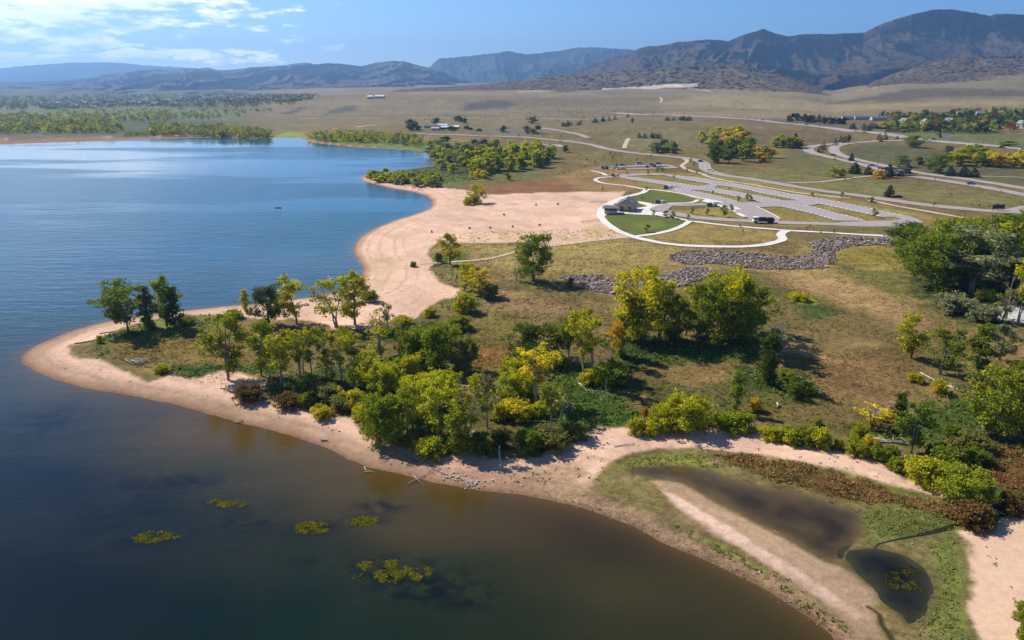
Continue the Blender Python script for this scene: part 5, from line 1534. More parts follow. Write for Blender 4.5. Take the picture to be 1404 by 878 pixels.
SOLO = [
 ('far', 'green', 0, 730, 169.5, 160, 14, 'tree', 'round green tree alone far out on the tan plain'),
 ('far', 'grey', 0, 723, 183.5, 172, 11, 'tree', 'greyish tree left of its darker twin by the dirt road'),
 ('far', 'green', 0, 735, 184, 171.5, 15, 'tree', 'dark round twin tree at the start of the curved dirt road'),
 ('far', 'dk', 0, 690, 181, 172.5, 12, 'tree', 'small dark tree on the low knoll above the woods'),
 ('far', 'dk', 0, 776, 209, 199.5, 10, 'tree', 'small dark tree beside the upper parking strip'),
 ('far', 'green', .1, 697, 247.5, 237, 8, 'tree', 'little round green tree alone below the dense block'),
 ('far', 'green', 0, 608, 200, 187, 24, 'tree', 'broad dark green tree behind the loose pale trees'),
 ('pine', 'pine', 0, 1219, 270, 253, 16, 'pine_tree', 'round dark juniper alone in the field by two dark bins'),
 ('pine', 'pine', 0, 1217, 243.5, 224.5, 21, 'pine_tree', 'dense dark evergreen in front of the entrance canopy'),
 ('farpine', 'pine', 0, 1229, 241.5, 232, 8, 'pine_tree', 'small dark evergreen right below the entrance canopy'),
 ('pine', 'bluepine', 0, 1244, 237.5, 222, 12, 'pine_tree', 'blue-green evergreen just right of the entrance canopy'),
 ('oval', 'green', .25, 1231, 229, 212, 24, 'tree', 'bright green tree rising behind the entrance canopy'),
 ('far', 'brown', .2, 1261, 226, 215, 14, 'tree', 'dark reddish round tree right behind the entrance'),
 ('round', 'green', .12, 1283, 237, 211.5, 32, 'tree', 'large round green tree right of the entrance'),
 ('pine', 'bluepine', 0, 1303, 242, 226, 15, 'pine_tree', 'leftmost of the three blue-green evergreens right of the entrance'),
 ('pine', 'bluepine', 0, 1321, 242.5, 225.5, 16, 'pine_tree', 'middle of the three blue-green evergreens right of the entrance'),
 ('pine', 'bluepine', 0, 1335, 242.5, 229, 14, 'pine_tree', 'rightmost of the three blue-green evergreens right of the entrance'),
 ('farbush', 'orange', .6, 1205, 244.5, 233, 14, 'shrub', 'rusty orange shrub at the left of the entrance canopy'),
 ('pine', 'pine', 0, 1171, 238.5, 222, 18, 'pine_tree', 'broad dark evergreen inside the road loop, lower left'),
 ('pine', 'bluepine', 0, 1190, 240, 225.5, 12, 'pine_tree', 'evergreen between the road loop and the orange shrub'),
 ('far', 'lime', .3, 1142, 243, 228, 12, 'tree', 'small yellow-green tree left of the loop road'),
 ('far', 'yel', .45, 1154, 243.5, 230, 11, 'tree', 'small yellow tree paired with the yellow-green one by the loop'),
 ('pine', 'pine', 0, 1167, 221, 209, 9, 'pine_tree', 'narrow dark evergreen in the grass of the road loop'),
 ('farpine', 'pine', 0, 1124, 209.5, 198, 9, 'pine_tree', 'dark evergreen leaning at the tip of the road bend'),
 ('farpine', 'pine', 0, 1129, 206, 193, 8, 'pine_tree', 'taller dark evergreen at the tip of the road bend'),
 ('farpine', 'pine', 0, 1145, 200, 189, 8, 'pine_tree', 'evergreen left of the trio above the road bend'),
 ('farpine', 'pine', 0, 1153, 196, 185.5, 9, 'pine_tree', 'first evergreen of the trio above the road bend'),
 ('farpine', 'pine', 0, 1158, 195.5, 185, 8, 'pine_tree', 'middle evergreen of the trio above the road bend'),
 ('far', 'olive', 0, 1163, 196, 184.5, 8, 'tree', 'olive tree ending the trio above the road bend'),
 ('farpine', 'pine', 0, 1205, 192, 181.5, 7, 'pine_tree', 'left one of two dark pines beside the highway'),
 ('farpine', 'pine', 0, 1213, 192, 180.5, 9, 'pine_tree', 'right one of two dark pines beside the highway'),
 ('farpine', 'pine', 0, 1230, 191, 186, 6, 'pine_tree', 'small round evergreen between highway and slip road'),
 ('round', 'mid', .2, 1254, 202, 185, 22, 'tree', 'spreading light green tree beside the highway junction'),
 ('far', 'dk', .1, 1289, 189, 182, 7, 'tree', 'small dark tree by the white road sign'),
 ('far', 'grey', .05, 1298, 211, 199, 13, 'tree', 'grey-green tree in the field right of the junction'),
 ('far', 'mid', .1, 1382, 201, 193, 20, 'tree', 'low wide green tree beyond the highway at the right'),
 ('far', 'green', 0, 1240, 182, 173, 16, 'tree', 'dark tree with yellow neighbour before the houses'),
 ('far', 'yel', .5, 1209, 177, 166, 12, 'tree', 'bright yellow tree left of the first white gable'),
 ('far', 'yel', .6, 1220, 177, 168, 8, 'tree', 'smaller yellow tree beside the bright one near the gable'),
 ('far', 'gold', .5, 1144, 219, 216, 5, 'shrub', 'tiny orange bush at the roadside in the loop'),
 ('far', 'dk', 0, 867, 168.8, 162, 5, 'tree', 'isolated dark tree on the tan plain right of the knoll'),
]
for k_, tn, tr_, u, vb, vt, wp, nm, lab in SOLO:
    plant_px(k_, tn, tr_, u, vb, vt, wp, name=nm, label=lab, cat={'tree': 'tree', 'pine_tree': 'conifer', 'shrub': 'shrub'}[nm])

SAPL = [(943.5, 303, 294), (826, 262, 256), (886, 262, 255), (1114, 271, 263), (1154, 271.5, 263), (873, 222, 216), (840, 219, 213), (845, 230, 223), (901, 237, 228), (908, 237, 230), (888, 240, 233), (924, 246, 240), (942, 236, 229), (955, 239, 232), (947, 223, 217), (951, 228, 222),
        (1000, 261, 256), (1012, 277, 268), (977, 267, 261), (1195, 276.5, 271), (868, 285, 278), (862, 292.5, 286), (896, 296, 288), (969, 295, 285), (949, 294, 284), (1015, 312, 307), (1018, 319, 314), (1050, 310, 304), (1143, 320, 314), (1125, 321, 315), (1106, 316, 311), (1280, 283, 277), (1331, 283, 278), (1342, 284, 279), (1356, 283, 279), (1367, 283, 278),
        (837, 213, 208), (843, 213, 208), (850, 213, 208), (887, 216, 212), (893, 216, 212), (1110, 312, 307), (895, 281, 276), (880, 274, 269), (846, 290, 284), (860, 240, 235), (816, 224, 219), (804, 222, 217), (1137, 362, 355), (1120, 345, 340), (1105, 330, 327), (1162, 332, 326), (1180, 330, 325)]
for u, vb, vt in SAPL:
    plant_px('sapling', 'mid', prng.uniform(.1, .4), u, vb, vt, (vb - vt) * .5, name='sapling', label='thin young tree planted on the grass around the parking lots', cat='sapling', group='saplings around the parking lots')
for u, vb, vt, wp, lab in [(912, 298, 288, 8, 'bushy pale sapling by the turning circle left of its twin'), (922, 300, 290, 7, 'bushy sapling right of its twin by the turning circle'), (992.5, 298, 281, 11, 'dark green young tree on the island below the parking rows'), (1003, 291, 280, 6, 'thin young tree beside the white parking apron'),
                       (1025, 275, 265.5, 7, 'dark green young tree between the middle parking rows'), (1030, 275, 268, 5, 'pale young tree next to the dark one between parking rows'), (1198.5, 298.5, 286, 9, 'young tree on the right end of the parking island'), (1194, 277, 270, 8, 'small bushy tree between the road and the dirt path'), (886, 318, 306, 8, 'pale thin pair of stems standing on the lower lawn')]:
    plant_px('oval' if wp > 8 else 'sapling', 'mid', .15, u, vb, vt, wp, name='young_tree', label=lab, cat='young tree')


# ------------------------------------------------------------------ woods that read as one mass
def leaf_mass(name, places, per, leafm, label, cat, tints, seed, conif=False):
    """places: rows of (x, y, z, height, width) for trees too far to tell apart; one object."""
    r = np.random.default_rng(seed)
    P_ = np.asarray(places, float); n = len(P_)
    C = np.repeat(P_[:, :3], 3, 0)
    hh = np.repeat(P_[:, 3], 3); ww = np.repeat(P_[:, 4], 3)
    C = C + np.column_stack([r.normal(size=3 * n) * ww * .16, r.normal(size=3 * n) * ww * .16, hh * np.tile([.35, .6, .8], n)])
    R_ = np.minimum(ww * .42, hh * .34) * np.tile([1.05, 1.0, .72], n)
    V = crown_quads(C, R_, per, 1, r)
    sz = np.repeat(np.repeat(R_ * .42, per), 4)[:, None]
    cen = np.repeat(V.reshape(-1, 4, 3).mean(1), 4, 0)
    V = cen + (V - cen) * sz
    ti = r.integers(0, len(tints), n)
    T_ = np.array([TINT[t] for t in tints])[ti] * 1.25 * r.uniform(.8, 1.2, n)[:, None]
    cc = np.repeat(T_, 3 * per * 4, 0)
    me = mesh_np(name, V, np.arange(len(V)).reshape(-1, 4), [M_MASS], {'leaf': cc})
    o = put(name, me, kind='stuff'); o['label'] = label; o['category'] = cat
    return o


M_MASS, nt, out = new_mat('far_leaves')
a_ = nt.n('ShaderNodeVertexColor', layer_name='leaf'); ge = nt.n('ShaderNodeNewGeometry')
f_ = nt.m('ADD', .6, nt.m('MULTIPLY', ge.outputs['Random Per Island'], .8))
c_ = nt.mix(1.0, a_.outputs[0], nt.comb(f_, f_, f_), 'MULTIPLY')
d_ = nt.n('ShaderNodeBsdfDiffuse'); nt.link(c_, d_.inputs[0]); t_ = nt.n('ShaderNodeBsdfTranslucent'); nt.link(c_, t_.inputs[0])
mx = nt.n('ShaderNodeMixShader'); mx.inputs[0].default_value = .3; nt.link(d_.outputs[0], mx.inputs[1]); nt.link(t_.outputs[0], mx.inputs[2]); nt.link(mx.outputs[0], out.inputs[0])


def mass_places(regions, seed):
    r = np.random.default_rng(seed); rows_ = []
    for pts, n, h, w_ in regions:
        q = scatter_in(pts, n, seed + n)
        P3 = at(q)
        for p in P3: rows_.append((p[0], p[1], p[2], r.uniform(*h), r.uniform(*w_)))
    return rows_


leaf_mass('far_shore_woods', mass_places([
    ([(206, 187), (290, 187.5), (300, 190), (371, 190.5), (372, 184), (330, 179), (260, 175), (206, 173)], 330, (5.5, 8.5), (6, 9)),
    ([(416, 191), (430, 193), (480, 197), (540, 199), (575, 203), (578, 193), (500, 188), (430, 187)], 150, (5.5, 9), (6, 9.5)),
    ([(168, 187.5), (206, 187), (206, 184), (172, 184)], 40, (2.5, 4), (4, 7)),
    ([(-80, 187), (0, 185), (45, 183), (70, 184), (140, 183.5), (164, 182), (164, 172), (120, 166), (40, 165), (-80, 165)], 480, (6, 10), (8, 13)),
    ([(-80, 164), (120, 164), (170, 168), (280, 165), (330, 160), (200, 157), (60, 158), (-80, 159)], 230, (5, 9), (9, 15)),
    ([(60, 155), (330, 157), (400, 153), (300, 150), (120, 151)], 70, (5, 9), (10, 16))], 77), 22, None,
    'green and yellow woods along the far left shore', 'woods', ['mid', 'olive', 'mid', 'lime', 'olive', 'green', 'lime', 'yel'], 5)
leaf_mass('town_trees', mass_places([
    ([(-80, 152), (60, 152), (200, 148), (330, 149), (410, 142), (400, 134), (300, 130), (150, 131), (-80, 138)], 900, (6, 11), (12, 22)),
    ([(240, 140), (420, 140), (440, 132), (300, 128)], 300, (6, 10), (12, 20))], 78), 12, None,
    'dark trees among the houses of the distant town', 'trees', ['dk', 'green', 'olive', 'dk'], 6)
leaf_mass('plain_scrub', mass_places([
    ([(480, 166), (760, 168), (960, 158), (1130, 150), (1000, 136), (700, 138), (500, 150)], 150, (1.6, 3.6), (2.5, 6)),
    ([(640, 192), (760, 196), (980, 214), (1090, 196), (980, 172), (760, 172), (640, 180)], 90, (1.0, 2.4), (1.6, 4)),
    ([(990, 236), (1090, 248), (1280, 268), (1400, 280), (1400, 262), (1200, 245), (1060, 236)], 40, (.7, 1.6), (1, 2.4)),
    ([(560, 256), (840, 240), (900, 216), (780, 206), (765, 240), (640, 250)], 45, (.8, 1.8), (1, 2.6)),
    ([(1160, 212), (1400, 218), (1400, 236), (1260, 232)], 30, (1, 2.2), (1.4, 3.4))], 90), 14, None,
    'scattered low scrub on the dry plain', 'scrub', ['dk', 'green', 'olive', 'brown'], 9)
leaf_mass('suburb_trees', mass_places([
    ([(1206, 164), (1250, 170), (1300, 180), (1362, 183), (1404, 178), (1480, 180), (1480, 158), (1404, 155), (1330, 156), (1260, 160), (1206, 161)], 360, (7, 12), (10, 15)),
    ([(1226, 180), (1300, 184), (1362, 184), (1362, 180), (1300, 177), (1226, 175)], 80, (7, 11), (8, 13))], 79), 26, None,
    'dense dark trees around the houses at the far right, some red or yellow', 'trees', ['dk', 'green', 'dk', 'mid', 'pine', 'pine', 'olive', 'red', 'yel', 'dk', 'green'], 8)

# ------------------------------------------------------------------ low cover nobody could count
def quads_cover(name, regions, mat, label, cat, seed, tall=False, kind='stuff'):
    r = np.random.default_rng(seed); VV, CC = [], []
    for pts, dens, hgt, rad, tint in regions:
        P_ = zone(pts); lo, hi = P_.min(0), P_.max(0)
        n = int((hi - lo).prod() * dens)
        x, y = r.uniform(lo[0], hi[0], n), r.uniform(lo[1], hi[1], n)
        d = sdf(P_, x, y, 20) + 2.0 * fbm(x / 6, y / 6, 61, 3)
        keep = (d < 0) & (fbm(x / 2.2, y / 2.2, seed, 3) > -.35)
        x, y = x[keep], y[keep]; n = len(x)
        if not n: continue
        zz = land_z(x, y)
        s = rad * r.uniform(.6, 1.4, n)
        k = 2 if tall else 4
        X = np.repeat(x, k) + r.normal(size=n * k) * np.repeat(s, k) * (.5 if not tall else .2); Y = np.repeat(y, k) + r.normal(size=n * k) * np.repeat(s, k) * (.5 if not tall else .2)
        Zb = np.repeat(zz, k); S = np.repeat(s, k)
        if tall:
            a = r.uniform(0, 6.28, n * k); dx, dy = np.cos(a) * S * .28, np.sin(a) * S * .28
            lx_, ly_ = r.normal(size=n * k) * S * .25, r.normal(size=n * k) * S * .25
            H_ = hgt * r.uniform(.6, 1.3, n * k)
            V = np.stack([np.column_stack([X - dx, Y - dy, Zb - .03]), np.column_stack([X + dx, Y + dy, Zb - .03]), np.column_stack([X + dx * .5 + lx_, Y + dy * .5 + ly_, Zb + H_]), np.column_stack([X - dx * .5 + lx_, Y - dy * .5 + ly_, Zb + H_])], 1).reshape(-1, 3)
        else:
            C = np.column_stack([X, Y, Zb + hgt * r.uniform(.1, 1, n * k)])
            a = r.normal(size=(n * k, 3)) + [0, 0, 1.2]; a /= np.linalg.norm(a, axis=1)[:, None]
            b = np.cross(a, r.normal(size=(n * k, 3))); b /= np.linalg.norm(b, axis=1)[:, None]; c = np.cross(a, b)
            q = (S * .42)[:, None]
            V = np.stack([C - b * q, C - c * q * .6, C + b * q, C + c * q * .6], 1).reshape(-1, 3)
        if tint is None: col = np.repeat(soil_at(x, y)[:, :3] * r.uniform(1.0, 1.6, n)[:, None], k * 4, 0)
        else: col = np.repeat(np.array(tint)[None, :] * r.uniform(.6, 1.4, n)[:, None], k * 4, 0)
        VV.append(V); CC.append(col)
    V = np.concatenate(VV); C = np.clip(np.concatenate(CC), .004, .7)
    o = put(name, mesh_np(name, V, np.arange(len(V)).reshape(-1, 4), [mat], {'leaf': C}), kind=kind)
    o['label'] = label; o['category'] = cat
    return o


gt = (0.125, 0.185, 0.03)
quads_cover('ground_cover', [(p, 1.7, .45, .55, gt) for p in GREEN[:1] + GREEN[3:5] + GREEN[6:7]] + [(p, 1.2, .5, .6, gt) for p in GREEN[1:3] + GREEN[7:8] + GREEN[9:11]] + [(p, .6, .4, .55, (0.10, .12, .03)) for p in GREEN[13:15] + GREEN[16:23]] + [(p, .35, .35, .5, None) for p in GREEN[5:6] + GREEN[8:9]],
            M_MASS, 'low dark green leafy growth under the trees', 'undergrowth', 201)
quads_cover('reeds', [(REEDS, 5.0, .38, .38, (0.30, 0.165, 0.06)), (REEDS2, 4.0, .4, .40, (0.27, 0.145, 0.055)), (REEDS, 1.2, .42, .4, (0.17, .17, .05))], M_MASS, 'rusty brown reeds round the ponds', 'reeds', 202)
quads_cover('marsh_grass', [([(1186, 714), (1240, 690), (1345, 708), (1322, 726), (1250, 740), (1205, 748)], 4, .16, .3, (0.22, .23, .06)), ([(1245, 745), (1318, 735), (1325, 790), (1318, 840), (1335, 890), (1260, 890), (1262, 850), (1290, 806), (1280, 775)], 4, .16, .3, (0.23, .23, .07)),
                            ([(836, 640), (900, 624), (985, 622), (1060, 640), (1120, 665), (1100, 668), (1000, 645), (940, 636), (860, 645)], 4, .15, .3, (0.26, .23, .07)), ([(895, 705), (960, 732), (1060, 786), (1165, 865), (1150, 865), (1040, 792), (940, 735)], 3, .14, .4, (0.18, .18, .03))],
            M_MASS, 'green marsh grass on the wet ground round the ponds', 'grass', 203)
quads_cover('grass', [([(620, 470), (700, 430), (800, 430), (1000, 500), (1240, 470), (1404, 470), (1404, 600), (1240, 600), (1060, 598), (860, 582), (700, 590), (620, 520)], 1.4, .15, .34, None), ([(130, 490), (260, 440), (420, 450), (600, 440), (600, 600), (480, 572), (330, 540), (225, 512)], 1.8, .15, .34, None),
                      ([(620, 336), (860, 330), (1240, 330), (1240, 470), (900, 470), (640, 430)], .45, .15, .5, None), ([(1240, 400), (1404, 440), (1404, 490), (1240, 470)], .8, .15, .4, None)],
            M_MASS, 'dry tufted grass covering the open slopes', 'grass', 204)


quads_cover('beach_weeds', [([(480, 578), (566, 622), (680, 636), (760, 640), (840, 600), (820, 660), (760, 680), (600, 650), (500, 610)], .22, .14, .4, (0.12, .12, .04)), ([(330, 545), (480, 580), (470, 600), (330, 565)], .12, .14, .35, (0.13, .12, .05)),
                             ([(800, 590), (1060, 600), (1280, 668), (1230, 668), (1080, 628), (850, 612)], .10, .12, .35, (0.12, .12, .04)), ([(1310, 728), (1404, 700), (1404, 878), (1345, 878)], .05, .14, .35, (0.13, .14, .05)),
                             ([(60, 480), (140, 466), (200, 520), (330, 560), (180, 530), (80, 505)], .06, .12, .3, (0.13, .11, .05)), ([(500, 380), (620, 400), (560, 440), (480, 450)], .03, .15, .4, (0.16, .14, .07)),
                             ([(600, 320), (860, 312), (860, 328), (620, 332)], .25, .2, .5, (0.24, .20, .09))], M_MASS, 'sparse weeds and twigs scattered over the sand', 'weeds', 205)


def rocks(name, regions, rgb, label, cat, seed, size):
    r = np.random.default_rng(seed); Vs, Cs = [], []
    base = np.array([(x, y, z_) for x in (-1, 1) for y in (-1, 1) for z_ in (-1, 1)], float)
    fc = np.array([(0, 1, 3, 2), (4, 6, 7, 5), (0, 4, 5, 1), (2, 3, 7, 6), (0, 2, 6, 4), (1, 5, 7, 3)])
    for pts, dens in regions:
        P_ = zone(pts); lo, hi = P_.min(0), P_.max(0)
        n = int((hi - lo).prod() * dens)
        x, y = r.uniform(lo[0], hi[0], n), r.uniform(lo[1], hi[1], n)
        keep = sdf(P_, x, y, 20) + 1.1 * fbm(x / 2.5, y / 2.5, 5, 3) < .3
        x, y = x[keep], y[keep]; n = len(x)
        s = size * np.clip(np.exp(r.normal(size=n) * .45), .35, 2.3) * .85
        B = base[None] * (1 + r.uniform(-.35, .35, (n, 8, 3))) * s[:, None, None] * r.uniform(.6, 1.2, (n, 1, 3)) * .5
        th = r.uniform(0, 6.28, n); c, s_ = np.cos(th), np.sin(th)
        bx, by = B[..., 0] * c[:, None] - B[..., 1] * s_[:, None], B[..., 0] * s_[:, None] + B[..., 1] * c[:, None]
        tl = r.normal(size=n) * .4
        bz = B[..., 2] * .7 + bx * tl[:, None]
        zz = land_z(x, y)
        Vs.append(np.stack([bx + x[:, None], by + y[:, None], bz + zz[:, None] + s[:, None] * .08], -1).reshape(-1, 3))
        col = np.array(rgb)[None] * r.uniform(.55, 1.5, (n, 1)) * (1 + r.uniform(-.08, .08, (n, 3)))
        Cs.append(np.repeat(col, 8, 0))
    V = np.concatenate(Vs); C = np.clip(np.concatenate(Cs), .01, .8)
    n = len(V) // 8
    F = (fc[None] + 8 * np.arange(n)[:, None, None]).reshape(-1, 4)
    o = put(name, mesh_np(name, V, F, [M_ROCK], {'leaf': C}), kind='stuff'); o['label'] = label; o['category'] = cat
    return o


M_ROCK, nt, out = new_mat('rock')
a_ = nt.n('ShaderNodeVertexColor', layer_name='leaf'); principled(nt, out, a_.outputs[0], .95, .2)
rocks('riprap', [(RIP_A, 4.6), (RIP_B, 5.0), (RIP_C, 5.0)], (0.225, 0.175, 0.145), 'broken purple-brown stones banked along the grass', 'stones', 301, .55)
rocks('shore_pebbles', [([(760, 676), (800, 680), (866, 706), (912, 733), (975, 764), (1035, 795), (1090, 826), (1141, 860), (1150, 880), (1130, 868), (1085, 834), (1030, 802), (972, 772), (908, 744), (862, 720), (804, 699), (760, 688)], 4.5),
                        ([(440, 605), (503, 634), (595, 655), (680, 668), (760, 680), (760, 687), (677, 675), (595, 662), (503, 641), (440, 612)], 1.0), ([(270, 560), (380, 585), (440, 606), (440, 612), (380, 592), (270, 566)], .6)],
      (0.17, 0.13, 0.10), 'small dark stones and shells along the waterline', 'pebbles', 302, .12)

# weed beds at the surface of the lake
for (u, v, hw, hh, n, lab) in [(312, 690, 28, 7, 130, 'small yellow-green weed patch nearest the lower beach of the spit'), (432, 724, 31, 8, 260, 'yellow-green weed patch in the middle of the brown water'), (502, 715, 24, 6, 190, 'neat yellow weed patch right of the middle one'),
                               (212, 737, 32, 8, 190, 'yellow weed patch farthest left in the dark water'), (535, 784, 56, 15, 560, 'largest yellow-green weed patch in the lower middle of the lake')]:
    r = np.random.default_rng(int(u)); c = level([(u, v)])[0]; ax = level([(u + hw, v)])[0] - c; ay = level([(u, v - hh)])[0] - c
    a = r.uniform(0, 6.28, n * 6); q = r.uniform(0, 1, n * 6) ** .6
    x = c[0] + ax[0] * np.cos(a) * q + ay[0] * np.sin(a) * q; y = c[1] + ay[1] * np.sin(a) * q
    keep = fbm(x / .9, y / .9, 7, 3) + .35 * fbm(x / 3, y / 3, 9, 2) > -.1 + .45 * q
    n = int(n * 1.7); x, y = x[keep][:n], y[keep][:n]; n = len(x)
    V = crown_quads(np.column_stack([x, y, np.full(n, .05)]), np.full(n, .42), 9, .09, r, .2)
    col = np.repeat(np.array([(0.36, 0.34, 0.03)]) * r.uniform(.2, 1.15, n)[:, None], 9 * 4, 0)
    me = mesh_np('water_weed', V, np.arange(len(V)).reshape(-1, 4), [M_MASS], {'leaf': col})
    put('water_weed', me, label=lab, cat='water weed', group='weed patches in the lake')
r = np.random.default_rng(4); n = 1500
c = level([(1241, 797)], POND_Z)[0]; ax = level([(1276, 797)], POND_Z)[0] - c; ay = level([(1241, 772)], POND_Z)[0] - c
a = r.uniform(0, 6.28, n); q = r.uniform(0, 1, n) ** .5
wx_, wy_ = c[0] + ax[0] * np.cos(a) * q + ay[0] * np.sin(a) * q, c[1] + ay[1] * np.sin(a) * q
kp = fbm(wx_ / 1.6, wy_ / 1.6, 8, 3) > -.25 + .7 * q ** 2
wx_, wy_, q = wx_[kp], wy_[kp], q[kp]; n = len(q)
V = crown_quads(np.column_stack([wx_, wy_, np.full(n, POND_Z - .02)]), np.full(n, .3), 7, .11, r, .2)
col = np.repeat(np.array([(0.22, 0.20, 0.03)]) * r.uniform(.2, 1.1, n)[:, None] * (1.2 - .8 * q[:, None]), 28, 0)
put('water_weed', mesh_np('water_weed', V, np.arange(len(V)).reshape(-1, 4), [M_MASS], {'leaf': col}), label='olive weed mound in the small dark pond', cat='water weed')


# ------------------------------------------------------------------ fallen wood
def log_between(uv0, uv1, rad, label, z0=.15, z1=.2, twigs=0, mat=None, group=None, up=0.0):
    a_, b_ = at1(*uv0), at1(*uv1)
    a_[2] += z0 + up; b_[2] += z1
    g = Geo(); r = np.random.default_rng(int(uv0[0] * 7 + uv1[1])); m_ = (a_ + b_) / 2 + r.normal(size=3) * [.25, .25, .03]
    o3 = (a_ + b_) / 2; o3[2] = min(a_[2], b_[2]) - .15
    g.tube([a_ - o3, m_ - o3, b_ - o3], [rad, rad * .85, rad * .45], 7)
    L = np.linalg.norm(b_ - a_)
    for _ in range(twigs):
        p = a_ + (b_ - a_) * r.uniform(.3, 1); d = r.normal(size=3); d[2] = abs(d[2]) * .5; d /= np.linalg.norm(d)
        e = p + d * L * r.uniform(.12, .35); g.tube([p - o3, (p + e) / 2 - o3 + r.normal(size=3) * .08, e - o3], [rad * .4, rad * .28, rad * .1], 4)
    put('log', g.mesh('log', [mat or M_DEADWOOD], True), loc=tuple(o3), label=label, cat='log', group=group)


log_between((791, 524), (806, 539), .17, 'white fallen trunk at the foot of the tall pale-stemmed stand', twigs=1)
log_between((806, 536), (830, 538), .08, 'thin pale branch lying right of the white fallen trunk', twigs=3)
log_between((755, 549), (778, 566), .15, 'upper left of the two crossed white logs', z0=.9)
log_between((764, 541), (786, 563), .13, 'upper right of the two crossed white logs', z0=1.2)
log_between((714, 579), (766, 581), .14, 'long straight grey log lying across the clearing')
log_between((649, 601), (658, 613), .16, 'short white log leaning beside the largest shore tree', z0=1.3)
log_between((685, 618), (688, 638), .17, 'white stump slanting out of the shadow on the sand', z0=1.0, z1=.1)
log_between((687, 605), (714, 599), .12, 'crooked pale log above the white slanting stump', twigs=2)
log_between((102, 472), (137, 466), .2, 'pale trunk lying on the sand near the spit tip', twigs=2)
log_between((137, 461), (160, 457), .16, 'dark bent trunk propped up near the spit tip', z0=.6, z1=.6, mat=M_BARK)
log_between((1067, 497), (1074, 504), .14, 'short white log at the foot of the pale sparse tree')
log_between((1028, 515), (1042, 518), .07, 'thin pale branch lying on the open green slope', twigs=2)
log_between((1065, 556), (1065, 560), .2, 'small white block standing on the green slope', z0=.5)
log_between((1186, 600), (1250, 612), .22, 'long grey fallen trunk beside the small orange tree', twigs=5)
log_between((1196, 606), (1240, 606), .16, 'second grey trunk lying under the long fallen one', twigs=3)
log_between((1262, 512), (1300, 532), .16, 'grey fallen branch at the foot of the solid green tree', twigs=4)
log_between((1300, 530), (1322, 540), .2, 'bright white log right of the yellow shrub', twigs=1)
log_between((1326, 546), (1350, 556), .15, 'grey log under the golden-branched tree', twigs=4)
log_between((1340, 596), (1404, 602), .24, 'dark fallen trunk at the foot of the golden-branched tree', twigs=5, mat=M_BARK)
log_between((1362, 700), (1378, 708), .12, 'thin white branch at the mouth of the stream', twigs=2)
log_between((1378, 566), (1388, 568), .14, 'little white log at the edge of the frame')
log_between((500, 641), (512, 648), .09, 'pale driftwood stick at the waterline', z0=.1, z1=.15, group=None)
log_between((499, 650), (518, 651), .07, 'thin driftwood stick floating just off the waterline', z0=.3, z1=.3)
log_between((560, 666), (595, 645), .06, 'branched grey driftwood reaching from sand into water', z0=.5, z1=.2, twigs=7)
log_between((567, 655), (582, 668), .05, 'short driftwood limb crossing the branched piece', z0=.4, z1=.4, twigs=3)
log_between((322, 580), (334, 578), .12, 'small dark driftwood on the lower edge of the spit beach', twigs=4, mat=M_BARK)
log_between((440, 604), (450, 606), .16, 'dark lump of driftwood half in the water', twigs=3, mat=M_BARK)
log_between((630, 532), (700, 540), .08, 'bare arching branch behind the bright yellow shrub', z0=.6, z1=.8, twigs=5)
log_between((1130, 371), (1134, 373), .15, 'tiny white log at the lower edge of the stones')
log_between((690, 401), (694, 404), .13, 'tiny white log on the grass below the bare grey tree')
log_between((745, 367), (757, 365), .2, 'pale boulder-like log beside the big lone green tree')
log_between((606, 363), (590, 367), .14, 'dark low log left of the half yellow tree', mat=M_BARK, twigs=3)
log_between((842, 613), (868, 610), .10, 'thin grey log on the edge of the sand track')
g = Geo(); r = np.random.default_rng(12); p0 = at1(190, 497)
for i in range(34):
    a = r.uniform(0, 6.28); q = r.uniform(0, 2.8, 2) * [1, .35]; L = r.uniform(1.0, 3.0); th = r.normal() * .5
    c0 = np.array([math.cos(a) * q[0], math.sin(a) * q[1] * 1.4, r.uniform(.05, .7)])
    d = np.array([math.cos(th), math.sin(th) - .3, r.normal() * .12]) * L / 2
    g.tube([c0 - d, c0 + r.normal(size=3) * .08, c0 + d], [.09, .07, .03], 5)
put('driftwood_heap', g.mesh('driftwood_heap', [M_DEADWOOD], True), loc=tuple(p0), label='heap of tangled grey driftwood on the spit sand', cat='driftwood')
g = Geo()
for i in range(9):
    a = i * .7; g.tube([(math.cos(a) * .42, math.sin(a) * .35, -.1), (math.cos(a) * .1, math.sin(a) * .1, .7), (.05 + .05 * math.cos(a), 0, 1.35)], [.14, .11, .04], 5)
put('tree_stump', g.mesh('tree_stump', [M_BARK], True), loc=tuple(at1(592, 319)), label='small dark pointed stump alone on the open pink sand', cat='stump')
rs = np.random.default_rng(31); M_PALESTONE = plain('pale_stone', (0.44, 0.37, 0.31), .95, .25, 3)
stones = []
for i in range(3):
    b = np.array([(x, y, z_) for x in (-1, 1) for y in (-1, 1) for z_ in (-.6, .6)], float) * (1 + rs.uniform(-.3, .3, (8, 3))) * .22
    gg = Geo(); gg.add(b, [(0, 1, 3, 2), (4, 6, 7, 5), (0, 4, 5, 1), (2, 3, 7, 6), (0, 2, 6, 4), (1, 5, 7, 3)]); stones.append(gg.mesh('stone', [M_PALESTONE]))
for i in range(52):
    u = rs.uniform(604, 660); v = 648 + (u - 604) * .33 + rs.normal() * 5
    if i > 38: u, v = rs.uniform(640, 720), rs.uniform(655, 672)
    o = put('stone', stones[i % 3], loc=tuple(at1(u, v) + [0, 0, .08]), label='pale stone lying on the sand above the waterline', cat='stone', group='pale stones on the shore')
    o.rotation_euler = (rs.uniform(0, .5), 0, rs.uniform(0, 6)); s_ = rs.uniform(.35, .85); o.scale = (s_, s_, s_)

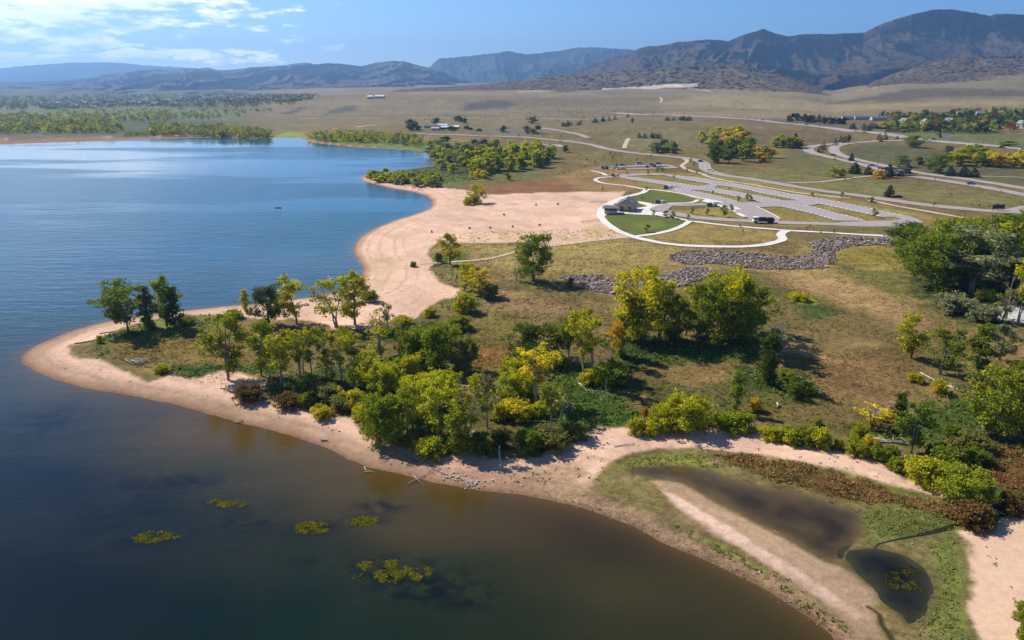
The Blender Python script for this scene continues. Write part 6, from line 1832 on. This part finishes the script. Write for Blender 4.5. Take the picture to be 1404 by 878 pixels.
# ------------------------------------------------------------------ buildings
M_WALL = plain('tan_block_wall', (0.50, 0.42, 0.29), .9, .10, 1.2)
M_STONEW = plain('stone_wainscot', (0.30, 0.25, 0.21), .95, .3, 2.2)
M_SHINGLE = plain('grey_shingles', (0.17, 0.145, 0.14), .9, .25, 1.6)
M_DOOR = plain('dark_red_door', (0.20, 0.035, 0.03), .6, .08, 1)
M_GREYM = plain('grey_metal', (0.34, 0.33, 0.32), .5, .1, 1)
M_DARK = plain('dark_brown', (0.05, 0.035, 0.03), .8, .2, 1)
M_WHITE = plain('white_paint', (0.80, 0.79, 0.77), .6, .05, 1)
M_GLASS = plain('dark_glass', (0.02, 0.025, 0.03), .1, .1, 1, .6)
M_TYRE = plain('tyre_rubber', (0.02, 0.02, 0.02), .9, .1, 1)
M_RED = plain('tail_red', (0.35, 0.02, 0.02), .5, .05, 1)
M_CARPAINT = tinted('car_paint', .3, .5)
M_ROOFT = tinted('house_roof', .9, .1, .2)
M_HWALL = plain('house_wall', (0.45, 0.42, 0.38), .9, .12, .4)


def root_at(name, p, rz, label, cat, group=None):
    o = bpy.data.objects.new(name, None); COL.objects.link(o); o.location = tuple(p); o.rotation_euler = (0, 0, rz)
    o['label'] = label; o['category'] = cat
    if group: o['group'] = group
    return o


def part(parent, name, build, mats, smooth=False):
    g = Geo(); build(g)
    return put(name, g.mesh(name, mats, smooth), parent)


def gable_roof(g, hx, hy, ze, zr, over=.6, th=.18):
    """Ridge along y."""
    X, Y = hx + over, hy + over
    dz = (zr - ze) * over / hx
    for s in (-1, 1):
        V = [(0, -Y, zr), (0, Y, zr), (s * X, Y, ze - dz), (s * X, -Y, ze - dz)]
        V2 = [(x, y, z_ + th) for x, y, z_ in V]
        g.add(V + V2, [(0, 1, 2, 3), (7, 6, 5, 4), (0, 3, 7, 4), (2, 1, 5, 6), (3, 2, 6, 7)])


def gable_wall(g, hx, hy, ze, zr, m=0):
    V = [(-hx, -hy, 0), (hx, -hy, 0), (hx, -hy, ze), (0, -hy, zr), (-hx, -hy, ze), (-hx, hy, 0), (hx, hy, 0), (hx, hy, ze), (0, hy, zr), (-hx, hy, ze)]
    g.add(V, [(0, 1, 2, 3, 4), (6, 5, 9, 8, 7), (1, 6, 7, 2), (5, 0, 4, 9)], m)


pb = at1(861, 290.5)
rt = root_at('restroom_building', (pb[0], pb[1] + 4.5, pb[2] + .15), math.radians(-16), 'tan park building with gabled grey roof and dark red doors between the two lawns', 'building')
hx, hy = 4.1, 5.2
part(rt, 'wall', lambda g: gable_wall(g, hx, hy, 3.0, 5.35), [M_WALL])
part(rt, 'wainscot', lambda g: (g.box(-hx - .08, hx + .08, -hy - .08, -hy + .02, -.2, .95), g.box(hx - .02, hx + .08, -hy, hy, -.2, .95), g.box(-hx - .08, -hx + .02, -hy, hy, -.2, .95)), [M_STONEW])
rf = part(rt, 'roof', lambda g: gable_roof(g, hx, hy, 3.05, 5.5, .8), [M_SHINGLE])
part(rf, 'skylight', lambda g: g.add([(2.0, -1.2, 4.62), (2.9, -1.2, 4.1), (2.9, -.2, 4.1), (2.0, -.2, 4.62)], [(0, 1, 2, 3)]), [M_WHITE])
for x in (-2.3, 1.2):
    dr = part(rt, 'door', lambda g: g.box(x, x + 1.5, -hy - .13, -hy - .02, -.05, 2.15), [M_DOOR])
    part(dr, 'handle', lambda g: g.box(x + 1.25, x + 1.33, -hy - .2, -hy - .13, 1.0, 1.15), [M_GREYM])
part(rt, 'gable_vent', lambda g: g.box(-.35, .35, -hy - .06, -hy - .01, 3.5, 4.1), [M_GREYM])
part(rt, 'eave_board', lambda g: (g.box(-hx - .75, -hx - .65, -hy - .7, hy + .7, 2.45, 2.65), g.box(hx + .65, hx + .75, -hy - .7, hy + .7, 2.45, 2.65)), [M_WHITE])
part(rt, 'window', lambda g: (g.box(hx + .0, hx + .05, -2.5, -1.5, 1.9, 2.6), g.box(hx + .0, hx + .05, 1.5, 2.5, 1.9, 2.6)), [M_GLASS])
pb = at1(838, 294.2)
rt = root_at('picnic_shelter', (pb[0], pb[1] + 2.2, pb[2] + .15), math.radians(-6), 'long low picnic shelter with hipped grey roof left of the gabled building', 'shelter')


def hip(g):
    X, Y, ze, zr = 3.9, 2.9, 2.75, 3.75
    V = [(-X, -Y, ze), (X, -Y, ze), (X, Y, ze), (-X, Y, ze), (-X * .72, 0, zr), (X * .72, 0, zr), (-X, -Y, ze - .2), (X, -Y, ze - .2), (X, Y, ze - .2), (-X, Y, ze - .2)]
    g.add(V, [(0, 1, 5, 4), (1, 2, 5), (2, 3, 4, 5), (3, 0, 4), (0, 6, 7, 1), (1, 7, 8, 2), (2, 8, 9, 3), (3, 9, 6, 0), (6, 9, 8, 7)])


part(rt, 'roof', hip, [M_SHINGLE])
part(rt, 'counter_wall', lambda g: (g.box(-2.9, 2.9, -2.0, -1.8, -.2, 1.5), g.box(-2.9, -2.7, -1.8, 2.0, -.2, 1.5), g.box(2.7, 2.9, -1.8, 2.0, -.2, 1.5)), [M_WALL])
for x in (-2.8, -.95, .95, 2.8):
    part(rt, 'post', lambda g: g.box(x - .14, x + .14, -2.02, -1.74, 1.5, 2.6), [M_WALL])
for x in (-2.8, 2.8): part(rt, 'post', lambda g: g.box(x - .14, x + .14, 1.74, 2.02, 1.5, 2.6), [M_WALL])
part(rt, 'back_wall', lambda g: g.box(-2.6, 2.6, 1.8, 2.0, -.2, 2.55), [M_STONEW])

pe = at1(1225, 240.5)
rt = root_at('entrance_station', pe, math.radians(-8), 'flat dark canopy over the park entrance lanes with ticket booths', 'entrance station')
part(rt, 'canopy', lambda g: g.box(-9.5, 9.5, -4.2, 4.2, 4.2, 4.75), [M_DARK])
for x, y in ((-8.6, -3.4), (-3, -3.4), (3, -3.4), (8.6, -3.4), (-8.6, 3.4), (8.6, 3.4)):
    part(rt, 'post', lambda g: (g.box(x - .22, x + .22, y - .22, y + .22, 1.0, 4.2), g.box(x - .4, x + .4, y - .4, y + .4, -.3, 1.0)), [M_DARK])
for x in (-1.5, 4.6):
    b = part(rt, 'booth', lambda g: (g.box(x - 1.1, x + 1.1, -1.8, 1.8, -.2, 1.1), g.box(x - 1.1, x + 1.1, -1.8, 1.8, 2.2, 2.7)), [M_HWALL])
    part(b, 'window', lambda g: g.box(x - 1.05, x + 1.05, -1.75, 1.75, 1.1, 2.2), [M_GLASS])


def toilet(uv, rz, label):
    p = at1(*uv); rt = root_at('enclosure', p, rz, label, 'enclosure')
    part(rt, 'screen_wall', lambda g: (g.box(-2.6, -.2, -1.0, -.85, -.2, 1.9), g.box(-2.6, -2.45, -.85, 1.0, -.2, 1.9), g.box(-.35, -.2, -.85, 1.0, -.2, 1.9)), [M_BARK])
    part(rt, 'bin', lambda g: g.box(.2, 1.3, -.7, .7, -.2, 1.7, 0, .1), [M_WHITE]); part(rt, 'container', lambda g: g.box(1.6, 2.7, -.7, .7, -.2, 1.6, 0, .08), [M_GREYM])


toilet((843, 242.4), 0, 'brown screen with white bin at the left end of the upper parking road')
toilet((915.5, 259.0), 0, 'brown screen with white bins at the corner of the upper lawn')
toilet((975.5, 283.0), .1, 'dark container with white door near the tip of the upper lawn')
toilet((905, 279.3), 0, 'grey bins at the lower edge of the upper lawn')
for uv, lab in (((1225.6, 271), 'left one of two dark bins right of the round juniper'), ((1233, 271), 'right one of two dark bins by the round juniper')):
    p = at1(*uv); g = Geo(); g.box(-1.3, 1.3, -.8, .8, 0, 1.1, 0, .12); g.box(-1.35, 1.35, -.85, .85, 1.1, 1.25, 1); put('waste_bin', g.mesh('waste_bin', [M_DARK, M_GREYM]), loc=tuple(p), label=lab, cat='waste bin')

# far buildings
def shed(uv, L, Wd, H_, rz, roofrgb, label, name='building', ze=None):
    p = at1(*uv); rt = root_at(name, p, rz, label, 'building' if name != 'house' else 'house')
    zr = H_; ze = H_ * .62
    def wl(g): gable_wall(g, Wd / 2, L / 2, ze, zr)
    part(rt, 'wall', wl, [M_HWALL])
    rf = part(rt, 'roof', lambda g: gable_roof(g, Wd / 2, L / 2, ze, zr, .4), [M_ROOFT]); rf.color = (*roofrgb, 1)
    part(rt, 'window', lambda g: (g.box(-Wd * .3, -Wd * .1, -L / 2 - .05, -L / 2 + .02, ze * .35, ze * .75), g.box(Wd * .1, Wd * .3, -L / 2 - .05, -L / 2 + .02, ze * .35, ze * .75)), [M_GLASS])
    return rt


HS = [((1239, 172.5), 'white gabled house half hidden by trees, left of the suburb'), ((1267.6, 174), 'brightest white gable in the middle of the suburb trees'), ((1301, 172.5), 'white gabled house right of the brightest gable'),
      ((1316, 160.5), 'grey-roofed house among the upper suburb trees'), ((1343, 160.5), 'grey-roofed house right of the first upper one'), ((1398, 162), 'dark-roofed house at the right edge of the suburb'), ((1401, 176), 'pale house low at the frame edge of the suburb'),
      ((1372, 160), 'small dark-roofed house between the upper suburb houses'), ((1285, 163), 'brown-roofed house above the brightest gable')]
for i, (uv, lab) in enumerate(HS):
    o = shed(uv, 10, 9, 9.5 if i < 3 else 9, math.radians([12, -8, 20, 80, 70, 85, 20, 75, 60][i]), [(0.24, .24, .24), (.26, .26, .26), (.24, .24, .24), (.16, .17, .19), (.2, .2, .22), (.12, .12, .13), (.3, .3, .3), (.14, .12, .12), (.2, .14, .12)][i], lab, 'house')
for uv, L, lab in (((1163, 164), 18, 'left low grey building beside the windbreak'), ((1182.7, 163.8), 24, 'right low grey building with a two-part roof'), ((1204, 165), 20, 'flat pale shed right of the low grey buildings')):
    shed(uv, L, 10, 5.5, math.radians(85), (.14, .15, .18), lab)
for uv, L, rz_, lab in (((594, 175.5), 22, 88, 'long dark storage shed at the left of the yard'), ((607, 174.2), 12, 85, 'white-roofed shed at the back of the yard'), ((613, 177), 14, 92, 'white shed at the front of the storage yard'),
                        ((626, 176.5), 7, 80, 'small blue-white shed at the right of the yard'), ((597, 178.6), 9, 88, 'low pinkish shed left in the yard'), ((521, 134.8), 20, 85, 'bright white building alone at the foot of the hills'), ((508, 135.3), 12, 85, 'smaller pale building left of the bright white one')):
    shed(uv, L, 7 if uv[1] > 150 else 10, 3.6 if uv[1] > 150 else 6.5, math.radians(rz_), (.75, .75, .75) if 'white' in lab else ((.16, .13, .15) if 'dark' in lab else (.55, .40, .34)), lab)

# the distant town: small houses, one mesh each
gh = Geo(); gable_wall(gh, 5, 7, 3.4, 6.0); gr2 = Geo(); gable_roof(gr2, 5, 7, 3.4, 6.0, .5)
b0 = len(gh.v); gh.v += gr2.v; gh.f += [tuple(i + b0 for i in f) for f in gr2.f]; gh.mi += [1] * len(gr2.f)
hm = gh.mesh('house', [M_HWALL, M_ROOFT])
q = np.concatenate([scatter_in([(240, 139), (330, 139), (400, 139.5), (428, 136), (420, 131), (330, 130), (250, 131)], 150, 5), scatter_in([(60, 150), (240, 146), (240, 136), (100, 138), (40, 144)], 50, 6)])
for p in at(q):
    o = put('house', hm, loc=tuple(p), label='tiny pale house of the distant town', cat='house', group='houses of the distant town', color=(*[c * prng.uniform(.7, 1.4) for c in prng.choice([(.2, .18, .17), (.14, .13, .13), (.3, .28, .26)])], 1))
    o.rotation_euler = (0, 0, prng.uniform(0, 3.1)); s_ = prng.uniform(.7, 1.3); o.scale = (s_, s_, s_)


# ------------------------------------------------------------------ vehicles
def car_proto(L=4.6, W_=1.85, H_=1.5, van=False):
    g = Geo()
    prof = [(-L / 2, .35), (-L / 2, .78), (-L / 2 + .15, .88), (L / 2 - 1.35, .92), (L / 2 - .1, .78), (L / 2, .6), (L / 2, .35)]
    n = len(prof); hw = W_ / 2
    V = [(x, -hw, z_) for x, z_ in prof] + [(x, hw, z_) for x, z_ in prof]
    g.add(V, [tuple(range(n)), tuple(range(2 * n - 1, n - 1, -1))] + [(i, n + i, n + (i + 1) % n, (i + 1) % n) for i in range(n)])
    x0, x1 = (-L / 2 + .12, L / 2 - 1.2) if van else (-L / 2 + .55, L / 2 - 1.35)
    cab = [(x0, .86), (x0 + (.15 if van else .45), H_), (x1 - .75, H_), (x1, .9)]
    g2 = Geo(); m = len(cab); ins = .12
    V = [(x, -hw + .04 + (ins if z_ > 1 else 0), z_ - .05 * (z_ > 1)) for x, z_ in cab] + [(x, hw - .04 - (ins if z_ > 1 else 0), z_ - .05 * (z_ > 1)) for x, z_ in cab]
    g2.add(V, [tuple(range(m)), tuple(range(2 * m - 1, m - 1, -1))] + [(i, m + i, m + (i + 1) % m, (i + 1) % m) for i in range(m)])
    g3 = Geo(); g3.box(x0 + (.15 if van else .45), x1 - .75, -hw + .15, hw - .15, H_ - .06, H_ + .02)
    wh = Geo(); wh.tube([(0, -.12, 0), (0, .12, 0)], [.34, .34], 12); wh.tube([(0, -.13, 0), (0, .13, 0)], [.18, .18], 8, 1)
    return g.mesh('body', [M_CARPAINT]), g2.mesh('window', [M_GLASS]), g3.mesh('roof', [M_CARPAINT]), wh.mesh('wheel', [M_TYRE, M_GREYM]), L, W_


CP_ = car_proto(); VP_ = car_proto(5.2, 2.0, 2.0, True)
lg = Geo(); lg.box(-.04, .04, -.18, .18, -.07, .07); LIGHT_ = lg.mesh('headlight', [M_WHITE])


def one_mesh_car(proto):
    g = Geo()
    for me_, mi in ((proto[0], 0), (proto[1], 1), (proto[2], 0)):
        g.add([v.co for v in me_.vertices], [tuple(p.vertices) for p in me_.polygons], mi)
    for sx in (-1, 1):
        for sy in (-1, 1):
            g.tube([(sx * proto[4] * .31, sy * (proto[5] / 2 - .12) - .1, .33), (sx * proto[4] * .31, sy * (proto[5] / 2 - .12) + .1, .33)], [.33, .33], 8, 2)
    return g.mesh('car', [M_CARPAINT, M_GLASS, M_TYRE])


FARCAR = one_mesh_car(CP_)
CC_ = {'white': (.75, .75, .75), 'black': (.015, .015, .017), 'dark': (.04, .045, .055), 'silver': (.42, .44, .47), 'blue': (.05, .10, .22), 'grey': (.16, .17, .19)}


def car(u, v, rz, col, label, van=False, lift=.16, group=None):
    p = at1(u, v); p[2] += lift
    pr = VP_ if van else CP_
    rt = root_at('van' if van else 'car', p, rz, label, 'van' if van else 'car', group)
    for me_ in pr[:3]:
        o = put(me_.name.split('.')[0], me_, rt, color=(*CC_[col], 1))
    for sx in (-1, 1):
        for sy in (-1, 1): put('wheel', pr[3], rt, loc=(sx * pr[4] * .31, sy * (pr[5] / 2 - .1), .34))
    for sy in (-1, 1): put('headlight', LIGHT_, rt, loc=(pr[4] / 2, sy * pr[5] * .34, .66))


car(826.4, 231.4, 1.4, 'dark', 'dark car first from the left in the small upper lot')
car(831, 229.6, 1.5, 'silver', 'silver car second from the left in the small upper lot')
car(832, 232.2, 1.5, 'black', 'black car in front of the silver one in the small lot')
car(840.8, 231.2, 1.3, 'white', 'white car right of the first three in the small lot')
car(853, 228.0, .1, 'blue', 'dark blue car across the lane in the small upper lot')
car(854, 232.6, .05, 'white', 'white car parked sideways at the lower edge of the small lot')
car(876.7, 225.6, .3, 'white', 'white camper van, largest vehicle in the small upper lot', True)
car(887, 230.2, 1.5, 'dark', 'dark car below the camper van')
car(894, 227.4, .2, 'blue', 'blue car right of the camper van')
car(897.5, 229.4, 1.4, 'black', 'black car behind the blue one')
car(903, 226.0, .2, 'dark', 'dark car at the back right of the small lot')
car(905, 230.4, 1.5, 'grey', 'grey car near the right end of the small lot')
car(907.5, 232.6, .1, 'white', 'white car at the lower right of the small lot')
car(960.6, 222.6, -.9, 'black', 'black car driving on the road bend above the parking rows')
car(973.5, 235.4, -.9, 'white', 'white car on the road just after the bend')
car(753, 199.4, .2, 'white', 'white car in the little lot behind the dense woods')
car(1142.7, 214.2, -.5, 'black', 'black car on the outer side of the road loop', lift=.25)
car(1208, 194.8, 0, 'black', 'black car on the slip road below the highway', lift=.25)
car(1197, 228.6, -.5, 'dark', 'small dark car approaching the entrance canopy', lift=.25)
car(1236, 241.6, -.1, 'grey', 'grey car just leaving the entrance canopy', lift=.25)
car(1331, 253.6, -.15, 'blue', 'dark blue car on the divided road at the right', lift=.25)
for u, v, c_, lab in [(1027, 163.6, 'white', 'tiny white car farthest up the highway'), (1036, 164.6, 'white', 'second tiny white car up the highway'), (1046, 165.8, 'silver', 'silver car third from the far end of the highway'), (1106, 172, 'dark', 'dark car on the highway below the windbreak'),
                      (1124.5, 174, 'white', 'white car on the highway below the windbreak'), (1173, 181, 'white', 'left one of a pair of white cars on the highway'), (1185.6, 182.5, 'white', 'right one of a pair of white cars on the highway'), (1249, 190, 'white', 'white car at the highway junction'),
                      (1268.6, 192.4, 'grey', 'grey car just past the highway junction'), (1280, 192.6, 'dark', 'dark car by the white road sign on the highway'), (1339, 200.4, 'white', 'white car alone on the right part of the highway'), (1373.6, 203.5, 'dark', 'dark car near the right end of the highway'), (1403, 206.6, 'white', 'white car on the highway cut by the frame')]:
    p = at1(u, v); p[2] += .35
    o = put('car', FARCAR, loc=tuple(p), label=lab, cat='car', group='cars on the highway', color=(*CC_[c_], 1)); o.rotation_euler = (0, 0, -.35)
    o.scale = (1.15, 1.15, 1.15)

p = at1(1046, 306.2); p[2] += .25
rt = root_at('truck', p, math.pi - .04, 'long truck with white cab and dark brown load on the road round the parking rows', 'truck')
part(rt, 'cab', lambda g: (g.box(2.3, 4.4, -1.15, 1.15, .6, 1.5), g.box(2.3, 4.2, -1.12, 1.12, 1.5, 2.5, 0, .08)), [M_WHITE])
part(rt, 'windscreen', lambda g: (g.box(4.0, 4.30, -1.0, 1.0, 1.45, 2.2), g.box(2.6, 3.9, -1.17, 1.17, 1.4, 2.1)), [M_GLASS])
part(rt, 'bed', lambda g: (g.box(-4.5, 2.1, -1.2, 1.2, .8, 1.0), g.box(-4.5, 2.1, -1.2, -1.1, 1.0, 2.0), g.box(-4.5, 2.1, 1.1, 1.2, 1.0, 2.0), g.box(2.0, 2.1, -1.1, 1.1, 1.0, 2.2), g.box(-4.5, -4.4, -1.1, 1.1, 1.0, 1.9)), [M_DARK])
part(rt, 'load', lambda g: (g.box(-4.3, -1.4, -1.05, 1.05, 1.0, 2.25, 0, .3), g.box(-1.3, 1.9, -1.05, 1.05, 1.0, 2.35, 0, .35)), [M_DARK])
part(rt, 'chassis', lambda g: g.box(-4.5, 4.2, -.5, .5, .45, .8), [M_GREYM])
for x in (-3.6, -2.5, 3.2):
    for y in (-1, 1): part(rt, 'wheel', lambda g: g.tube([(x, y - .15, .48), (x, y + .15, .48)], [.48, .48], 12), [M_TYRE])
for y in (-.85, .85): put('headlight', LIGHT_, rt, loc=(4.42, y, .9))

# boat on the lake
pw = level([(382, 285.5)])[0]
rt = root_at('boat', (pw[0], pw[1], 0), .1, 'small dark fishing boat alone on the blue lake', 'boat')
rt.scale = (.62, .62, .62)
def hull(g):
    st = [(-2.1, .62, .5), (-1, .75, .48), (.6, .72, .5), (1.6, .42, .62), (2.2, .04, .75)]
    V = []
    for x, w_, h in st: V += [(x, -w_, h), (x, -w_ * .6, -.12), (x, w_ * .6, -.12), (x, w_, h), (x, w_ * .8, h), (x, w_ * .5, .05), (x, -w_ * .5, .05), (x, -w_ * .8, h)]
    F = []
    for i in range(len(st) - 1):
        for j in range(8): F.append((i * 8 + j, i * 8 + (j + 1) % 8, (i + 1) * 8 + (j + 1) % 8, (i + 1) * 8 + j))
    F.append(tuple(range(8))); F.append(tuple(range(39, 31, -1)))
    g.add(V, F)
part(rt, 'hull', hull, [M_DARK], True)
for x in (-1.0, .5): part(rt, 'seat', lambda g: g.box(x - .15, x + .15, -.55, .55, .28, .34), [M_GREYM])
part(rt, 'motor', lambda g: (g.box(-2.45, -2.1, -.15, .15, .45, .85), g.box(-2.35, -2.25, -.05, .05, -.3, .5)), [M_DARK])

# signs, poles and low fences
p = at1(1368, 289.5); rt = root_at('sign_board', p, .1, 'wide brown sign board on posts beside the road junction', 'sign')
part(rt, 'board', lambda g: g.box(-3.1, 3.1, -.08, .08, 1.1, 3.0), [M_DARK])
for x in (-2.6, 0, 2.6): part(rt, 'post', lambda g: g.box(x - .12, x + .12, -.12 + .2, .12 + .2, -.3, 3.1), [M_BARK])
p = at1(1295.5, 189.5); rt = root_at('road_sign', p, .1, 'pale rectangular sign beside the highway', 'sign')
part(rt, 'board', lambda g: g.box(-4, 4, -.1, .1, 2.2, 4.6), [M_WHITE])
for x in (-3, 3): part(rt, 'post', lambda g: g.box(x - .15, x + .15, .12, .4, -.3, 4.6), [M_GREYM])
for u, vb, vt, lab in ((1308, 188, 176.5, 'utility pole standing right of the pale highway sign'), (1347.6, 198, 183, 'utility pole beyond the highway farther to the right'), (1282, 248.5, 243, 'short dark post beside the divided road'), (1202.5, 226, 219, 'thin lamp post with pale head behind the entrance')):
    p = at1(u, vb); h = metres_up(p[0], p[1], p[2], vt); g = Geo(); g.tube([(0, 0, -.3), (0, 0, h)], [.22, .16], 6)
    if 'utility' in lab: g.box(-1.2, 1.2, -.1, .1, h - 1.0, h - .8)
    put('utility_pole' if 'utility' in lab else 'post', g.mesh('post', [M_BARK]), loc=tuple(p), label=lab, cat='pole')
for a_, b_, n, lab in (((810, 278.5), (832, 278.5), 9, 'short wooden fence at the upper right edge of the beach'), ((797, 306.3), (822, 304.4), 9, 'short wooden fence at the lower right edge of the beach'), ((802, 246), (816, 247), 6, 'low rail fence left of the white path loop'), ((798, 229), (820, 228), 7, 'low rail fence beside the upper lot')):
    pa, pc = at1(*a_), at1(*b_); rt = root_at('fence', pa, 0, lab, 'fence')
    d = pc - pa
    for i in range(n):
        q = d * i / (n - 1); g = Geo(); g.box(q[0] - .07, q[0] + .07, q[1] - .07, q[1] + .07, q[2] - .3, q[2] + 1.15); put('post', g.mesh('post', [M_BARK]), rt)
    for hh in (.55, 1.0):
        g = Geo(); g.tube([(0, 0, hh), tuple(d + [0, 0, hh])], [.05, .05], 4); put('rail', g.mesh('rail', [M_BARK]), rt)
for u, v in ((691, 294.5), (740, 308.5), (703, 311), (672, 312.5), (644, 313), (735, 281), (765, 280), (848, 232)):
    plant_px('bush', 'olive', .1, u, v + 1, v - 1.5, 2.5, name='shrub', label='tiny olive weed tuft alone on the raked open sand', cat='shrub', group='weed tufts on the open sand')
